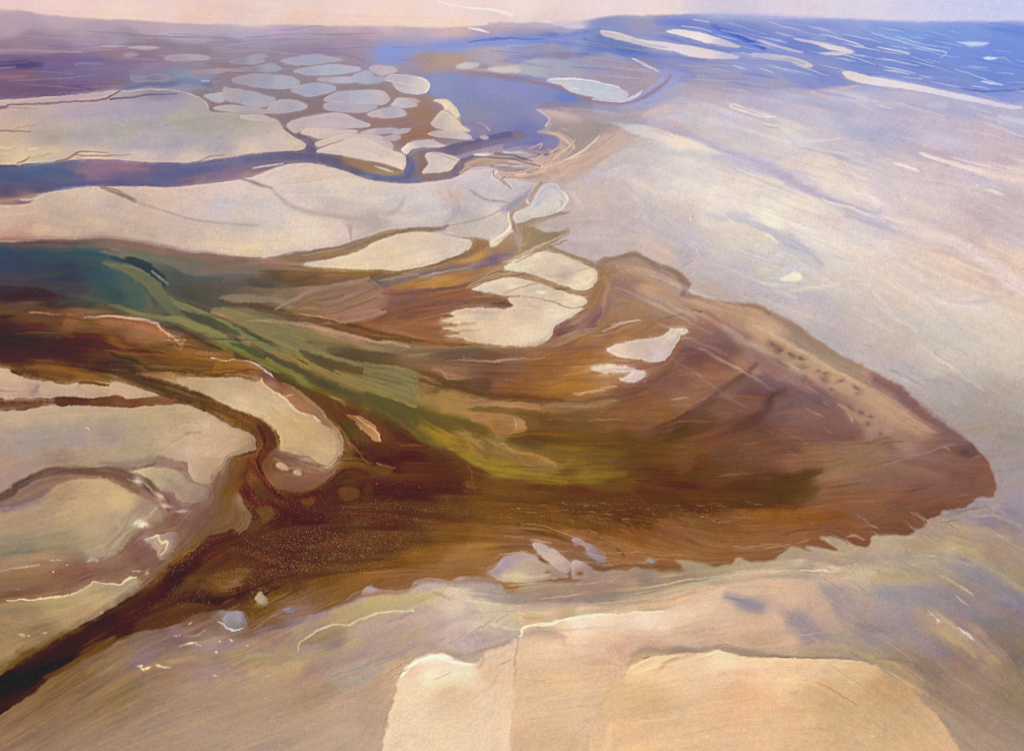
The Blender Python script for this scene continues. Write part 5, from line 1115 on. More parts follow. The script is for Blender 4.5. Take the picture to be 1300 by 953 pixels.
oval("large two-tone grey island split by a faint dark line", "A1 363,501 420,466 520,452 622,452 667,466 682,500 650,522 600,520 500,515 420,513", "A1 420,490,176,166,184 540,475,179,178,191 640,480,194,180,186", "200,185,191")
oval("grey island just below the faint dark line", "A1 360,535 380,519 500,517 620,523 602,546 550,561 450,559 378,551", "A1 400,535,177,164,180 560,535,179,170,180", "199,183,190")
oval("small white leaf-shaped island", "A1 698,526 728,493 790,500 823,525 790,538 730,536", "A1 730,515,198,185,188 790,515,190,178,185", "214,198,198")
oval("grey lens-shaped island under the white leaf", "A1 576,573 630,549 720,538 757,550 770,568 762,580 700,590 620,589", "A1 610,575,191,177,182 690,565,175,167,178 750,565,193,180,186", "203,188,192")
oval("thin sandy sliver left of the lake spit", "A1 775,492 810,495 835,508 800,505", "184,166,169")
oval("small scoop-shaped blue-grey island, leftmost of its row", "A0 1022,481 1062,474 1112,468 1125,490 1112,514 1075,510 1045,498", "A0 1060,490,171,172,184 1100,480,188,176,178", "191,178,182")
oval("broad blue-grey wedge island rising to the left", "A0 1118,440 1160,442 1240,455 1310,475 1370,490 1358,515 1320,532 1260,530 1190,513 1135,500", "A0 1150,460,177,164,167 1240,490,164,163,177 1320,500,175,169,180 1300,522,183,170,176", "185,170,175")
oval("rounded pale island overlapping the blue-grey wedge", "A1 75,545 112,506 190,499 260,515 274,535 230,553 150,564 95,561", "A1 120,530,179,169,178 200,530,171,165,176 250,535,187,174,183", "191,179,186")
oval("long grey strip island just above the wide salt bar", "A0 1068,546 1110,530 1200,531 1290,540 1350,555 1330,566 1190,563 1110,556", "A0 1120,545,185,173,174 1250,552,176,165,170", "188,175,178")
oval("cream-topped strip island along the north edge of the wide salt bar", "A1 -60,581 0,573 60,578 112,602 100,607 40,603 -20,598", "201,182,174")
oval("big mauve-white fan island above three cream bars", "A1 178,622 230,596 330,575 430,568 482,580 530,600 592,628 520,640 430,646 320,648 260,641 222,666 190,646", "A1 240,640,190,176,172 300,610,194,180,184 450,600,192,176,184 540,625,196,180,184", "206,189,190")
oval("long cream sliver, uppermost of three below the fan island", "A1 250,664 275,645 400,650 510,655 522,662 480,672 400,688 320,693 288,678", "A1 300,665,210,189,180 450,660,204,185,182", "221,200,188")
oval("curved cream sliver, middle of three below the fan island", "A1 308,716 400,690 500,672 580,672 640,680 692,715 697,748 660,741 600,706 540,694 450,699 380,719 330,731", "A1 360,712,217,192,176 500,682,209,187,178 660,715,201,181,178", "222,201,188")
oval("large cream leaf bar along the winding river's bend", "A1 325,756 400,725 480,700 550,698 610,712 660,745 720,765 762,785 755,846 720,836 640,811 540,796 440,776 370,765", "A1 400,745,214,194,183 520,730,213,194,184 650,770,214,193,180 720,800,222,202,185 740,830,228,206,185", "224,203,185", h=.7)
oval("flat grey islet under the fan island's right tip", "A1 543,666 610,645 700,645 722,655 680,668 600,671", "A1 570,660,195,177,176 660,655,178,165,176")
oval("thin grey needle islet beside a reddish gap", "A1 700,669 760,646 790,649 770,664 722,673", "185,172,182")
oval("small grey islet at the river fork", "A1 657,691 690,679 740,684 720,698 680,701", "186,170,178")
oval("white-bordered crescent island hugging the river fork", "A1 745,752 780,716 840,702 900,703 945,725 965,730 930,736 860,734 800,745 772,772", "A1 780,745,233,216,202 840,715,198,181,186 900,720,201,184,187", "224,206,200")
oval("blunt cream island in the crook of the river", "A1 870,774 960,770 1042,802 1022,834 960,858 880,866 853,861 882,820", "A1 900,800,208,193,189 960,820,218,200,189 1000,815,223,205,192", "224,208,199")
stroke("A1 910,768,4 960,782,5 1030,805,4", "161,143,148", .6)
oval("flat lavender island below the white lake spit", "A1 883,668 930,655 1050,659 1085,675 1095,692 1050,698 980,690 920,683", "A1 920,668,192,177,178 1000,675,202,183,180 1070,685,215,197,189", "208,189,186")
stroke("A1 1050,700,4 1080,703,6 1112,702,4", "223,204,195", .8)
oval("white hooked sand spit on the left lake shore", "A1 905,500 960,497 1005,525 1032,565 1040,585 1020,592 1050,630 1088,656 1040,656 980,652 898,628 905,600 950,560 968,545 945,518", "A1 930,610,198,179,173 950,580,205,187,175 990,600,221,199,178 1040,640,226,202,182 985,530,230,209,184 1020,570,234,210,183", "222,199,181", name="sand_spit", cat="sand spit", h=.9)
stroke("A1 960,505,5 1000,535,10 1025,580,10", "238,216,188", .8)
stroke("A1 970,560,5 1010,600,10 1070,650,8", "237,213,185", .85)
stroke("A1 950,545,4 985,565,6 1005,585,4", "160,136,126", .7)
stroke("A1 1020,535,3 1035,570,4 1025,585,4 1040,600,3", "244,224,203", .9, .7)
oval("tiny pale shoal above the river's outlet", "A1 1112,776 1160,766 1212,765 1180,778", "204,188,185", soft=1.2)
oval("tiny pale patch shoal in the lake mouth", "A1 1140,690 1165,680 1180,690 1160,700", "192,172,171", soft=1.2)
oval("tiny blue-white shoal between the two lakes", "A1 1025,330 1070,315 1130,325 1100,342 1040,342", "199,193,192", soft=2)
oval("blue-white shoal at the left end of the mauve flat", "A1 1180,345 1240,335 1330,340 1330,362 1240,365", "206,196,195", soft=2.5)
oval("white oval salt islet inside the mauve lake flat", "A2 213,400 300,392 420,400 500,420 572,446 612,466 604,490 560,498 480,495 420,480 340,460 290,430", "A2 260,405,199,196,199 400,430,190,195,208 520,460,194,198,212 580,480,200,198,210", "213,212,219", rw=1.5)
stroke("A2 225,398,4 320,396,6 430,402,6 520,425,6 575,445,4", "233,231,236", .85, .8)
stroke("A2 330,445,5 350,442,10 380,448,5", "218,219,220", .8)

BARS = 'white streamlined bars in the far blue water'
B = dict(name='salt_bar', cat='salt bar', group=BARS, h=.6, grow=.3, fringe=1.2)
isl("long double-tipped white bar, leftmost in the far blue water", "A2 488,158 560,164 640,185 700,200 820,215 960,235 1080,260 1175,285 1130,297 1000,290 900,275 860,260 740,238 600,205 500,182",
    "A2 520,170,200,188,196 600,190,206,195,199 720,215,220,210,209 850,235,224,213,215 1000,260,225,210,211 1130,285,203,195,213", 1.4, **B)
stroke("A2 490,158,6 560,168,9 640,190,8", "225,211,207", .8)
stroke("A2 640,205,8 720,225,12 820,240,8", "179,175,199", .6, 2)
isl("plump white bar in the far blue water beside the double-tipped one", "A2 812,160 850,149 890,150 980,165 1080,195 1182,231 1130,238 1020,216 900,182",
    "A2 850,160,229,217,221 980,185,235,222,221 1120,225,198,191,208", 1.2, **B)
isl("white looped bar tip bending round to the left in the blue water", "A3 -60,268 0,270 90,278 160,292 215,312 242,331 225,340 190,334 150,318 80,300 0,290 -60,284",
    "A3 0,278,190,183,210 100,290,198,191,212 200,325,209,198,205", 1.2, **B)
stroke("A3 60,296,4 130,302,14 200,322,8", "171,164,185", .7, 2)
isl("narrow white bar above the looped bar tip", "A3 -30,200 20,208 100,236 196,260 180,265 90,246 0,220", "189,182,213", 1.2, **B)
isl("feathered white bar right of the narrow one", "A3 148,192 230,204 320,218 400,240 450,262 410,267 340,250 260,225 190,212", "A3 180,200,197,188,212 320,230,222,211,216 420,255,220,208,214", 1.2, **B)
stroke("A3 270,212,5 380,232,6 440,255,4", "149,150,194", .6)
isl("longest bright white bar dividing the blue water from the plain", "A3 388,360 430,357 520,378 640,400 760,425 900,455 1040,485 1180,515 1288,535 1250,544 1100,522 950,493 800,463 640,437 520,422 440,402 398,382",
    "A3 420,372,227,211,207 640,418,228,217,220 900,470,222,214,224 1200,530,217,208,224", 1.3, **B)
stroke("A3 370,362,4 385,352,6 400,360,5", "203,190,199", .6)
isl("faint white patch bar far out in the blue water at right", "A3 970,214 1040,212 1122,216 1100,228 1040,232 1000,222", "197,208,235", 2, **B)
isl("small white dash bar under the faint patch", "A3 1095,290 1120,284 1160,290 1150,297 1110,296", "212,218,238", 1.2, **B)

PL = dict(name='sand_ridge', cat='sand ridge', group='pale ridges on the right-hand plain', h=.8)
isl("long pinkish sand ridge near the right edge of the plain", "A3 778,760 810,765 880,790 1000,822 1150,855 1300,885 1600,960 1600,1010 1300,920 1180,892 1020,853 880,812 800,782",
    "A3 810,772,239,223,217 1000,835,240,220,212 1200,880,228,205,202", 1.8, **PL)
isl("short twin-tipped white ridge in the upper plain", "A2 1128,527 1150,517 1225,545 1310,572 1310,592 1200,562 1140,546", "A2 1150,530,224,211,208 1220,552,227,214,210 1290,580,228,217,212", 1.2, **PL)
stroke("A2 1140,530,4 1220,552,6 1300,580,4", "182,168,176", .7)

CR = dict(name='sandbar', cat='sandbar', group='cream bars inside the brown delta', h=.7, fringe=2.6)
isl("large cream sandbar shaped like a whale above the brown strands", "B1 258,493 380,470 520,432 640,376 720,346 830,332 920,338 1020,360 1090,375 1096,402 1060,440 960,475 860,500 760,522 640,520 500,516 360,511",
    "B1 320,490,221,197,174 500,480,232,206,174 800,400,221,198,174 700,450,229,205,172 950,380,212,190,177 1050,400,220,199,182 850,470,239,211,181 650,400,226,203,175 750,360,215,193,174", rim="224,206,178", rw=3, **CR)
stroke("B1 430,490,8 520,470,12 640,480,8", "236,214,179", .5, 3)
isl("rounded cream sandbar, uppermost of the stack of three", "B2 0,505 60,470 140,440 220,432 300,455 380,490 450,520 467,560 440,605 400,622 350,621 280,592 200,562 100,532 20,522",
    "B2 60,495,227,210,183 150,460,224,206,177 300,475,222,199,172 250,510,215,193,172 300,545,199,175,159 400,565,232,209,177 390,605,236,213,179 180,540,214,191,169", rim="224,207,178", rw=2.4, **CR)
stroke("B2 200,548,6 290,550,9 380,525,8 430,510,4", "187,164,147", .7, 2)
stroke("B2 420,540,4 440,560,8 415,590,6 390,580,4", "250,231,200", .7)
isl("long cream sandbar with a thin dark vein, middle of the stack of three", "B2 -160,620 -110,592 -60,575 0,558 60,560 140,580 230,610 330,642 400,664 416,685 380,705 320,706 260,681 150,660 50,651 -40,642",
    "B2 -80,605,223,204,183 30,600,231,205,176 150,630,212,188,166 250,640,213,191,165 340,670,232,209,179 0,630,212,189,166", rim="223,207,178", rw=2, **CR)
stroke("B2 0,642,5 80,615,7 170,590,4", "177,152,131", .8)
blob("B2 40,602,28,13,3 180,632,18,8,0 185,640,22,10,10 165,625,10,4,0 355,672,17,10,2", "245,227,202", .8)
isl("widest cream sandbar with a frayed left end, lowest of the stack of three", "B1 985,742 B1 1040,718 1150,710 1250,716 1310,704 B2 30,685 20,665 60,658 150,664 250,688 310,712 392,716 340,756 250,805 230,860 180,900 60,908 -60,895 -180,882 -225,860 -300,855 -225,838 -310,815 -235,800 -320,775 -250,762",
    "B2 100,740,216,189,163 250,730,234,212,187 -100,740,210,184,163 -200,770,223,195,162 -200,850,213,181,145 -100,820,227,198,164 100,850,231,209,177 0,800,226,197,167 150,690,210,184,164", soft=1.4, rim="222,205,172", rw=2, **CR)
stroke("B1 940,762,5 1020,765,9 1100,760,5", "231,208,179", .7, 2)
stroke("B1 960,810,6 1040,800,9 1120,790,5", "172,129,93", .7, 2)
stroke("B1 985,845,5 1060,830,9 1130,825,4", "180,140,103", .7, 2)
stroke("B1 1000,725,4 1140,742,7 1240,738,5", "188,161,142", .5, 3)
blob("B2 160,690,31,11,9 100,720,40,5,0", "234,212,188", .5)
stroke("B2 -150,895,14 20,925,22 180,905,24 300,870,18", "148,109,79", .7, 5)
isl("cream sandbar like a fish tail in the ochre basin", "C2 508,97 560,66 680,50 780,30 830,0 B2 835,815 900,808 927,820 900,845 C2 890,15 855,70 832,115 800,150 730,153 640,136 560,119",
    "C2 560,90,227,199,176 660,80,209,182,161 700,110,208,184,173 780,60,216,193,180 850,10,219,196,173 780,130,220,198,193 B2 900,818,221,199,176", rim="228,213,186", rw=2.6, **CR)
stroke("C2 780,80,6 840,30,10 890,-10,8", "232,212,193", .6, 2)
isl("small forked cream sandbar below the fish-tail bar", "C2 435,186 520,170 540,163 610,171 680,195 716,210 690,240 612,259 572,238 640,208 560,201 490,206",
    "C2 500,190,224,200,175 620,185,225,199,185 660,225,224,198,186", soft=1.3, streak=.3, **CR)

LB = dict(name='sandbar', cat='sandbar', group='dusty bars on the left bank', h=.9, fringe=4.5)
isl("slim pinkish bar between the dark bay and a brown channel at the left edge", "C0 -900,170 -400,180 0,185 60,215 160,245 300,262 390,258 400,266 480,272 560,274 570,258 640,268 700,288 790,318 802,331 720,336 650,341 600,325 560,328 400,331 200,331 0,331 -900,330",
    "C0 20,200,214,178,141 50,230,207,171,139 50,300,197,161,141 200,300,199,167,137 350,290,195,164,134 500,300,193,159,127 600,290,203,169,135 720,322,199,162,132 180,300,175,144,129 0,270,201,165,139 -300,260,197,160,132", rim="207,178,140", rw=2, **LB)
stroke("C0 -200,300,4 0,297,8 90,298,4", "160,125,117", .8)
stroke("C0 160,310,8 185,295,16 195,280,6", "153,124,115", .7, 2)
stroke("C0 395,255,10 480,262,10 560,272,4", "99,61,21", .8)
stroke("C0 380,280,16 400,300,14", "171,146,124", .5, 4)
isl("broad grey-lilac bar with a blunt right end at the left edge", "C0 -900,430 0,400 150,388 300,373 500,378 650,382 780,372 890,362 980,380 1060,430 1150,470 1250,510 1275,528 1282,570 1262,603 1160,622 1130,662 1085,720 1055,762 1000,765 955,725 942,685 900,655 800,638 680,662 480,682 360,692 250,712 130,762 0,822 -900,1100",
    "C0 100,420,195,169,135 300,420,188,164,135 100,550,174,150,137 200,530,167,150,139 400,550,168,147,136 550,540,164,143,129 700,500,178,156,127 800,430,189,162,125 900,450,184,157,127 950,400,192,164,130 1000,480,203,173,144 900,560,198,169,135 950,600,210,177,150 1050,600,209,175,142 1150,550,196,164,130 1250,570,174,139,105 1080,680,182,149,120 450,620,174,146,118 600,600,177,154,125 50,680,179,147,129 300,650,161,133,112 50,770,171,143,130 900,640,195,163,138 700,620,178,155,122 -300,600,169,147,140", rim="189,166,136", rw=3, soft=1.6, **LB)
blob("C0 460,450,10,2,32 442,488,12,2,38 425,480,1,1,3", "240,225,206", .95)
stroke("C0 860,560,5 930,530,9 1000,515,8", "156,133,106", .7, 2)
stroke("C0 900,485,5 960,475,9 1040,485,9", "224,196,166", .7, 2)
stroke("C0 900,530,8 1000,570,24 1120,540,16", "212,181,151", .5, 5)
stroke("C0 970,590,8 1030,640,14 1080,600,16 1130,560,10", "191,160,127", .5, 4)
stroke("C0 300,440,14 500,420,30 760,410,26", "195,167,128", .5, 8)
stroke("C0 380,600,10 480,590,26 600,605,16", "186,158,121", .5, 6)
stroke("C0 800,640,14 870,655,26 930,685,18 940,710,8", "153,124,111", .85, 3)
stroke("C0 500,665,12 660,672,36 780,648,26 850,642,14", "148,124,108", .85, 4)
isl("small tan bar wedged between two brown creek arms", "C0 638,712 700,690 800,683 880,700 930,722 960,755 1000,770 1050,800 1042,840 960,862 900,850 858,808 780,800 720,762",
    "C0 690,710,202,182,140 760,740,186,163,129 900,740,179,154,127 900,800,170,144,121 1000,820,161,132,113", soft=2.2, **LB)
stroke("C0 820,740,5 880,770,9 900,800,6", "152,125,103", .6, 3)
stroke("C0 -300,960,50 0,835,40 100,775,36 220,712,30 360,698,30 480,700,32 600,712,40 700,748,44 760,790,40 810,830,34 850,880,30", "106,76,62", .95, 2.5)
stroke("C0 0,850,8 150,760,10 260,725,10 420,715,8 600,735,6", "109,81,73", .6, 2)
stroke("C0 640,735,4 700,752,6 760,795,6 800,830,5", "172,155,128", .8)
blob("C0 805,830,12,9,61 830,865,11,6,27 690,747,25,23,29", "218,194,176", .8)
stroke("C0 480,690,8 560,705,14 640,720,14", "128,97,78", .6, 3)
isl("round straw-coloured bar ringed by mauve mud in the lower left", "C0 -900,1120 -300,1010 0,892 60,885 130,865 250,802 330,752 450,736 540,746 640,790 720,832 780,862 812,885 832,925 D0 835,65 830,112 795,130 700,140 690,165 650,210 605,265 520,300 450,310 420,285 340,265 250,270 100,285 0,310 -900,500",
    "D0 100,60,177,148,123 400,50,194,163,121 600,40,205,175,130 500,150,187,159,123 600,130,184,157,126 750,60,161,135,117 650,180,167,145,120 300,240,159,142,110 100,270,145,129,107 -200,150,178,149,112 C0 300,800,171,140,109 100,920,176,146,117 500,770,192,163,122 780,880,159,133,112", soft=3, **LB)
stroke("C0 -100,910,30 60,885,36 180,845,36 240,800,20", "124,98,109", .7, 5)
stroke("D0 700,100,8 660,150,14 600,200,14 540,260,10", "146,129,109", .6, 3)
stroke("D0 660,90,5 690,60,9 720,40,10", "148,132,117", .5, 3)
stroke("D0 640,220,8 600,265,12 520,295,10 440,308,8", "175,159,137", .7, 3)
stroke("D0 700,135,4 720,130,7 740,140,4", "219,188,161", .8)
stroke("D0 420,265,6 500,240,12 560,180,14 620,120,10", "154,133,108", .5, 4)
stroke("D0 430,325,14 460,318,16 480,325,10", "176,166,147", .8, 2)
stroke("D0 -100,375,4 0,371,7 60,360,5 130,352,7 200,345,4", "185,161,137", .8)
blob("D0 265,325,10,3,0 290,322,10,2,20 335,345,8,4,0 265,380,5,4,0 95,462,8,2,0 100,455,2,0,0 405,262,10,0,4", "212,196,164", .9)
isl("yellowish crusted bar with a white salt line along its top, lower left", "D0 -900,640 -300,590 0,542 60,525 150,520 260,507 350,487 430,457 470,428 540,425 600,430 650,410 700,418 692,450 600,520 500,580 380,650 250,722 100,780 0,840 -900,1180",
    "D0 100,600,157,127,95 300,550,182,155,108 50,680,159,130,91 450,500,188,160,117 600,460,175,151,121 200,680,148,119,84 400,600,175,142,107 -200,720,160,132,94", soft=3.2, **LB)
stroke("D0 40,521,4 75,520,6 120,511,8 150,516,9 260,505,9 350,485,7 430,457,6 468,428,4", "225,202,162", .95, 1)
stroke("D0 468,428,4 540,426,9 600,434,12 645,410,14 680,405,5", "229,208,165", .9, 1.2)
stroke("D0 660,380,4 695,378,8 710,375,4", "215,189,153", .7)
blob("D0 690,380,10,3,0 740,380,10,16,17", "206,180,153", .6)
stroke("D0 60,570,14 200,560,26 330,550,20", "147,124,90", .4, 7)
stroke("D0 440,500,6 500,470,12 540,440,8", "153,131,105", .7, 3)
stroke("D0 80,640,12 240,610,18 380,560,12", "189,161,117", .5, 6)
blob("D0 110,700,18,7,6 150,705,8,4,0 220,685,12,6,0 190,720,4,0,0 515,578,13,6,1", "222,196,157", .75)
isl("small triangular crusted islet on the silt left of the dark channel", "D0 718,214 780,190 860,178 884,198 862,268 822,317 790,302 768,258", "D0 720,240,169,143,133 D0 750,215,179,152,138 820,240,174,146,125 840,290,168,140,118 870,200,155,126,118", soft=2.4, **LB)
stroke("D0 728,216,5 760,205,9 790,200,12 805,235,10 835,230,12 828,260,9 805,292,6", "224,198,157", .9, 1)
stroke("D0 780,210,5 775,235,8 800,250,6", "207,177,143", .6)
isl("tiny white-topped islet above the triangular one", "D0 888,76 918,66 946,75 910,84", "187,155,146", soft=1.8, **LB)
isl("grey mound islet with a white crust edge on the southern bank of the dark channel", "D0 1110,620 1150,580 1200,572 1222,600 1218,650 1172,668 1140,650", "D0 1140,610,152,140,141 1190,600,161,149,155 1170,650,141,135,130", soft=2.4, **LB)
stroke("D0 1085,628,5 1120,640,8 1140,660,9 1180,665,8 1212,655,5", "228,215,202", .9, 1)
isl("little tan islet stranded in the brown shallows", "D1 25,490 55,480 82,528 55,542 20,516", "181,155,128", soft=2, **LB)
isl("pale lilac blob islet next to the southern shore", "D1 158,562 175,545 198,550 207,575 180,584", "149,127,142", soft=2.2, **LB)
isl("cream tongue of sand with a rounded end between the two channels", "C0 825,246 890,241 1000,234 1180,235 1265,258 C1 40,250 60,240 110,305 180,358 250,402 300,425 350,452 400,488 428,535 440,598 420,648 390,682 340,668 290,630 220,606 150,590 135,560 130,520 110,480 60,448 0,420 C0 1255,416 1150,382 1050,328 950,288 880,262",
    "C0 900,250,189,156,121 1000,270,182,152,116 1100,300,190,165,131 1200,360,210,181,142 1150,250,183,157,126 1240,270,188,158,122 C1 50,300,201,169,136 50,350,205,178,137 150,370,213,182,144 200,450,203,169,120 300,540,200,164,119 380,600,208,172,126 300,450,208,169,124 130,420,204,171,127 380,520,198,158,117 410,580,201,163,124", soft=2.0, rim="210,186,150", rw=2.5, **LB)
stroke("C1 50,238,5 90,285,12 150,335,14 220,395,12 275,412,8", "239,204,171", .8, 1.2)
blob("C1 310,430,27,13,31 325,440,15,9,26", "241,209,166", .8)
stroke("C1 40,240,10 120,270,24 220,340,26 320,420,24 400,490,20", "162,125,101", .55, 6)
blob("C0 920,250,8,0,13 905,255,4,0,0", "214,190,163", .8)
isl("bright white oval islet, left of two below the cream tongue", "C1 110,668 125,655 155,660 180,680 172,694 140,690", "200,161,129", soft=1.6, **LB)
isl("white oval islet, right of two below the cream tongue", "C1 200,700 212,690 240,695 248,712 228,720 206,715", "199,159,134", soft=1.6, **LB)
isl("faint pale streak islet at the base of the cream tongue", "C1 245,640 275,633 310,645 325,668 300,665 265,652", "179,139,120", soft=2, **LB)

SC_ = dict(name='silt_patch', cat='silt patch', group='lilac patches on the southern shore', h=.4)
isl("large lilac and cream patch by the frayed southern shore", "D1 1215,350 1235,320 D2 0,298 60,283 110,278 160,302 190,332 255,355 300,385 322,402 275,412 130,432 50,430 0,425 -40,410 -80,372",
    "D2 50,300,177,152,150 100,340,192,167,141 60,400,217,192,154 180,380,185,162,138 0,330,170,149,161 -50,370,168,146,141 150,320,192,166,149 20,400,205,178,150 250,390,169,142,118", soft=1.6, **SC_)
stroke("D2 0,400,8 60,402,24 130,405,14 220,395,6", "223,196,157", .7, 4)
isl("slanting lilac patch overlapping the brown shallows", "D2 138,236 170,230 205,242 280,290 332,332 322,372 300,385 268,368 222,330 178,290", "D2 180,260,194,168,158 250,310,207,177,159 300,350,193,163,153", soft=1.3, **SC_)
isl("pale lilac patch beside a round brown hole", "D2 340,312 390,320 437,356 425,400 380,412 340,400 330,360", "D2 360,330,200,171,161 400,370,174,141,130 350,390,182,149,135", soft=1.5, **SC_)
blob("D2 375,385,18,12,0 220,378,16,10,0", "143,101,58", .9)
isl("narrow lilac patch stretched along a wave ridge", "D2 333,216 365,209 420,240 470,275 512,306 506,326 462,312 420,287 388,246 348,240", "D2 370,230,177,150,147 460,290,160,139,146", soft=1.2, streak=.25, **SC_)
isl("tiny lilac fleck patch in the brown shallows", "D2 712,316 730,310 752,325 738,336", "156,147,148", soft=1.2, **SC_)
stroke("D2 130,220,4 180,225,7 230,235,4", "192,162,112", .7)

# ---------------------------------------------------------------- southern shore: silt, crusts and dunes
stroke("D1 225,782,5 238,735,7 290,688,8 360,655,9 480,637,8", "221,194,162", .9, 1.2)
stroke("D1 480,637,5 560,605,9 640,582,10 720,572,10 805,570,12", "232,215,172", .9, 1.2)
stroke("D1 470,610,30 600,550,50 720,520,50 850,505,40 960,465,20", "187,167,118", .6, 8)
stroke("D1 400,640,6 520,575,10 650,535,10", "188,170,114", .6, 3)
stroke("D1 600,585,5 760,575,8 830,540,8", "211,191,146", .6, 2)
stroke("D1 880,490,10 960,465,16 1040,490,20 1200,520,16 1300,545,10", "195,174,143", .6, 4)
stroke("D1 920,480,5 960,500,9 1000,520,5", "161,142,115", .6, 2)
stroke("D1 1080,640,5 1150,640,9 1250,645,12 1300,655,8", "218,191,169", .7, 2)
stroke("D1 1100,660,4 1150,690,7 1180,685,4", "195,173,154", .5, 2)
stroke("D1 720,700,8 860,660,14 1000,620,12 1160,600,10", "176,155,129", .4, 5)
stroke("D1 280,740,12 380,700,26 460,670,16", "138,120,88", .6, 5)
blob("D1 415,740,24,26,2", "138,123,118", .6)
stroke("D1 250,790,5 340,800,10 420,770,9 540,730,10", "174,154,113", .6, 3)
stroke("D1 480,870,8 640,820,12 760,770,10 850,735,8", "162,149,148", .6, 4)
stroke("D1 400,900,8 560,850,9 700,800,6 830,750,4", "141,127,128", .4, 2)
stroke("D1 50,800,20 150,850,24 320,820,14", "175,153,113", .5, 8)
stroke("D1 30,660,10 180,640,20 380,590,14", "136,115,128", .5, 6)
blob("D1 460,780,16,9,2 510,730,32,12,0 500,745,16,6,0", "184,163,112", .6)
# lilac bank left of it
blob("D0 700,850,18,7,1 720,862,16,7,22 745,858,14,7,1 712,845,12,7,2 800,845,16,7,2 830,850,24,7,0 955,635,6,4,0 880,695,14,5,0 905,690,10,3,0 960,738,16,5,0 1080,775,8,7,2 1150,715,14,4,32 1095,720,7,4,2 1240,745,7,3,2 1075,895,9,5,4", "231,211,171", .85)
stroke("D0 940,700,5 990,690,9 1020,670,6", "194,173,160", .6, 2)
stroke("D0 900,750,4 960,738,6 1010,745,4", "214,193,163", .7)
stroke("D0 850,830,10 950,815,20 1060,815,12", "180,153,118", .5, 6)
stroke("D0 1150,800,20 1240,790,40 1300,800,30", "171,153,121", .5, 10)
stroke("D0 500,880,20 620,800,30 740,740,16 860,690,8", "158,135,101", .5, 9)
# ridges
stroke("D2 -60,560,14 100,568,16 250,560,14 400,545,16 600,530,14 800,490,16 950,445,20 1100,405,22 1250,388,16 D3 60,380,10 200,375,8", "201,179,151", .85, 4)
stroke("D2 -40,520,20 150,535,34 330,530,30 460,515,20", "160,136,130", .6, 7)
stroke("D2 400,525,5 560,505,7 700,485,6 850,450,6 1000,418,5", "162,160,138", .7, 2)
stroke("D2 350,550,4 520,540,7 700,525,8 800,490,6 900,470,4", "174,149,130", .6, 1.6)
stroke("D2 620,530,5 760,525,8 880,500,9 960,480,5", "178,147,122", .6, 2)
stroke("D2 -60,590,14 100,592,14 220,590,8", "212,184,150", .6, 4)
stroke("D2 700,455,4 850,430,6 1000,405,6 1200,388,5 D3 0,375,4", "206,188,157", .75, 1.4)
stroke("D2 0,470,8 200,480,10 430,455,14 700,440,10", "150,121,110", .4, 5)
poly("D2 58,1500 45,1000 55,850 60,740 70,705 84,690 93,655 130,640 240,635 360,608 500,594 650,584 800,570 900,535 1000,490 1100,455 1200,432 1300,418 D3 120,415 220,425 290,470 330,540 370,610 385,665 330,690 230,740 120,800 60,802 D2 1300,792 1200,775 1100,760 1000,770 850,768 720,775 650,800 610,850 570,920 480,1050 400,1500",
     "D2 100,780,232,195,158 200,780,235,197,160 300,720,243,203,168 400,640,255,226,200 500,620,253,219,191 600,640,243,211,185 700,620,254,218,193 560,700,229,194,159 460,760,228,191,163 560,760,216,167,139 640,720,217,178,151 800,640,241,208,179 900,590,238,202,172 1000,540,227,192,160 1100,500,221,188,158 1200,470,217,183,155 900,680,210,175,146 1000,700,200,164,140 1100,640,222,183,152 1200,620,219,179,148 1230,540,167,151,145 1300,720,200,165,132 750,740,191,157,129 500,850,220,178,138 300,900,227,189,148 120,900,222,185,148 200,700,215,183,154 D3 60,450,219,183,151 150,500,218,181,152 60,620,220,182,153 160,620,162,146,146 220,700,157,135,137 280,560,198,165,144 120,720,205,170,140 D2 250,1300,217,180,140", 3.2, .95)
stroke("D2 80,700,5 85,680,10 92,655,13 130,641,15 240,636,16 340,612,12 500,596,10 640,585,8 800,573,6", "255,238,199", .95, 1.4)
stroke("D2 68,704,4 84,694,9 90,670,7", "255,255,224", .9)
stroke("D2 100,690,16 170,680,44 250,690,44 300,720,20", "176,149,136", .75, 7)  # shade below the dune crest, put into the sand colour
stroke("D2 230,660,10 290,720,20 340,780,16 360,810,6", "211,171,142", .5, 7)
stroke("D2 50,930,6 55,800,9 65,730,8 75,705,5", "192,159,133", .7, 3)
stroke("D2 420,650,20 520,720,60 560,820,50 600,900,30", "233,188,160", .4, 16)
stroke("D2 600,640,10 720,720,30 900,735,40 1050,720,24", "226,189,165", .5, 10)
stroke("D2 640,800,8 700,770,20 820,762,22 960,768,24 1090,752,16 1200,772,24 1300,790,26 D3 120,805,16", "160,137,120", .85, 4)
stroke("D2 660,765,6 800,750,7 930,755,6", "200,164,133", .6, 2)
stroke("D2 1060,745,4 1110,740,6 1180,755,6", "172,142,113", .7, 1.4)
stroke("D2 1110,500,20 1200,530,50 1280,555,40", "145,133,141", .8, 7)
stroke("D2 860,630,10 1000,600,20 1130,600,14", "231,196,166", .4, 8)
poly("D2 590,930 640,850 700,815 800,800 900,790 1000,782 1060,773 1120,780 1200,802 1300,815 D3 100,814 240,817 400,826 520,842 580,862 640,905 760,1000 1000,1300 1400,2100 D2 300,2100 420,1300 500,1050",
     "D2 700,850,246,203,159 800,880,236,197,155 900,830,235,198,160 1100,820,252,214,176 1250,850,251,207,164 700,1000,223,181,136 1200,1000,233,184,143 D3 100,860,242,200,159 300,850,231,195,156 500,870,221,184,140 300,980,216,175,130 600,930,193,156,114", 2.2)
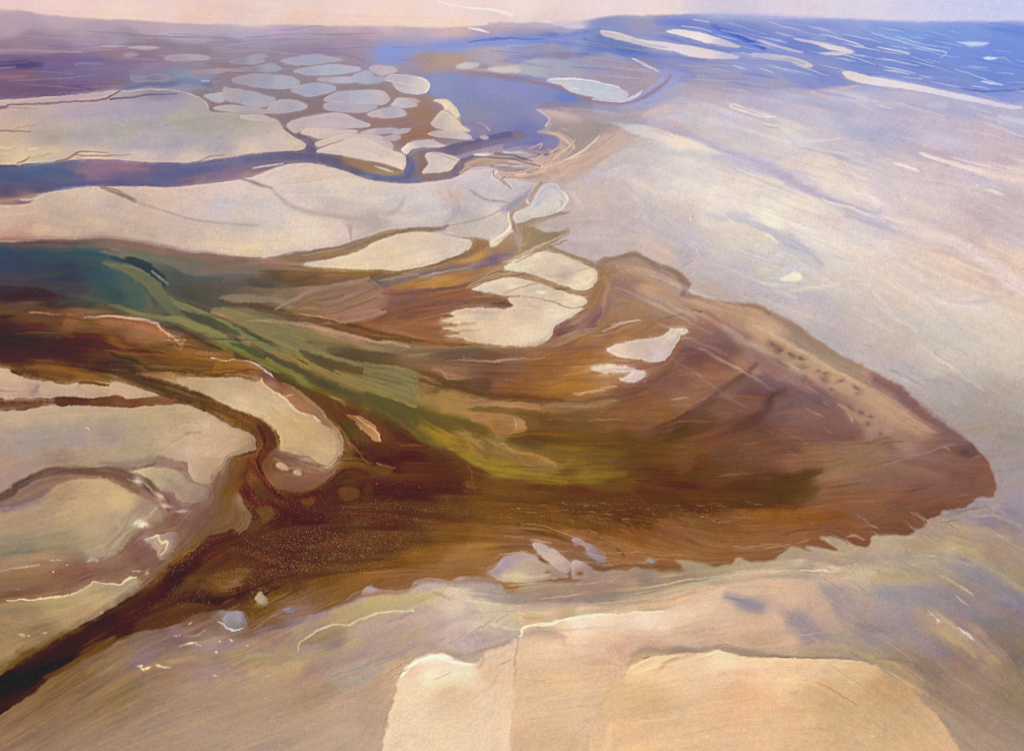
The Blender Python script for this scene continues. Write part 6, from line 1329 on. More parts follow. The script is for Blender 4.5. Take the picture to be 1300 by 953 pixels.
stroke("D2 620,900,6 680,850,14 740,830,12", "224,179,136", .6, 3)
stroke("D2 640,860,4 690,830,7 730,815,4", "254,229,183", .7)
stroke("D2 660,900,5 740,860,9 800,850,6", "255,219,171", .6)
stroke("D2 750,900,5 800,850,9 870,810,7", "200,160,121", .6, 2)
stroke("D2 690,818,5 710,812,8 730,806,4", "154,115,74", .8)
stroke("D2 740,880,6 860,820,12 950,790,8", "178,149,118", .5, 4)
stroke("D2 1010,800,4 1070,775,6 1130,785,4", "255,238,204", .8)
stroke("D2 960,830,5 1040,800,8", "217,178,142", .5, 2)
stroke("D2 1080,910,20 1180,890,26 1300,905,20", "217,169,129", .5, 7)
stroke("D3 0,812,6 200,815,9 380,822,8 520,838,5", "248,215,175", .8, 1.4)
stroke("D3 -40,800,8 120,802,9 300,806,8 440,815,6", "139,116,92", .7, 2)
stroke("D3 300,880,14 480,872,18 580,900,10", "207,165,122", .5, 5)
# dune lobes in the lower middle
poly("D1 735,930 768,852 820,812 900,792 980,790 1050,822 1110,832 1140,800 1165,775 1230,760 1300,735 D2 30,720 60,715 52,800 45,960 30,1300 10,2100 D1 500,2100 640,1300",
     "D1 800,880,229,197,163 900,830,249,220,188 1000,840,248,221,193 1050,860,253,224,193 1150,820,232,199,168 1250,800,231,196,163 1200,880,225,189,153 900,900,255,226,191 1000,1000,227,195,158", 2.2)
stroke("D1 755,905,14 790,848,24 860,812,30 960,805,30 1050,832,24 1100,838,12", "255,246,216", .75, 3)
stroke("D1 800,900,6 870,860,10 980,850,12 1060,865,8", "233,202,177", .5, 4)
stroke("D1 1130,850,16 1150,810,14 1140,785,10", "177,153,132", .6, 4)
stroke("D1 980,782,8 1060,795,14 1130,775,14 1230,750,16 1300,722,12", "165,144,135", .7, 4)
stroke("D1 715,920,5 745,855,7 800,800,6 870,765,5", "191,170,139", .7, 2)
stroke("D1 720,905,4 735,880,6", "238,214,181", .7)
# lower right: lilac flats with yellow strands swinging round to the lower right
stroke("D3 180,362,4 240,368,7 290,367,9 345,370,5", "235,214,190", .9, 1)
stroke("D3 150,335,4 240,335,7 320,345,6", "197,175,143", .6, 2)
stroke("D3 240,260,6 300,275,8 400,290,7", "191,169,148", .5, 2)
stroke("D3 540,205,8 600,198,14 700,205,14 760,200,6", "188,168,142", .7, 3)
stroke("D3 410,200,5 450,192,10 500,215,5", "189,162,142", .7, 2)
stroke("D3 100,385,10 300,385,12 450,360,12 560,340,10 700,325,10 850,300,8", "191,168,140", .7, 4)
stroke("D3 450,345,5 560,355,12 680,350,12 800,325,10 870,330,6", "194,171,138", .7, 3)
stroke("D3 560,375,8 700,395,20 820,380,16 900,410,14 980,460,14 1040,500,10", "166,149,117", .7, 4)
stroke("D3 530,410,14 640,410,30 760,400,20", "188,162,118", .55, 7)
stroke("D3 700,300,5 780,295,8 860,300,6", "193,176,151", .6, 2)
stroke("D3 880,395,4 930,420,8 980,450,9 1050,490,6", "217,192,145", .7, 1.6)
stroke("D3 950,280,10 1050,310,16 1150,370,20 1250,440,20 1400,560,20", "172,153,127", .7, 5)
stroke("D3 880,270,6 1000,290,10 1100,350,12 1200,400,14 1300,480,10", "191,170,137", .5, 4)
stroke("D3 900,310,8 980,330,14 1050,350,14", "183,166,135", .7, 3)
stroke("D3 930,350,24 1060,380,60 1180,430,60 1250,520,50", "148,139,150", .5, 14)
stroke("D3 960,500,4 985,522,9 1015,545,5", "207,189,186", .75, 1.4)
stroke("D3 800,460,30 880,490,50 980,560,40 1080,590,30", "147,135,138", .6, 12)
stroke("D3 270,460,14 330,490,40 360,560,40 400,620,24", "155,138,147", .6, 8)
stroke("D3 100,580,10 170,610,40 240,650,50 220,720,30", "158,140,147", .6, 10)
stroke("D3 380,440,6 440,480,14 540,500,10", "183,158,136", .5, 4)
stroke("D3 440,420,6 500,470,12 560,505,6", "183,158,132", .6, 3)
stroke("D3 300,520,6 350,600,12 380,670,8", "196,166,141", .6, 4)
stroke("D3 560,470,30 680,490,60 780,500,30", "140,138,148", .5, 14)
stroke("D3 760,560,14 860,620,30 960,700,34 1060,790,24", "180,153,127", .7, 6)
stroke("D3 820,565,4 850,590,7 870,620,8 860,635,4", "215,192,177", .75, 1.2)
stroke("D3 860,580,8 940,650,14 1020,700,12 1110,760,8", "181,161,152", .7, 3)
stroke("D3 970,655,4 1000,680,8 1030,700,12 1050,722,5", "221,213,208", .85, 1.2)
blob("D3 1015,690,20,8,40 1000,672,10,5,20 870,620,14,8,30 850,595,12,5,0", "225,211,204", .7)
stroke("D3 940,700,10 990,740,14 1060,800,10", "187,159,117", .55, 4)
stroke("D3 900,720,10 1000,800,16 1120,870,14 1250,960,14", "160,135,108", .6, 5)
stroke("D3 720,770,4 800,810,7 880,860,6 940,910,4", "128,110,97", .5, 2)
stroke("D3 500,800,8 640,840,12 760,900,14 840,960,10", "184,156,110", .6, 4)
stroke("D3 560,810,5 700,820,8 800,860,8 900,920,6", "123,105,91", .45, 3)
stroke("D3 700,640,24 820,740,40 900,780,20", "143,131,149", .5, 12)
stroke("D3 1060,600,20 1180,700,30 1280,820,26", "130,117,114", .5, 12)
stroke("D3 1080,700,8 1180,790,12 1260,880,10", "160,140,123", .5, 4)
stroke("D3 1100,560,10 1200,580,16 1300,640,14", "149,132,109", .5, 6)
stroke("D3 1150,500,10 1220,520,20 1260,560,10", "149,142,160", .5, 5)
stroke("D3 1050,100,6 1150,90,9 1220,120,8 1280,150,6", "181,171,160", .7, 3)
stroke("D3 900,80,10 1000,70,14 1050,50,10", "169,158,164", .6, 4)
stroke("D3 1030,90,4 1045,110,6 1050,130,5", "155,141,142", .4, 2)
stroke("D3 880,110,10 980,160,16 1100,170,14 1220,210,10", "181,163,141", .5, 5)
stroke("D3 760,180,14 860,220,20 1000,230,18 1100,260,16", "183,160,135", .5, 7)
stroke("D3 200,330,10 400,310,12 600,310,10 800,280,8", "166,145,136", .4, 5)
stroke("D3 500,760,14 400,780,20 250,770,20", "168,144,112", .4, 8)
blob("C3 1130,860,60,20,14", "180,170,181", .5)

# ---------------------------------------------------------------- which sheet each spot of the setting belongs to
zone('lake_water', "A1 880,385 950,366 1060,375 1200,390 A2 0,395 100,405 200,420 280,445 330,470 372,492 340,508 230,508 160,530 175,560 222,600 205,640 165,665 230,690 262,705 240,740 180,735 100,725 0,745 A1 1250,690 1150,700 1100,690 1085,650 1040,590 1030,560 1000,520 940,490 890,470 895,430")
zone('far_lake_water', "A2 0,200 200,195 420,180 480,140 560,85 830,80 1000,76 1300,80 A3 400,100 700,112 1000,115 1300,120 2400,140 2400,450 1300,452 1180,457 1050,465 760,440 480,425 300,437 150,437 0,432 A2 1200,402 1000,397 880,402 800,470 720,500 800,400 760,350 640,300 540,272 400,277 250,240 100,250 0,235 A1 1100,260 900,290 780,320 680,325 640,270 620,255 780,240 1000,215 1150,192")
zone('river_water', RIVER)
zone('mudflat', MUDPATH)
zone('lagoon_water', "B0 -900,398 0,392 200,386 420,395 560,410 700,440 850,470 1000,500 1150,520 1300,530 B1 100,560 250,640 150,700 300,780 500,850 650,900 900,915 C1 1100,110 1300,330 1300,560 C2 120,540 400,600 600,640 500,740 200,745 C1 1250,760 1080,670 900,570 750,480 560,380 400,320 250,250 80,150 0,110 C0 1200,90 B0 1000,860 800,790 540,700 300,650 100,600 -900,620")
# ---------------------------------------------------------------- closer surveys of single corners (enlarged sheets E*, F*)
poly("E2 480,505 560,440 640,400 650,430 590,490 520,525", "165,156,164", 2, .8)
stroke("E2 0,640,8 60,600,20 110,540,26 90,460,10", "179,170,168", .7, 3)
stroke("E2 205,360,6 260,400,14 330,440,12 480,462,8", "172,162,164", .7, 2)
stroke("E2 395,215,5 415,265,9 480,332,6", "139,126,124", .8)
stroke("E2 400,245,6 388,275,8 430,300,5", "229,220,216", .9)
stroke("E2 100,440,30 120,520,40 100,570,30", "183,173,173", .5, 5)
poly("E2 590,640 700,645 790,685 880,690 800,740 700,790 620,810 585,740", "152,130,100", 2.5, .8)
stroke("E2 660,690,20 640,750,30 600,790,16", "169,143,102", .6, 3)
stroke("E2 780,320,40 720,372,46 670,432,36 640,465,22 580,500,22 528,532,26 535,600,32 565,680,46 590,770,50", "178,152,138", .95, 1.6)
stroke("E2 770,330,10 720,375,18 675,430,14", "199,170,154", .8, 1.5)
stroke("E2 640,430,6 645,455,24 650,470,8", "229,200,184", .9)
stroke("E2 530,540,8 540,620,10 560,690,8", "145,125,102", .7, 1.2)
stroke("E2 600,640,10 600,720,16 590,780,10", "183,158,126", .7, 2)
stroke("E2 570,630,24 640,600,22 740,565,16 830,545,10 900,530,6", "160,140,120", .9, 1.6)
stroke("E2 720,590,20 850,570,30 1000,590,20", "188,169,164", .6, 5)
stroke("E2 955,650,6 948,690,16 860,730,16 740,785,20 600,845,20 460,900,12", "199,169,142", .9, 1.3)
stroke("E2 940,740,6 820,790,8 700,840,10 560,900,8", "144,120,94", .8, 1.3)
stroke("E2 960,720,14 1100,730,10 1200,745,6", "200,184,184", .6, 3)
isl("pale island with a bright white curl on its right end beside the braided tan outlet", "E2 535,565 560,530 640,497 690,440 720,382 765,325 800,312 862,316 900,370 932,420 922,480 882,525 800,553 700,567 622,604 567,612 540,592",
    "E2 580,570,207,197,182 660,540,213,201,189 700,450,196,188,192 760,380,202,194,198 850,400,208,200,194 880,470,216,205,196 800,520,210,200,188 820,340,200,190,196", rim="221,210,200", rw=1.6, h=.8, name="salt_island", cat="salt island", fringe=1.4)
stroke("E2 862,318,8 880,350,18 918,392,20 936,440,28 912,492,20 868,528,8", "232,220,210", .95, 1)
stroke("E2 880,440,6 905,450,10 900,480,6", "168,160,164", .6)
stroke("E2 945,370,8 985,385,24 1000,410,10", "210,200,202", .7, 2)
# braids between the lake and the tan outlet
stroke("E2 95,225,30 140,160,24 180,132,20 250,112,16 360,118,12 520,130,10 640,160,10 740,185,8", "121,106,122", .9, 1.1)
stroke("E2 190,175,26 260,152,48 340,142,48 430,160,20", "188,160,138", .85, 2)
stroke("E2 200,190,10 280,165,14 360,150,8", "169,138,114", .6, 1.5)
stroke("E2 150,245,14 220,212,16 320,206,12", "202,166,146", .8, 1.3)
stroke("E2 160,215,8 200,190,12 240,200,8", "217,188,168", .6)
stroke("E2 250,98,10 300,94,22 340,97,10", "221,210,206", .95)
stroke("E2 560,85,8 600,86,34 645,88,10", "199,186,188", .9, 1.3)
stroke("E2 470,72,6 500,80,16 520,90,6", "208,198,198", .9)
stroke("E2 360,75,6 430,90,10 540,100,10 640,95,6", "141,130,148", .7, 1.2)
stroke("E2 380,105,5 470,108,9 560,115,6", "178,166,168", .7)
stroke("E2 400,182,6 470,178,14 500,185,6", "210,198,194", .85)
stroke("E2 420,160,6 560,172,10 690,190,10", "146,132,134", .8)
stroke("E2 520,190,5 600,182,10 680,190,8", "201,186,182", .8)
stroke("E2 430,205,6 520,222,9 620,212,8", "140,127,122", .7)
stroke("E2 440,225,6 560,230,14 700,204,10", "216,184,166", .85)
stroke("E2 460,252,6 580,258,12 720,240,14 800,230,8", "210,176,154", .85)
stroke("E2 560,248,5 600,244,12 640,232,8", "236,211,194", .85)
stroke("E2 520,262,4 600,275,8 740,268,6", "165,143,130", .6)
stroke("E2 640,140,6 740,125,14 760,100,8 720,80,6", "195,172,168", .8, 1.3)
stroke("E2 660,120,4 720,110,6 740,95,4", "111,100,130", .7)
stroke("E2 770,160,8 810,140,14 840,110,8", "156,144,149", .6, 1.5)
stroke("E2 800,60,8 835,80,12 830,110,8 790,150,6", "204,174,157", .8, 1.3)
stroke("E2 850,120,6 900,90,10 960,40,12 1000,-20,10", "214,184,166", .8, 1.3)
stroke("E2 840,150,6 940,120,8 1040,60,8", "178,154,137", .7)
stroke("E2 880,160,6 960,130,10 1080,100,8 1140,70,5", "222,194,176", .7)
stroke("E2 960,170,5 1060,150,7 1160,100,5", "186,161,147", .6)
stroke("E2 780,240,10 900,250,14 1000,200,16 1120,150,16 1200,100,10", "207,176,158", .7, 2.5)
stroke("E2 890,300,8 930,280,10 1050,240,8 1180,160,6", "193,169,157", .7, 1.3)
# green veins on the dark bay
poly("F0 395,50 450,58 490,85 520,132 500,128 470,105 420,80", "33,45,50", 1.2, .85)
stroke("F0 335,70,10 400,85,26 450,112,36 482,150,42 512,182,36 545,216,28 572,246,24", "103,102,66", .92, 1)
stroke("F0 350,74,4 420,86,8 470,104,6", "119,121,94", .7, .8)
stroke("F0 480,95,6 510,125,8 530,140,4", "127,128,107", .8, .8)
stroke("F0 360,210,5 430,230,12 500,246,16 570,251,22 640,281,26 720,321,28 800,366,28 880,406,24 962,446,12", "130,122,69", .92, 1)
stroke("F0 420,224,4 520,243,7 600,258,6", "138,122,86", .7, .8)
stroke("F0 552,196,14 600,214,14 680,250,12 760,290,14 830,330,18 900,352,22", "125,122,73", .9, 1)
poly("F0 660,216 720,210 800,238 900,268 960,308 1020,348 1080,368 1180,388 1300,410 1300,500 1200,468 1100,420 1000,380 940,345 880,330 820,300 760,266 700,236", "133,120,73", 1.6, .8, streak=.25)
poly("F0 700,176 760,168 830,178 862,195 800,196 730,190", "133,116,90", 1.2, .85, streak=.2)
poly("F0 945,343 1000,358 1062,386 1020,396 970,376", "93,81,40", 1.2, .85)
poly("F0 1050,346 1100,340 1180,350 1242,366 1180,376 1100,366", "95,80,46", 1.2, .8)
poly("F0 570,225 640,240 720,275 760,300 700,290 640,268 590,246", "74,75,48", 1.3, .8)
poly("F0 720,320 780,330 850,372 900,398 850,385 780,352", "71,73,31", 1.3, .75)
poly("F0 1140,480 1200,488 1300,528 1300,585 1220,548 1160,512", "94,84,19", 2, .7)
stroke("F0 860,345,8 960,385,12 1060,425,14 1180,470,14 1300,520,12", "142,125,72", .75, 1.5)
stroke("F0 980,440,14 1080,475,26 1180,520,26 1260,560,20", "86,76,27", .6, 4)
stroke("F0 1000,482,5 1050,497,7 1085,516,4", "147,126,77", .8, .9)
stroke("F0 660,370,4 760,392,5 800,400,6 850,425,5", "209,180,153", .85, .8)
stroke("F0 270,243,3 350,240,5 440,247,6 490,262,6 510,282,5", "209,174,154", .9, .8)
blob("F0 520,290,5,0,20 540,303,8,2,42 552,315,8,4,2 530,312,6,2,1 560,325,8,3,31", "202,167,138", .85)
stroke("F0 860,218,6 950,172,14 1050,140,12 1160,118,8", "158,131,114", .7, 1.5)
stroke("F0 880,232,6 980,196,10 1080,172,8", "122,98,75", .6, 1.5)
stroke("F0 940,252,8 1060,212,16 1190,160,12", "148,116,90", .7, 1.8)
stroke("F0 1000,266,6 1100,252,12 1210,226,8", "172,134,105", .7, 1.5)
stroke("F0 1040,232,5 1120,205,8 1190,180,5", "124,94,77", .6, 1.3)
stroke("F0 700,190,10 800,212,14 930,250,12 1100,290,10 1288,320,10", "93,66,35", .7, 2)
stroke("F0 780,250,5 920,262,8 1100,300,8 1288,335,6", "186,152,120", .7, 1.2)
# pale band that softens the far shore line of the blue water
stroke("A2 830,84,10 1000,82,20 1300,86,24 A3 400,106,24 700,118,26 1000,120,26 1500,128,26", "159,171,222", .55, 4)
# ---------------------------------------------------------------- closest surveys (sheets G*)
# creek between the two left-hand bars
poly("G0 -300,368 0,365 200,370 380,358 470,340 520,344 600,374 700,388 850,385 950,374 1080,350 1130,344 1200,360 1300,402 1300,452 1250,466 1100,471 950,490 800,496 700,500 600,491 450,485 300,490 150,481 0,478 -300,486",
     "G0 -100,430,89,49,29 50,430,86,46,24 200,430,108,70,38 350,430,106,66,36 560,420,121,75,55 750,430,116,73,41 1000,430,133,89,55 1180,420,140,90,57", 1.2, .95)
stroke("G0 0,420,20 120,440,30 300,452,24 460,440,14", "90,56,30", .6, 1.5)
stroke("G0 -100,470,10 300,478,12 700,488,14 1000,478,10", "95,62,37", .6, 1)
stroke("G0 0,160,8 150,166,16 300,186,18 440,212,6", "119,76,40", .9, 1)
stroke("G0 230,153,6 400,172,14 500,195,16", "202,168,128", .8, 1)
stroke("G0 540,50,20 700,100,50 850,160,70 1000,210,70 1150,270,70 1287,330,60", "84,62,28", .7, 4)
stroke("G0 840,50,10 1000,90,26 1100,130,20 1200,180,10", "93,54,17", .6, 2)
stroke("G0 880,60,14 1050,75,40 1200,100,50 1300,140,50", "162,117,71", .7, 3)
stroke("G0 900,270,10 1050,305,16 1150,330,14 1287,370,16", "90,56,23", .7, 1.5)
poly("G1 -20,332 80,330 200,358 330,388 400,398 422,440 430,522 400,502 360,482 280,466 180,452 80,462 -20,505", "157,124,107", 1.8, .85)
stroke("G1 330,400,30 390,430,50 415,500,26", "141,111,95", .6, 2)
stroke("G1 180,130,10 260,90,16 340,40,12 400,20,8", "186,156,113", .7, 1.2)
stroke("G1 480,420,30 560,470,50 540,560,40", "196,169,134", .5, 3)
stroke("G1 440,620,10 500,660,12 560,640,10", "171,148,117", .6, 1.3)
stroke("G1 760,200,14 830,140,20 900,90,14", "198,173,141", .5, 2)
stroke("G1 1287,440,20 1220,520,30 1180,600,24 1200,680,16", "92,52,13", .7, 2.5)
stroke("G1 760,640,60 770,760,70 790,900,60", "133,89,76", .5, 6)
# swirls in the straw-coloured bar
stroke("G2 330,860,14 430,745,20 500,700,16 600,600,22 650,480,26 700,385,26 800,270,26", "162,140,105", .7, 1.6)
stroke("G2 400,900,14 540,720,22 660,600,22 740,510,18", "195,171,135", .6, 1.6)
stroke("G2 560,780,10 680,640,14 740,560,10", "164,141,109", .5, 1.3)
stroke("G2 520,440,12 560,560,20 520,640,14", "198,173,134", .5, 2)
stroke("G2 830,330,10 900,290,16 1000,230,14", "158,137,115", .6, 1.6)
stroke("G2 900,440,30 1000,340,40 1060,270,24", "204,174,137", .6, 2.5)
stroke("G2 220,830,10 290,800,26 320,860,14", "194,163,122", .7, 1.5)
blob("G2 860,490,45,18,0 880,480,25,12,19", "245,226,198", .95)
blob("G2 1105,105,35,17,41 1190,222,35,12,12", "212,178,159", .9)
# brown shoulder and white crest of the sand tongue
poly("G3 -300,60 -10,75 100,80 220,120 340,168 430,220 512,285 560,330 640,378 740,438 800,494 900,550 1000,620 1080,690 1160,780 1210,850 1300,910 1300,1010 1150,925 1040,805 960,800 880,772 800,730 720,652 600,580 500,482 420,402 350,332 200,292 0,252 -300,220",
     "G3 -150,150,148,99,42 60,150,162,104,45 200,190,163,108,61 120,240,123,76,33 200,320,165,125,82 420,260,121,76,62 500,400,161,121,102 600,480,146,98,72 720,520,164,112,74 850,600,165,114,80 950,700,166,114,74 1100,760,154,114,88 1000,650,174,122,80 600,350,128,67,35", 1.2, .9)
stroke("G3 -100,252,8 60,240,18 200,222,18 320,240,10", "105,60,21", .7, 1.6)
stroke("G3 0,280,20 150,300,30 280,330,20", "173,133,90", .6, 2)
stroke("G3 350,330,8 385,400,12 440,460,22 560,560,30 650,640,34 760,720,38 800,768,30 880,790,22 960,805,8", "244,202,158", .9, .9)
stroke("G3 600,570,6 660,575,10 730,556,6", "234,194,155", .8)
stroke("G3 1020,800,8 1050,835,24 1090,880,32 1140,910,14", "239,213,170", .9, 1)
stroke("G3 900,775,6 940,800,10 980,805,5", "236,203,160", .7)
stroke("G3 -300,95,5 0,78,6 60,82,8 200,118,10 320,165,12 420,225,14 505,288,10", "229,204,180", .95, .7)
stroke("G3 380,215,6 430,235,12 490,280,8", "215,200,198", .7, .8)
stroke("G3 640,378,5 720,408,8 795,492,6", "194,156,143", .8, .8)
stroke("G3 1085,698,6 1140,752,9 1175,815,7 1230,860,6", "181,146,126", .8, .8)
stroke("G3 0,690,14 120,725,22 260,775,24 380,830,20 460,880,14", "230,203,160", .7, 1.5)
stroke("G3 200,500,20 320,600,40 460,620,30", "193,167,122", .4, 5)
poly("G3 -10,-20 100,40 300,130 500,210 640,270 760,330 900,420 1040,470 1300,600 1300,890 1180,762 1050,622 900,522 780,442 650,362 520,272 400,192 250,112 -10,50",
     "G3 100,60,87,62,31 400,170,87,58,23 700,310,92,69,32 900,470,100,68,22 1100,620,106,67,11 1200,700,108,66,12 1000,550,98,68,20", 1.5, .8)
stroke("G3 330,-10,30 500,50,60 700,140,70 900,240,80 1100,345,90 1300,450,100", "80,71,28", .75, 2.5)
stroke("G3 80,-20,30 200,40,46 350,80,56 480,130,56 600,190,50 750,250,46 880,320,42 955,365,30 985,415,8", "130,113,48", .9, .9)
stroke("G3 200,20,8 400,85,12 600,165,10", "145,128,56", .5, 1)
stroke("G3 540,-40,60 700,60,84 900,140,110 1100,240,120 1300,330,120", "147,117,59", .8, 1.8)
stroke("G3 835,78,6 900,96,28 985,132,6", "97,75,25", .85, .8)
poly("G3 955,-20 1080,60 1140,122 1240,216 1320,230 1320,100 1150,30 1080,-20", "94,80,41", 1.3, .8)
stroke("G3 1000,440,5 1060,470,7 1150,510,6 1290,575,8", "130,105,51", .7, .9)
# streamlined shoals on the olive water
poly("G15 450,475 530,500 640,540 760,570 800,640 900,650 1000,640 1150,690 1300,720 1300,810 1100,770 950,740 830,740 780,740 700,680 600,590 520,530",
     "G15 520,500,92,80,48 650,570,80,76,40 750,620,96,74,40 880,630,96,80,28 1100,700,110,76,30 1250,760,106,74,32 800,710,106,76,32", 1.3, .85)
poly("G15 800,440 950,430 1100,450 1220,490 1300,500 1300,650 1180,640 1050,600 900,540 880,510 960,500", "G15 950,455,112,90,56 1000,530,92,72,40 1150,560,92,74,42 1250,580,90,74,44", 1.3, .85)
stroke("G15 700,520,10 850,560,24 1000,595,34 1150,645,36 1300,690,34", "140,117,76", .85, 1.2)
stroke("G15 530,360,6 590,370,26 640,380,8", "108,88,56", .8, 1)
stroke("G15 980,395,6 1030,402,14 1060,400,6", "106,82,48", .7, .9)
stroke("G15 400,610,6 470,632,24 550,665,6", "90,66,16", .85, .8)
stroke("G15 880,770,6 930,785,20 985,800,6", "108,78,24", .7, .8)
stroke("G15 -20,30,20 200,60,30 450,20,24 640,70,40 820,90,50 1000,140,60 1150,200,60 1300,260,50", "122,84,64", .8, 2)
stroke("G15 300,95,10 500,105,20 700,160,34 900,225,50 1100,280,60 1300,330,60", "180,134,106", .75, 2)
stroke("G15 200,90,10 400,150,16 600,230,14 800,290,14 980,330,10", "124,106,64", .5, 1.3)
stroke("G15 0,590,40 140,660,40 300,760,50 450,850,50 540,920,24", "131,118,58", .8, 1.2)
stroke("G15 -20,520,50 120,590,50 300,680,70 500,770,80 700,860,80 900,950,80", "88,73,42", .7, 2)
# ochre basin edge
poly("G5 -20,278 200,335 400,380 600,400 800,415 950,440 1320,450 1320,538 1100,522 950,516 800,506 600,482 440,488 365,520 420,550 600,570 750,590 900,620 1000,625 1080,650 1150,700 1190,760 1150,810 1000,860 850,890 700,850 640,760 550,720 430,690 340,610 200,565 -20,560",
     "G5 50,340,164,125,69 250,420,164,121,69 500,430,174,126,80 800,450,182,137,95 1000,480,190,140,90 1200,490,174,126,82 100,480,172,127,69 300,540,174,126,67 600,620,170,119,69 900,690,163,119,71 1050,720,191,140,90 750,750,149,107,52 900,800,149,103,55", 1.4, .8, streak=.2)
poly("G5 385,512 480,487 600,490 750,500 900,520 1100,540 1200,545 1320,545 1320,800 1200,780 1140,692 1080,632 950,612 850,582 700,572 500,546", "G5 500,515,122,99,44 700,530,126,93,44 950,560,133,90,51 1100,600,120,89,42 1250,700,125,82,46", 1.3, .8)
stroke("G5 1000,630,8 1015,700,14 1010,800,8", "207,158,110", .7, 1)
stroke("G5 640,690,5 660,740,14 690,790,6", "180,134,81", .6, 1)
stroke("G5 640,660,5 820,655,8 1000,662,6", "192,149,104", .5, .8)
stroke("G5 700,690,4 880,688,6 1000,700,5", "141,97,47", .5, .8)
stroke("G5 880,870,6 980,830,14 1020,805,6", "177,136,86", .6, 1)
stroke("G5 1020,840,6 1100,830,10 1150,790,8 1130,740,6", "193,146,102", .6, 1)
stroke("G5 -20,230,30 150,240,60 350,300,60 550,350,40 800,390,30 1100,415,24", "104,72,23", .6, 3)
stroke("G5 170,140,6 300,110,14 420,100,6", "177,140,101", .7, 1.2)
# purple and ochre strands under the whale-shaped bar
poly("G6 540,342 700,272 830,210 900,142 990,116 1060,150 1210,128 1150,182 1040,232 950,282 800,302 650,352", "G6 950,220,128,100,121 700,290,136,107,119 600,320,152,129,121 1100,170,152,129,126", 1.6, .85)
stroke("G6 -60,325,12 100,285,20 260,225,22 420,185,22 560,95,14", "135,103,81", .85, 1.4)
stroke("G6 100,330,8 260,270,12 420,240,8", "165,140,119", .6, 1)
stroke("G6 -60,400,30 100,375,34 260,355,30 430,318,30 600,288,20", "112,97,96", .8, 1.8)
stroke("G6 -60,445,26 100,420,34 250,385,36 400,350,36 560,322,24 720,285,12", "167,147,141", .8, 1.5)
stroke("G6 0,465,6 200,430,10 400,395,8 560,370,5", "140,109,97", .5, 1)
stroke("G6 -60,525,80 150,532,100 300,520,100 440,498,60 560,470,20", "181,133,75", .8, 4)
stroke("G6 500,220,20 600,235,60 700,190,60 780,140,20", "183,139,86", .75, 4)
stroke("G6 -60,625,36 100,628,40 250,610,30 400,590,26 510,556,12", "125,84,77", .8, 1.8)
stroke("G6 120,610,8 250,608,12 400,588,8", "98,69,67", .5, 1)
stroke("G6 540,600,8 640,545,14 750,490,14 900,425,12 990,388,12 1130,394,12 1290,440,10", "191,159,132", .85, 1)
stroke("G6 560,610,10 660,585,16 800,525,16 950,470,14 1050,440,8", "147,107,86", .7, 1.2)
stroke("G6 640,520,10 760,470,14 900,380,14 1060,310,10 1140,270,6", "201,171,141", .6, 1.2)
stroke("G6 -60,860,60 150,840,60 350,820,50 560,790,30", "125,81,72", .65, 3)
stroke("G6 650,640,10 850,650,14 1000,690,20 1150,720,14 1287,725,10", "135,95,70", .6, 1.6)
stroke("G6 800,850,20 1000,830,34 1100,830,30 1160,850,8", "122,84,60", .7, 1.5)
# edge of the silt and foam along it
stroke("G7 120,480,20 200,430,30 280,410,20 360,320,14", "163,122,55", .6, 1.2)
stroke("G7 900,190,10 950,140,16 1010,80,16 1030,0,12", "174,137,76", .6, 1.2)
stroke("G7 -40,640,60 60,660,80 200,600,70 320,500,50 420,420,30", "71,34,8", .6, 4)
stroke("G7 480,820,30 620,860,40 720,880,24", "140,94,54", .7, 3)
stroke("G7 160,800,40 300,780,60 420,740,40", "110,76,16", .5, 5)
# banks of the outflow at the lower left
stroke("G8 -300,800,60 0,640,60 120,560,50 260,480,40 420,380,40 560,320,30", "109,77,29", .6, 2.5)
stroke("G8 200,960,60 420,860,70 600,760,80 760,670,80 950,570,80 1120,450,60 1250,380,40", "102,67,14", .75, 3)
stroke("G8 520,940,40 800,760,60 1000,650,60 1200,520,50", "132,99,71", .6, 5)
stroke("G8 -200,880,60 100,740,90 300,620,100 600,460,110 900,280,110 1150,150,100", "47,15,6", .55, 5)
# light folds above the dune crest
stroke("G14 -40,330,30 100,355,60 260,420,60 420,455,50 560,475,40 700,500,30", "226,204,178", .8, 2)
stroke("G14 60,420,14 200,470,10 380,540,10", "184,160,138", .6, 1.2)
stroke("G14 340,520,20 500,545,40 700,565,36 860,575,14", "218,198,162", .7, 2)
stroke("G14 500,615,5 700,612,8 900,600,6 1100,590,5", "184,154,116", .7, .9)
stroke("G14 900,590,20 1000,610,36 1150,620,40 1300,610,40", "226,196,158", .75, 1.8)
stroke("G14 960,600,5 1100,625,8 1287,640,8", "176,138,96", .7, .9)
stroke("G14 1000,680,8 1100,690,14 1287,680,14", "165,138,102", .6, 1.2)
stroke("G14 420,780,10 560,800,20 720,820,22 880,835,20 960,820,8", "230,210,188", .75, 1.4)
stroke("G14 240,700,10 380,760,20 500,820,14", "220,196,176", .6, 1.6)
stroke("G14 380,740,6 500,790,8 560,830,5", "168,144,138", .6, 1)
stroke("G14 250,640,20 350,600,30 420,620,20", "184,160,150", .5, 2)
stroke("G14 700,860,20 850,880,26 960,870,14", "192,164,148", .6, 3)
_r = np.random.default_rng(77)


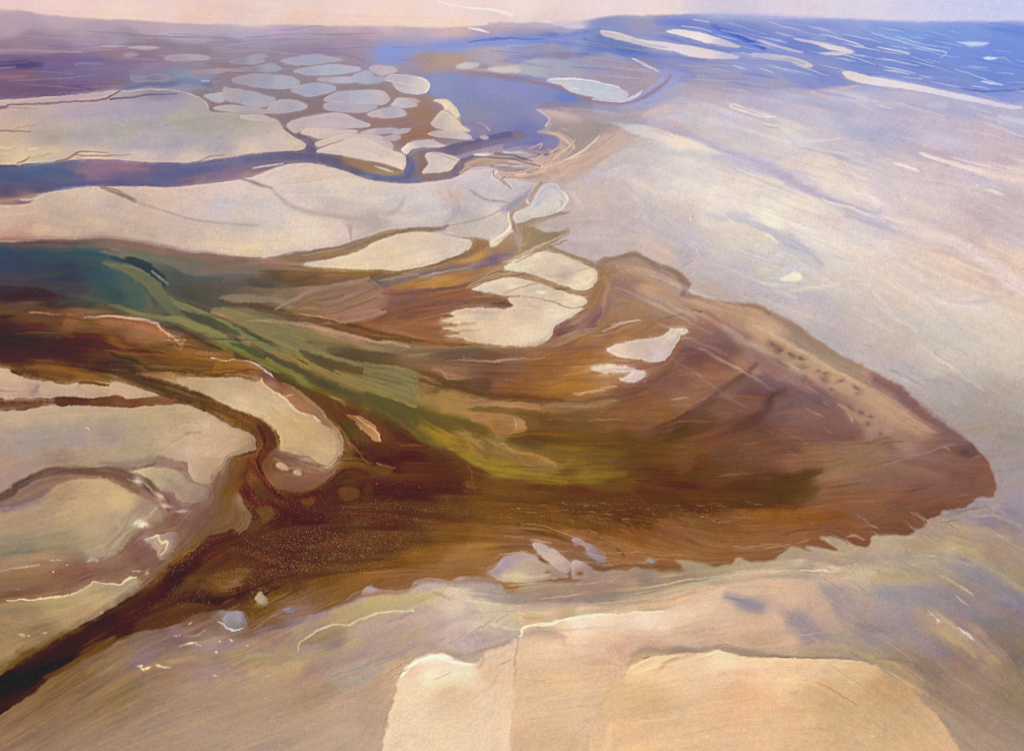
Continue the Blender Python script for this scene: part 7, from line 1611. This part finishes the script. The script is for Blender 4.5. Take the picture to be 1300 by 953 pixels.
def streaks(n, box, slope, length, width, cols, op, soft):
    """many separate faint strands of salt or wet silt within a box of the survey, all running the same way"""
    for _ in range(n):
        u, v = _r.uniform(box[0], box[2]), _r.uniform(box[1], box[3])
        L = _r.uniform(*length)
        a = math.radians(_r.normal(slope, 3))
        w = _r.uniform(*width)
        k = _r.normal(0, .04)
        pts = [(u + L * t * math.cos(a), v + L * t * math.sin(a) + k * L * t * (1 - t), w * (.25 + math.sin(math.pi * (.08 + .84 * t)))) for t in (0, .3, .6, 1)]
        OPS.append(('stroke', catmull(pts, False, 5), cols[_r.integers(len(cols))], soft, op * _r.uniform(.5, 1), .31))


streaks(46, (900, 28, 1180, 95), 13, (14, 60), (.5, 1.6), ("198,203,228", "174,186,226", "216,216,232"), .75, .8)
streaks(36, (1100, 35, 1330, 115), 9, (10, 45), (.5, 1.3), ("185,198,234", "159,178,230", "204,212,238"), .7, .8)
streaks(40, (880, 28, 1300, 112), 11, (30, 110), (1, 3), ("95,120,204", "143,162,220", "114,134,208", "138,146,204"), .4, 1.6)
streaks(60, (600, 40, 900, 105), 6, (16, 70), (.8, 2.4), ("169,168,198", "125,134,194", "154,144,172", "108,124,196", "185,180,198"), .5, 1.2)
streaks(60, (-60, 38, 420, 112), 0, (20, 110), (.7, 2.4), ("162,148,168", "122,106,144", "140,122,144", "176,160,176", "110,96,148"), .4, 1.3)
streaks(40, (200, 45, 520, 80), 2, (16, 60), (.8, 2), ("165,151,168", "137,122,144", "176,162,178"), .45, 1.1)
streaks(110, (840, 110, 1330, 330), 17, (20, 120), (.9, 3.6), ("226,216,212", "185,174,191", "214,200,198", "194,184,198", "239,228,218"), .34, 1.6)
streaks(70, (780, 230, 1330, 460), 27, (30, 140), (1.5, 5), ("230,216,204", "189,178,182", "214,196,186", "240,226,214"), .26, 2.6)
streaks(60, (1000, 640, 1340, 880), 33, (10, 70), (.7, 2.4), ("194,170,130", "143,128,120", "179,156,132", "135,124,128", "205,182,148"), .5, 1.1)
streaks(50, (620, 690, 1100, 760), -5, (14, 80), (.7, 2.2), ("201,176,142", "148,128,110", "179,156,128", "220,196,160"), .45, 1.1)
streaks(50, (250, 760, 640, 870), -28, (8, 50), (.7, 2), ("198,172,134", "148,128,122", "179,154,136", "164,140,102"), .45, 1.1)
streaks(36, (620, 800, 1000, 930), -6, (20, 90), (1, 3), ("232,200,160", "201,164,120", "240,212,172"), .35, 1.8)
streaks(110, (640, 636, 960, 672), 5, (4, 14), (.4, .9), ("164,122,72", "176,134,84", "143,100,52"), .75, .6)
streaks(60, (700, 655, 900, 705), 22, (5, 22), (.4, .9), ("160,116,70", "174,132,80"), .5, .6)
streaks(70, (900, 520, 1240, 680), -8, (10, 60), (.6, 1.8), ("143,106,84", "101,68,47", "160,124,104", "92,62,44"), .4, 1.1)
streaks(50, (960, 430, 1200, 580), 27, (8, 40), (.7, 2), ("176,142,114", "138,104,88", "156,122,102"), .4, 1.1)
streaks(60, (420, 560, 900, 650), 3, (14, 70), (.7, 2), ("110,74,28", "71,42,14", "124,92,32", "88,58,20"), .45, 1.2)
streaks(50, (0, 400, 260, 470), 4, (16, 80), (.7, 2.2), ("122,82,38", "46,22,14", "92,54,22", "143,98,52", "67,36,15"), .5, 1.1)
streaks(50, (480, 330, 720, 440), -11, (16, 80), (.7, 2.2), ("160,120,74", "110,76,52", "138,96,64", "176,140,104", "125,90,86"), .5, 1.1)
streaks(40, (560, 440, 860, 540), 2, (16, 80), (.7, 2.4), ("164,120,68", "112,76,52", "150,112,78", "133,96,60"), .45, 1.2)
# ---------------------------------------------------------------- lay everything out on the net
def as_lin(path):
    pass


def flow_field():
    """direction in which water and mud have run, from every surveyed line"""
    pu, pv, cx, cy, pw = [], [], [], [], []
    for op in OPS:
        if op[0] == 'blob':
            continue
        P = op[1]
        n = len(P)
        closed = op[0] == 'poly'
        for i in range(0, n if closed else n - 1, 2):
            a, b = P[i], P[(i + 1) % n]
            dx, dy = b[0] - a[0], b[1] - a[1]
            L = math.hypot(dx, dy)
            if L < .3:
                continue
            pu.append((a[0] + b[0]) / 2); pv.append((a[1] + b[1]) / 2)
            cx.append((dx * dx - dy * dy) / L / L); cy.append(2 * dx * dy / L / L)
            pw.append(min(L, 8) * (1. if closed else 1.6))
    for u, v, ang in ((1000, 250, 25), (1150, 330, 30), (1250, 450, 35), (1100, 150, 10), (900, 280, 20), (1250, 250, 18),
                      (1200, 600, 40), (1200, 750, 38), (1100, 820, 30), (800, 780, -8), (700, 850, 0), (150, 830, -30),
                      (550, 620, 10), (700, 640, 5), (1000, 620, -8), (900, 640, 0), (1050, 560, -10), (400, 700, -10), (100, 380, 5),
                      (800, 300, 20), (1000, 400, 30), (200, 80, 0), (600, 10, 2), (1200, 60, 8)):
        a = math.radians(ang)
        pu.append(u); pv.append(v); cx.append(math.cos(2 * a)); cy.append(math.sin(2 * a)); pw.append(60)
    pu, pv, cx, cy, pw = (np.array(k, f32) for k in (pu, pv, cx, cy, pw))
    st = 10
    gu = np.linspace(U0, U1, NW // st, dtype=f32)
    gv = np.linspace(V0, V1, NH // st, dtype=f32)
    out = np.empty((len(gv), len(gu), 2), f32)
    for j, v in enumerate(gv):
        d2 = (gu[:, None] - pu) ** 2 + ((v - pv) * 1.6) ** 2 + 60
        w = pw / (d2 * d2)
        sw = w.sum(1)
        x, y = (w @ cx) / sw, (w @ cy) / sw
        out[j, :, 0], out[j, :, 1] = x, y
    a = np.arctan2(out[..., 1], out[..., 0]) / 2
    # blend as double angles, then halve
    d = up(np.dstack([np.cos(2 * a), np.sin(2 * a)]).astype(f32), NH, NW)
    a = np.arctan2(d[..., 1], d[..., 0]) / 2
    return np.cos(a).astype(f32), np.sin(a).astype(f32)


def drag(noise, fx, fy, n, h):
    """smear a noise along the flow"""
    acc = noise.copy()
    for s in (1, -1):
        x, y = UU - U0, VV - V0
        dx, dy = fx * s, fy * s
        for k in range(n):
            x = x + dx * h
            y = y + dy * h
            xi = np.clip(x + .5, 0, NW - 1).astype(np.int32)
            yi = np.clip(y + .5, 0, NH - 1).astype(np.int32)
            acc += noise[yi, xi]
            nx, ny = fx[yi, xi], fy[yi, xi]
            sg = np.where(nx * dx + ny * dy < 0, f32(-1), f32(1))
            dx, dy = nx * sg, ny * sg
    acc -= acc.mean()
    return acc / acc.std()


def fill_field(fill, s):
    if isinstance(fill, str) and ' ' not in fill:
        return rgb(fill)[None, None]
    pts = parse(fill)
    gu = UU[s][0, ::2]
    gv = VV[s][::2, 0]
    pu = np.array([p[0] for p in pts], f32); pv = np.array([p[1] for p in pts], f32)
    pc = np.array([rgb(*p[2:5]) for p in pts])
    out = np.empty((len(gv), len(gu), 3), f32)
    for j, v in enumerate(gv):
        w = ((gu[:, None] - pu) ** 2 + ((v - pv) * 1.5) ** 2 + 25) ** -1.5
        out[j] = (w @ pc) / w.sum(1)[:, None]
    out = np.repeat(np.repeat(out, 2, 0), 2, 1)
    return out[:UU[s].shape[0], :UU[s].shape[1]]


def paint():
    fx, fy = flow_field()
    n0 = rng.standard_normal((NH, NW)).astype(f32)
    fine = drag(n0, fx, fy, 10, 1.0)
    long_ = drag(vnoise(2.6, 2.6, 31), fx, fy, 16, 1.8)
    broad = drag(vnoise(7, 9, 32), fx, fy, 18, 3.0)
    grain = rng.standard_normal((NH, NW)).astype(f32)
    # the ground colour is read a little across the flow, so neighbouring pigments run into strands
    shift = (fine * .25 + long_ * 1.5 + broad * 2.6) * np.clip((VV + 60) / 320, .25, 1)
    su = UU - fy * shift + vnoise(18, 30, 41) * 4
    sv = VV + fx * shift + vnoise(18, 30, 42) * 2.5

    def fetch(low):
        h, w = low.shape[:2]
        y = np.clip((sv - V0) / (NH - 1) * (h - 1), 0, h - 1.001)
        x = np.clip((su - U0) / (NW - 1) * (w - 1), 0, w - 1.001)
        y0, x0 = y.astype(np.int32), x.astype(np.int32)
        b, a = (y - y0)[..., None], (x - x0)[..., None]
        return (low[y0, x0] * (1 - a) + low[y0, x0 + 1] * a) * (1 - b) + (low[y0 + 1, x0] * (1 - a) + low[y0 + 1, x0 + 1] * a) * b

    mot = vnoise(3, 4, 57) * .7 + vnoise(6, 9, 58) * .7
    C = fetch(idw(BASE, fx, fy))
    M = fetch(idw(MUD, fx, fy, 2, 4.2, 2.6))
    isd = {}
    dryland = np.zeros((NH, NW), f32)
    for op in OPS:
        if op[0] == 'poly':
            _, P, fill, soft, o, rim, rw, streak = op
            s, d = sdf(P, soft * 2 + 12)
            if s is None:
                continue
            here = None
            for k, i in enumerate(ISLANDS):
                if i[4] is P:
                    here = k
                    d = d - f32(i[6])
            a = cover(d, soft) * o
            if here is not None:
                # damp fringe: the bar thins out under the water around it
                hw = ISLANDS[here][7]
                a = np.maximum(a, .42 * np.exp(-np.maximum(d, 0) / hw) * np.clip(.75 + .45 * long_[s] + .3 * mot[s], 0, 1.5))
            if streak:
                a = np.clip(a * (1 + streak * (long_[s] * .5 + fine[s] * .3)), 0, 1)
            col = M[s] if fill == 'mud' else fill_field(fill, s)
            if rim:
                r = np.clip(1 + d / f32(rw), 0, 1)[..., None] * np.clip(.75 + .3 * long_[s] + .2 * fine[s], 0, 1)[..., None]
                col = col * (1 - r) + rgb(rim) * r
            C[s] += (col - C[s]) * a[..., None]
            if here is not None:
                isd[here] = (s, d)
                dryland[s] = np.maximum(dryland[s], cover(d, 1.5))
        elif op[0] == 'stroke':
            _, P, col, soft, o, streak = op
            s, d = strip(P, soft * 2 + 3)
            if s is None:
                continue
            a = cover(d, soft) * o
            a = np.clip(a * (1 + streak * (long_[s] * .6 + fine[s] * .4)), 0, 1)
            if streak == .31:                 # loose strands never run over an island
                a = a * (1 - dryland[s])
            C[s] += (rgb(col) - C[s]) * a[..., None]
        else:
            _, (u, v, rx, ry, an), col, o = op
            R = max(rx, ry) * 2.2
            s = sl_of(seg_bbox(np.array([[u, v]]), R))
            X, Y = WU[s] - u, WV[s] - v
            p, q = X * math.cos(an) + Y * math.sin(an), -X * math.sin(an) + Y * math.cos(an)
            a = np.exp(-((p / rx) ** 2 + (q / ry) ** 2) * 1.2) * o
            a = np.clip(a * (1 + .25 * long_[s]), 0, 1)
            C[s] += (rgb(col) - C[s]) * a[..., None]
    # wet and dry grain: strands along the flow on wet mud, mottled crust and grit on dry salt
    far = np.clip((VV + 20) / 260, .35, 1)
    lum = C.mean(2)
    sat = C.max(2) - C.min(2)
    wet = np.clip((sat - .10) / .14, 0, 1) * np.clip((.62 - lum) / .2, 0, 1)
    mott = vnoise(2.2, 3, 51) * .5 + vnoise(4.5, 7, 53) * .5 + vnoise(9, 15, 54) * .5
    crust = np.clip(vnoise(2, 2.6, 55) * .6 + vnoise(6, 9, 56) * .6 - .9, 0, 2)
    patch = vnoise(30, 45, 52)
    t_wet = fine * .45 + long_ * .75 + broad * .45 + mott * .35 + patch * .5
    t_dry = fine * .14 + long_ * .28 + broad * .35 + mott * .55 + patch * .5
    amp = (.021 * (1 - wet) + .030 * wet) * far
    C *= (1 + amp * (t_dry * (1 - wet) + t_wet * wet) + .014 * grain * far)[..., None]
    C += (crust * (1 - wet) * far * .028)[..., None]
    # dendritic drying cracks and rills on the crust
    rid = np.clip(1 - np.abs(vnoise(5, 8, 71) + .6 * long_ + .4 * vnoise(2.4, 3.4, 72)) * 2.2, 0, 1)
    rid2 = np.clip(1 - np.abs(vnoise(12, 18, 73) + .5 * vnoise(4, 6, 74)) * 5, 0, 1)
    zone_ = np.clip(vnoise(26, 40, 75) * .6 + .45, 0, 1)
    C *= (1 - (rid * .028 + rid2 * .035) * zone_ * (1 - .6 * wet) * far)[..., None]
    # crisp the whole up a little: sediment edges are never soft at this scale
    def blur(a):
        for ax in (0, 1):
            b = (a + np.roll(a, 1, ax) + np.roll(a, -1, ax)) / 3
            a = (b + np.roll(b, 1, ax) + np.roll(b, -1, ax)) / 3
        return a
    C += (C - blur(C)) * .7
    hue = (vnoise(16, 28, 61) * .6 + broad * .5 + long_ * .4 + vnoise(3, 5, 62) * .35) * (.007 + .006 * wet)
    C[..., 0] *= 1 + hue
    C[..., 2] *= 1 - hue * 1.6
    return np.clip(C, .01, .98), isd, (fine, long_, broad)
CAL_L = (0.955, 0.970, 1.030)
CAL_A = (0.63, 0.78, 1.05)
CAL_S = (0.0145, 0.0103, 0.005)
# ---------------------------------------------------------------- camera and ground positions
import bpy

FOC, CX, CY = 1394.0, 650.0, 476.5          # survey camera: focal length and centre in survey units
ALT, PITCH = 600.0, math.radians(28.85)     # metres above the pan, look-down angle
cp, sp = math.cos(PITCH), math.sin(PITCH)


def to_ground(u, v):
    dx = (np.asarray(u, np.float64) - CX) / FOC
    dy = (np.asarray(v, np.float64) - CY) / FOC
    down = sp + dy * cp
    fwd = cp - dy * sp
    t = ALT / down
    return dx * t, fwd * t, t * np.sqrt(1 + dx * dx + dy * dy)


HAZE_K = 0.8e-5
LIGHT = np.array(CAL_L, f32)                # sunlight and skylight on level ground
GLOSS = np.array(CAL_S, f32)                # a little sky glinting off the grains
AIR = np.array(CAL_A, f32)                  # brightness of a very deep layer of the lit haze


def to_albedo(c, dist):
    """surface colour of a patch that looks like c (sRGB) through the air: takes light and haze off"""
    lin = np.where(c <= .04045, c / 12.92, ((c + .055) / 1.055) ** 2.4)
    T = np.exp(-HAZE_K * dist)[..., None]
    return np.clip(((lin - AIR * (1 - T)) / T - GLOSS) / LIGHT, .004, .9)


scene = bpy.context.scene
coll = scene.collection
C, isd, (fine, long_, broad) = paint()

us = np.concatenate([[-1500, -700, -380, -270], np.arange(U0, U1 + 1), [1570, 1700, 2000, 2800]]).astype(np.float64)
vs = np.concatenate([[-275, -255, -220, -160, -90, -50], np.arange(V0, V1 + 1), [1080, 1180, 1400]]).astype(np.float64)
PU, PV = (4, 4), (6, 3)
GX, GY, GD = to_ground(us[None, :], vs[:, None])
GX, GY, GD = np.broadcast_arrays(GX, GY, GD)
Cp = np.pad(C, (PV, PU, (0, 0)), mode='edge')
# away from the surveyed part the ground fades to plain pan colours
edge = np.zeros(Cp.shape[:2], f32)
ALB = to_albedo(Cp, GD.astype(f32)).astype(f32)
nv, nu = ALB.shape[:2]

# height of the land: islands are raised, the rest is nearly level
owner = np.full((NH, NW), -1, np.int32)
relief = np.zeros((NH, NW), f32)
bumps = (vnoise(2.4, 3.2, 84) * .5 + vnoise(5, 8, 85) * .9 + long_ * .4).astype(f32) * np.asarray(to_ground(UU, VV)[2] / FOC, f32) * .045
for k, (s, d) in isd.items():
    m = d < 0
    h = ISLANDS[k][5]
    o = owner[s]
    r = relief[s]
    x = np.clip(-d / 5., 0, 1)
    r[m] = np.maximum(.06 + h * (x * x * (3 - 2 * x))[m] + (bumps[s] * x)[m], .05) + np.where(o[m] >= 0, .15, 0)
    o[m] = k
zlab = np.zeros((NH, NW), np.int32)
ORDER = ['ground', 'mudflat', 'lagoon_water', 'river_water', 'lake_water', 'far_lake_water']
for zn in ORDER[1:]:
    for name, P in ZONES:
        if name == zn:
            s, d = sdf(P, 3)
            zlab[s][d < 0] = ORDER.index(zn)
base_z = np.zeros((NH, NW), f32)
dry = (zlab == 0)
px = np.asarray(to_ground(UU, VV)[2] / FOC, f32)            # ground size of one survey unit
rough = (vnoise(2.4, 3.2, 81) * .5 + vnoise(5, 7, 82) * .9 + vnoise(11, 16, 83) * 1.3 + long_ * .5).astype(f32)
base_z += np.where(dry, .10 + .05 * broad + px * .045 * rough, 0) + np.where(zlab == 1, px * .014 * (rough + fine), 0)
# dunes in the lower right stand up a little
for u, v, ru, rv, h in ((850, 880, 150, 40, 3.0), (560, 860, 60, 30, 2.0), (760, 815, 80, 22, 1.6), (1050, 900, 130, 40, 2.0)):
    base_z += np.where(dry, h * np.exp(-((UU - u) / ru) ** 2 - ((VV - v) / rv) ** 2), 0)
ZG = np.pad(base_z, (PV, PU), mode='edge')
ZL = np.pad(zlab, (PV, PU), mode='constant')


def mesh_obj(name, X, Y, Z, col, quads, mat):
    me = bpy.data.meshes.new(name)
    n, q = len(X), len(quads)
    me.vertices.add(n)
    me.vertices.foreach_set('co', np.column_stack([X, Y, Z]).astype(f32).ravel())
    me.loops.add(q * 4)
    me.polygons.add(q)
    me.polygons.foreach_set('loop_start', np.arange(0, q * 4, 4, dtype=np.int32))
    me.loops.foreach_set('vertex_index', quads.astype(np.int32).ravel())
    me.polygons.foreach_set('use_smooth', np.ones(q, bool))
    at = me.attributes.new('pigment', 'FLOAT_COLOR', 'POINT')
    at.data.foreach_set('color', np.column_stack([col, np.ones(len(col))]).astype(f32).ravel())
    me.materials.append(mat)
    me.update(calc_edges=True)
    ob = bpy.data.objects.new(name, me)
    coll.objects.link(ob)
    return ob


def material(name, rough, spec, bump, nscale, namt):
    m = bpy.data.materials.new(name)
    m.use_nodes = True
    nt = m.node_tree
    b = nt.nodes['Principled BSDF']
    a = nt.nodes.new('ShaderNodeAttribute'); a.attribute_name = 'pigment'
    tc = nt.nodes.new('ShaderNodeTexCoord')
    n1 = nt.nodes.new('ShaderNodeTexNoise'); n1.inputs['Scale'].default_value = nscale
    n1.inputs['Detail'].default_value = 5; n1.inputs['Roughness'].default_value = .65
    nt.links.new(tc.outputs['Object'], n1.inputs['Vector'])
    mr = nt.nodes.new('ShaderNodeMapRange')
    mr.inputs['From Min'].default_value = .25; mr.inputs['From Max'].default_value = .75
    mr.inputs['To Min'].default_value = 1 - namt; mr.inputs['To Max'].default_value = 1 + namt
    nt.links.new(n1.outputs['Fac'], mr.inputs['Value'])
    mx = nt.nodes.new('ShaderNodeVectorMath'); mx.operation = 'SCALE'
    nt.links.new(a.outputs['Color'], mx.inputs[0]); nt.links.new(mr.outputs['Result'], mx.inputs['Scale'])
    nt.links.new(mx.outputs['Vector'], b.inputs['Base Color'])
    b.inputs['Roughness'].default_value = rough
    b.inputs['Specular IOR Level'].default_value = spec
    if bump:
        bp = nt.nodes.new('ShaderNodeBump'); bp.inputs['Strength'].default_value = bump; bp.inputs['Distance'].default_value = .5
        nt.links.new(n1.outputs['Fac'], bp.inputs['Height']); nt.links.new(bp.outputs['Normal'], b.inputs['Normal'])
    return m


M_DRY = material('dry_salt_crust', .95, .1, .25, .35, .07)
M_MUD = material('wet_algal_mud', .85, .07, .12, .5, .09)
M_WATER = material('shallow_water', .4, .12, .0, .25, .03)
M_SALT = material('salt_island_crust', .95, .1, .25, .35, .06)
MATS = dict(ground=M_DRY, mudflat=M_MUD)


def faces_of(cells):
    j, i = np.nonzero(cells)
    a = j * nu + i
    q = np.column_stack([a + nu, a + nu + 1, a + 1, a])
    ids, inv = np.unique(q, return_inverse=True)
    return ids, inv.reshape(-1, 4)


GXf, GYf, ZGf = GX.reshape(-1), GY.reshape(-1), ZG.reshape(-1)
ALBf = ALB.reshape(-1, 3)
cell = ZL[:-1, :-1]
for k, zn in enumerate(ORDER):
    ids, q = faces_of(cell == k)
    if len(q) == 0:
        continue
    ob = mesh_obj(zn, GXf[ids], GYf[ids], ZGf[ids], ALBf[ids], q, MATS.get(zn, M_WATER))
    ob['kind'] = 'structure'

OW = np.pad(owner, (PV, PU), mode='constant', constant_values=-1)
RELf = np.pad(relief, (PV, PU), mode='constant').reshape(-1)
ocell = OW[:-1, :-1]
for k, (name, label, cat, group, P, h, _g, _f) in enumerate(ISLANDS):
    if k not in isd:
        continue
    ids, q = faces_of(ocell == k)
    if len(q) == 0:
        print('no cells for', label)
        continue
    n = len(ids)
    # closed body: raised crust on top, banks, and a bed below the water line
    e = np.concatenate([q[:, [0, 1]], q[:, [1, 2]], q[:, [2, 3]], q[:, [3, 0]]])
    key = np.sort(e, 1)
    _, first, cnt = np.unique(key[:, 0].astype(np.int64) * n + key[:, 1], return_index=True, return_counts=True)
    be = e[first[cnt == 1]]
    rimv, bi = np.unique(be, return_inverse=True)        # the banks get their own edge, so that the top shades flat to its rim
    bi = bi.reshape(-1, 2)
    m = len(rimv)
    side = np.column_stack([bi[:, 1], bi[:, 0], bi[:, 0] + m, bi[:, 1] + m]) + 2 * n
    quads = np.concatenate([q, side, q[:, ::-1] + n])
    zt = np.maximum(ZGf[ids], 0) + RELf[ids]
    zt = np.maximum(zt, ZGf[ids] + .05)
    ctr = np.array([GXf[ids].mean(), GYf[ids].mean()])
    pick = np.concatenate([np.arange(n), np.arange(n), rimv, rimv])
    ob = mesh_obj(name, (GXf[ids] - ctr[0])[pick], (GYf[ids] - ctr[1])[pick],
                  np.concatenate([zt, np.full(n, -.5), zt[rimv], np.full(m, -.5)]), ALBf[ids][pick], quads, M_SALT)
    ob.location = (ctr[0], ctr[1], 0)
    ob['label'] = label
    ob['category'] = cat
    if group:
        ob['group'] = group

# ---------------------------------------------------------------- flecks of foam and algal scum drifting on the brown sheet
def flecks():
    r = np.random.default_rng(11)
    # (u, v, spread u, spread v, tilt, how many)
    dense = 2.2
    spots = [(430, 690, 75, 22, -8, 1500), (345, 640, 40, 26, 0, 330), (300, 720, 45, 22, -30, 420), (520, 665, 60, 18, -5, 800),
             (240, 700, 30, 12, -55, 320), (318, 655, 6, 34, 0, 260), (452, 575, 10, 16, -40, 60), (490, 625, 16, 14, 0, 110),
             (640, 660, 70, 14, 0, 420), (800, 648, 90, 10, 4, 260), (900, 656, 60, 7, 3, 160), (390, 715, 60, 20, -15, 500),
             (205, 740, 20, 10, -35, 160), (330, 700, 40, 30, 0, 380), (460, 710, 60, 16, -10, 420), (560, 640, 60, 20, 0, 260),
             (470, 588, 14, 5, 20, 40), (245, 760, 30, 8, -25, 120), (700, 668, 50, 10, 5, 140)]
    U, V, S = [], [], []
    for u, v, su_, sv_, t, n in spots:
        n = int(n * dense)
        a, b = r.standard_normal(n) * su_, r.standard_normal(n) * sv_
        t = math.radians(t)
        U.append(u + a * math.cos(t) - b * math.sin(t)); V.append(v + a * math.sin(t) + b * math.cos(t))
        S.append(r.uniform(.2, .46, n) * np.where(r.random(n) < .05, 1.5, 1))
    U, V, S = (np.concatenate(k) for k in (U, V, S))
    iu, iv = np.clip((U - U0).astype(int), 0, NW - 1), np.clip((V - V0).astype(int), 0, NH - 1)
    ok = (zlab[iv, iu] == 1) & (owner[iv, iu] < 0) & (broad[iv, iu] + .6 * r.standard_normal(len(U)) > -.3)
    U, V, S = U[ok], V[ok], S[ok]
    X, Y, D = to_ground(U, V)
    n = len(U)
    ring = np.array([[math.cos(k * math.pi / 3), math.sin(k * math.pi / 3), 0] for k in range(6)])
    shape = np.vstack([ring, ring * .55 + [0, 0, .28], [[0, 0, .36]]])
    tris = []
    quads = [(k, (k + 1) % 6, 6 + (k + 1) % 6, 6 + k) for k in range(6)]
    quads += [(6, 7, 8, 12), (8, 9, 10, 12), (10, 11, 6, 12)]
    st = r.uniform(.7, 1.5, (n, 1))
    P = shape[None] * S[:, None, None]
    P = P * np.stack([st, 1 / st, np.ones_like(st)], 2)
    P = P + np.stack([X, Y, np.full(n, -.02)], 1)[:, None]
    q = (np.array(quads)[None] + (np.arange(n) * 13)[:, None, None]).reshape(-1, 4)
    tone = r.uniform(.6, 1.25, (n, 1))
    col = np.repeat(np.array([[.33, .205, .07]]) * tone, 13, 0)
    P = P.reshape(-1, 3)
    ob = mesh_obj('foam_flecks', P[:, 0], P[:, 1], P[:, 2], col, q, M_SALT)
    ob['kind'] = 'stuff'
    ob['label'] = 'tan flecks of foam scattered over the dark brown shallows'
    ob['category'] = 'foam'


flecks()

# ---------------------------------------------------------------- air, light, camera
hz = bpy.data.meshes.new('haze')
bx, by0, by1, bz0, bz1 = 120000., -3000., 60000., -4., 620.
hv = [(x, y, z) for x in (-bx, bx) for y in (by0, by1) for z in (bz0, bz1)]
hz.from_pydata(hv, [], [(0, 1, 3, 2), (4, 6, 7, 5), (0, 4, 5, 1), (2, 3, 7, 6), (0, 2, 6, 4), (1, 5, 7, 3)])
hm = bpy.data.materials.new('pale_haze')
hm.use_nodes = True
hm.node_tree.nodes.clear()
vo = hm.node_tree.nodes.new('ShaderNodeVolumePrincipled')
vo.inputs['Color'].default_value = (.86, .88, .96, 1)
vo.inputs['Density'].default_value = HAZE_K
vo.inputs['Anisotropy'].default_value = 0
mo = hm.node_tree.nodes.new('ShaderNodeOutputMaterial')
hm.node_tree.links.new(vo.outputs['Volume'], mo.inputs['Volume'])
hz.materials.append(hm)
ho = bpy.data.objects.new('haze', hz)
ho['kind'] = 'stuff'
coll.objects.link(ho)

SUN_EL, SUN_AZ = math.radians(44), math.radians(300)     # azimuth clockwise from straight ahead
world = bpy.data.worlds.new('World')
scene.world = world
world.use_nodes = True
wn = world.node_tree
sky = wn.nodes.new('ShaderNodeTexSky')
sky.sky_type = 'NISHITA'
sky.sun_disc = False
sky.sun_elevation = SUN_EL
sky.sun_rotation = SUN_AZ
sky.altitude = 600
sky.dust_density = 1.5
wn.links.new(sky.outputs['Color'], wn.nodes['Background'].inputs['Color'])
wn.nodes['Background'].inputs['Strength'].default_value = .09

sl = bpy.data.lights.new('sun', 'SUN')
sl.energy = 3.6
sl.angle = math.radians(.5)
sl.color = (1, .96, .9)
so = bpy.data.objects.new('sun', sl)
dirv = (math.sin(SUN_AZ) * math.cos(SUN_EL), math.cos(SUN_AZ) * math.cos(SUN_EL), math.sin(SUN_EL))
from mathutils import Vector
so.rotation_euler = Vector(dirv).to_track_quat('Z', 'Y').to_euler()
so.location = (0, 0, 500)
coll.objects.link(so)

cam = bpy.data.cameras.new('camera')
cam.sensor_width = 36
cam.lens = FOC * 36 / 1300
cam.clip_start = 1
cam.clip_end = 250000
co = bpy.data.objects.new('camera', cam)
co.location = (0, 0, ALT)
co.rotation_euler = (math.pi / 2 - PITCH, 0, 0)
coll.objects.link(co)
scene.camera = co

scene.view_settings.view_transform = 'Standard'
scene.view_settings.look = 'None'
scene.view_settings.exposure = 0
scene.view_settings.gamma = 1
scene.cycles.volume_bounces = 1
scene.cycles.max_bounces = 4
scene.cycles.use_denoising = False
scene.cycles.filter_width = 1.1
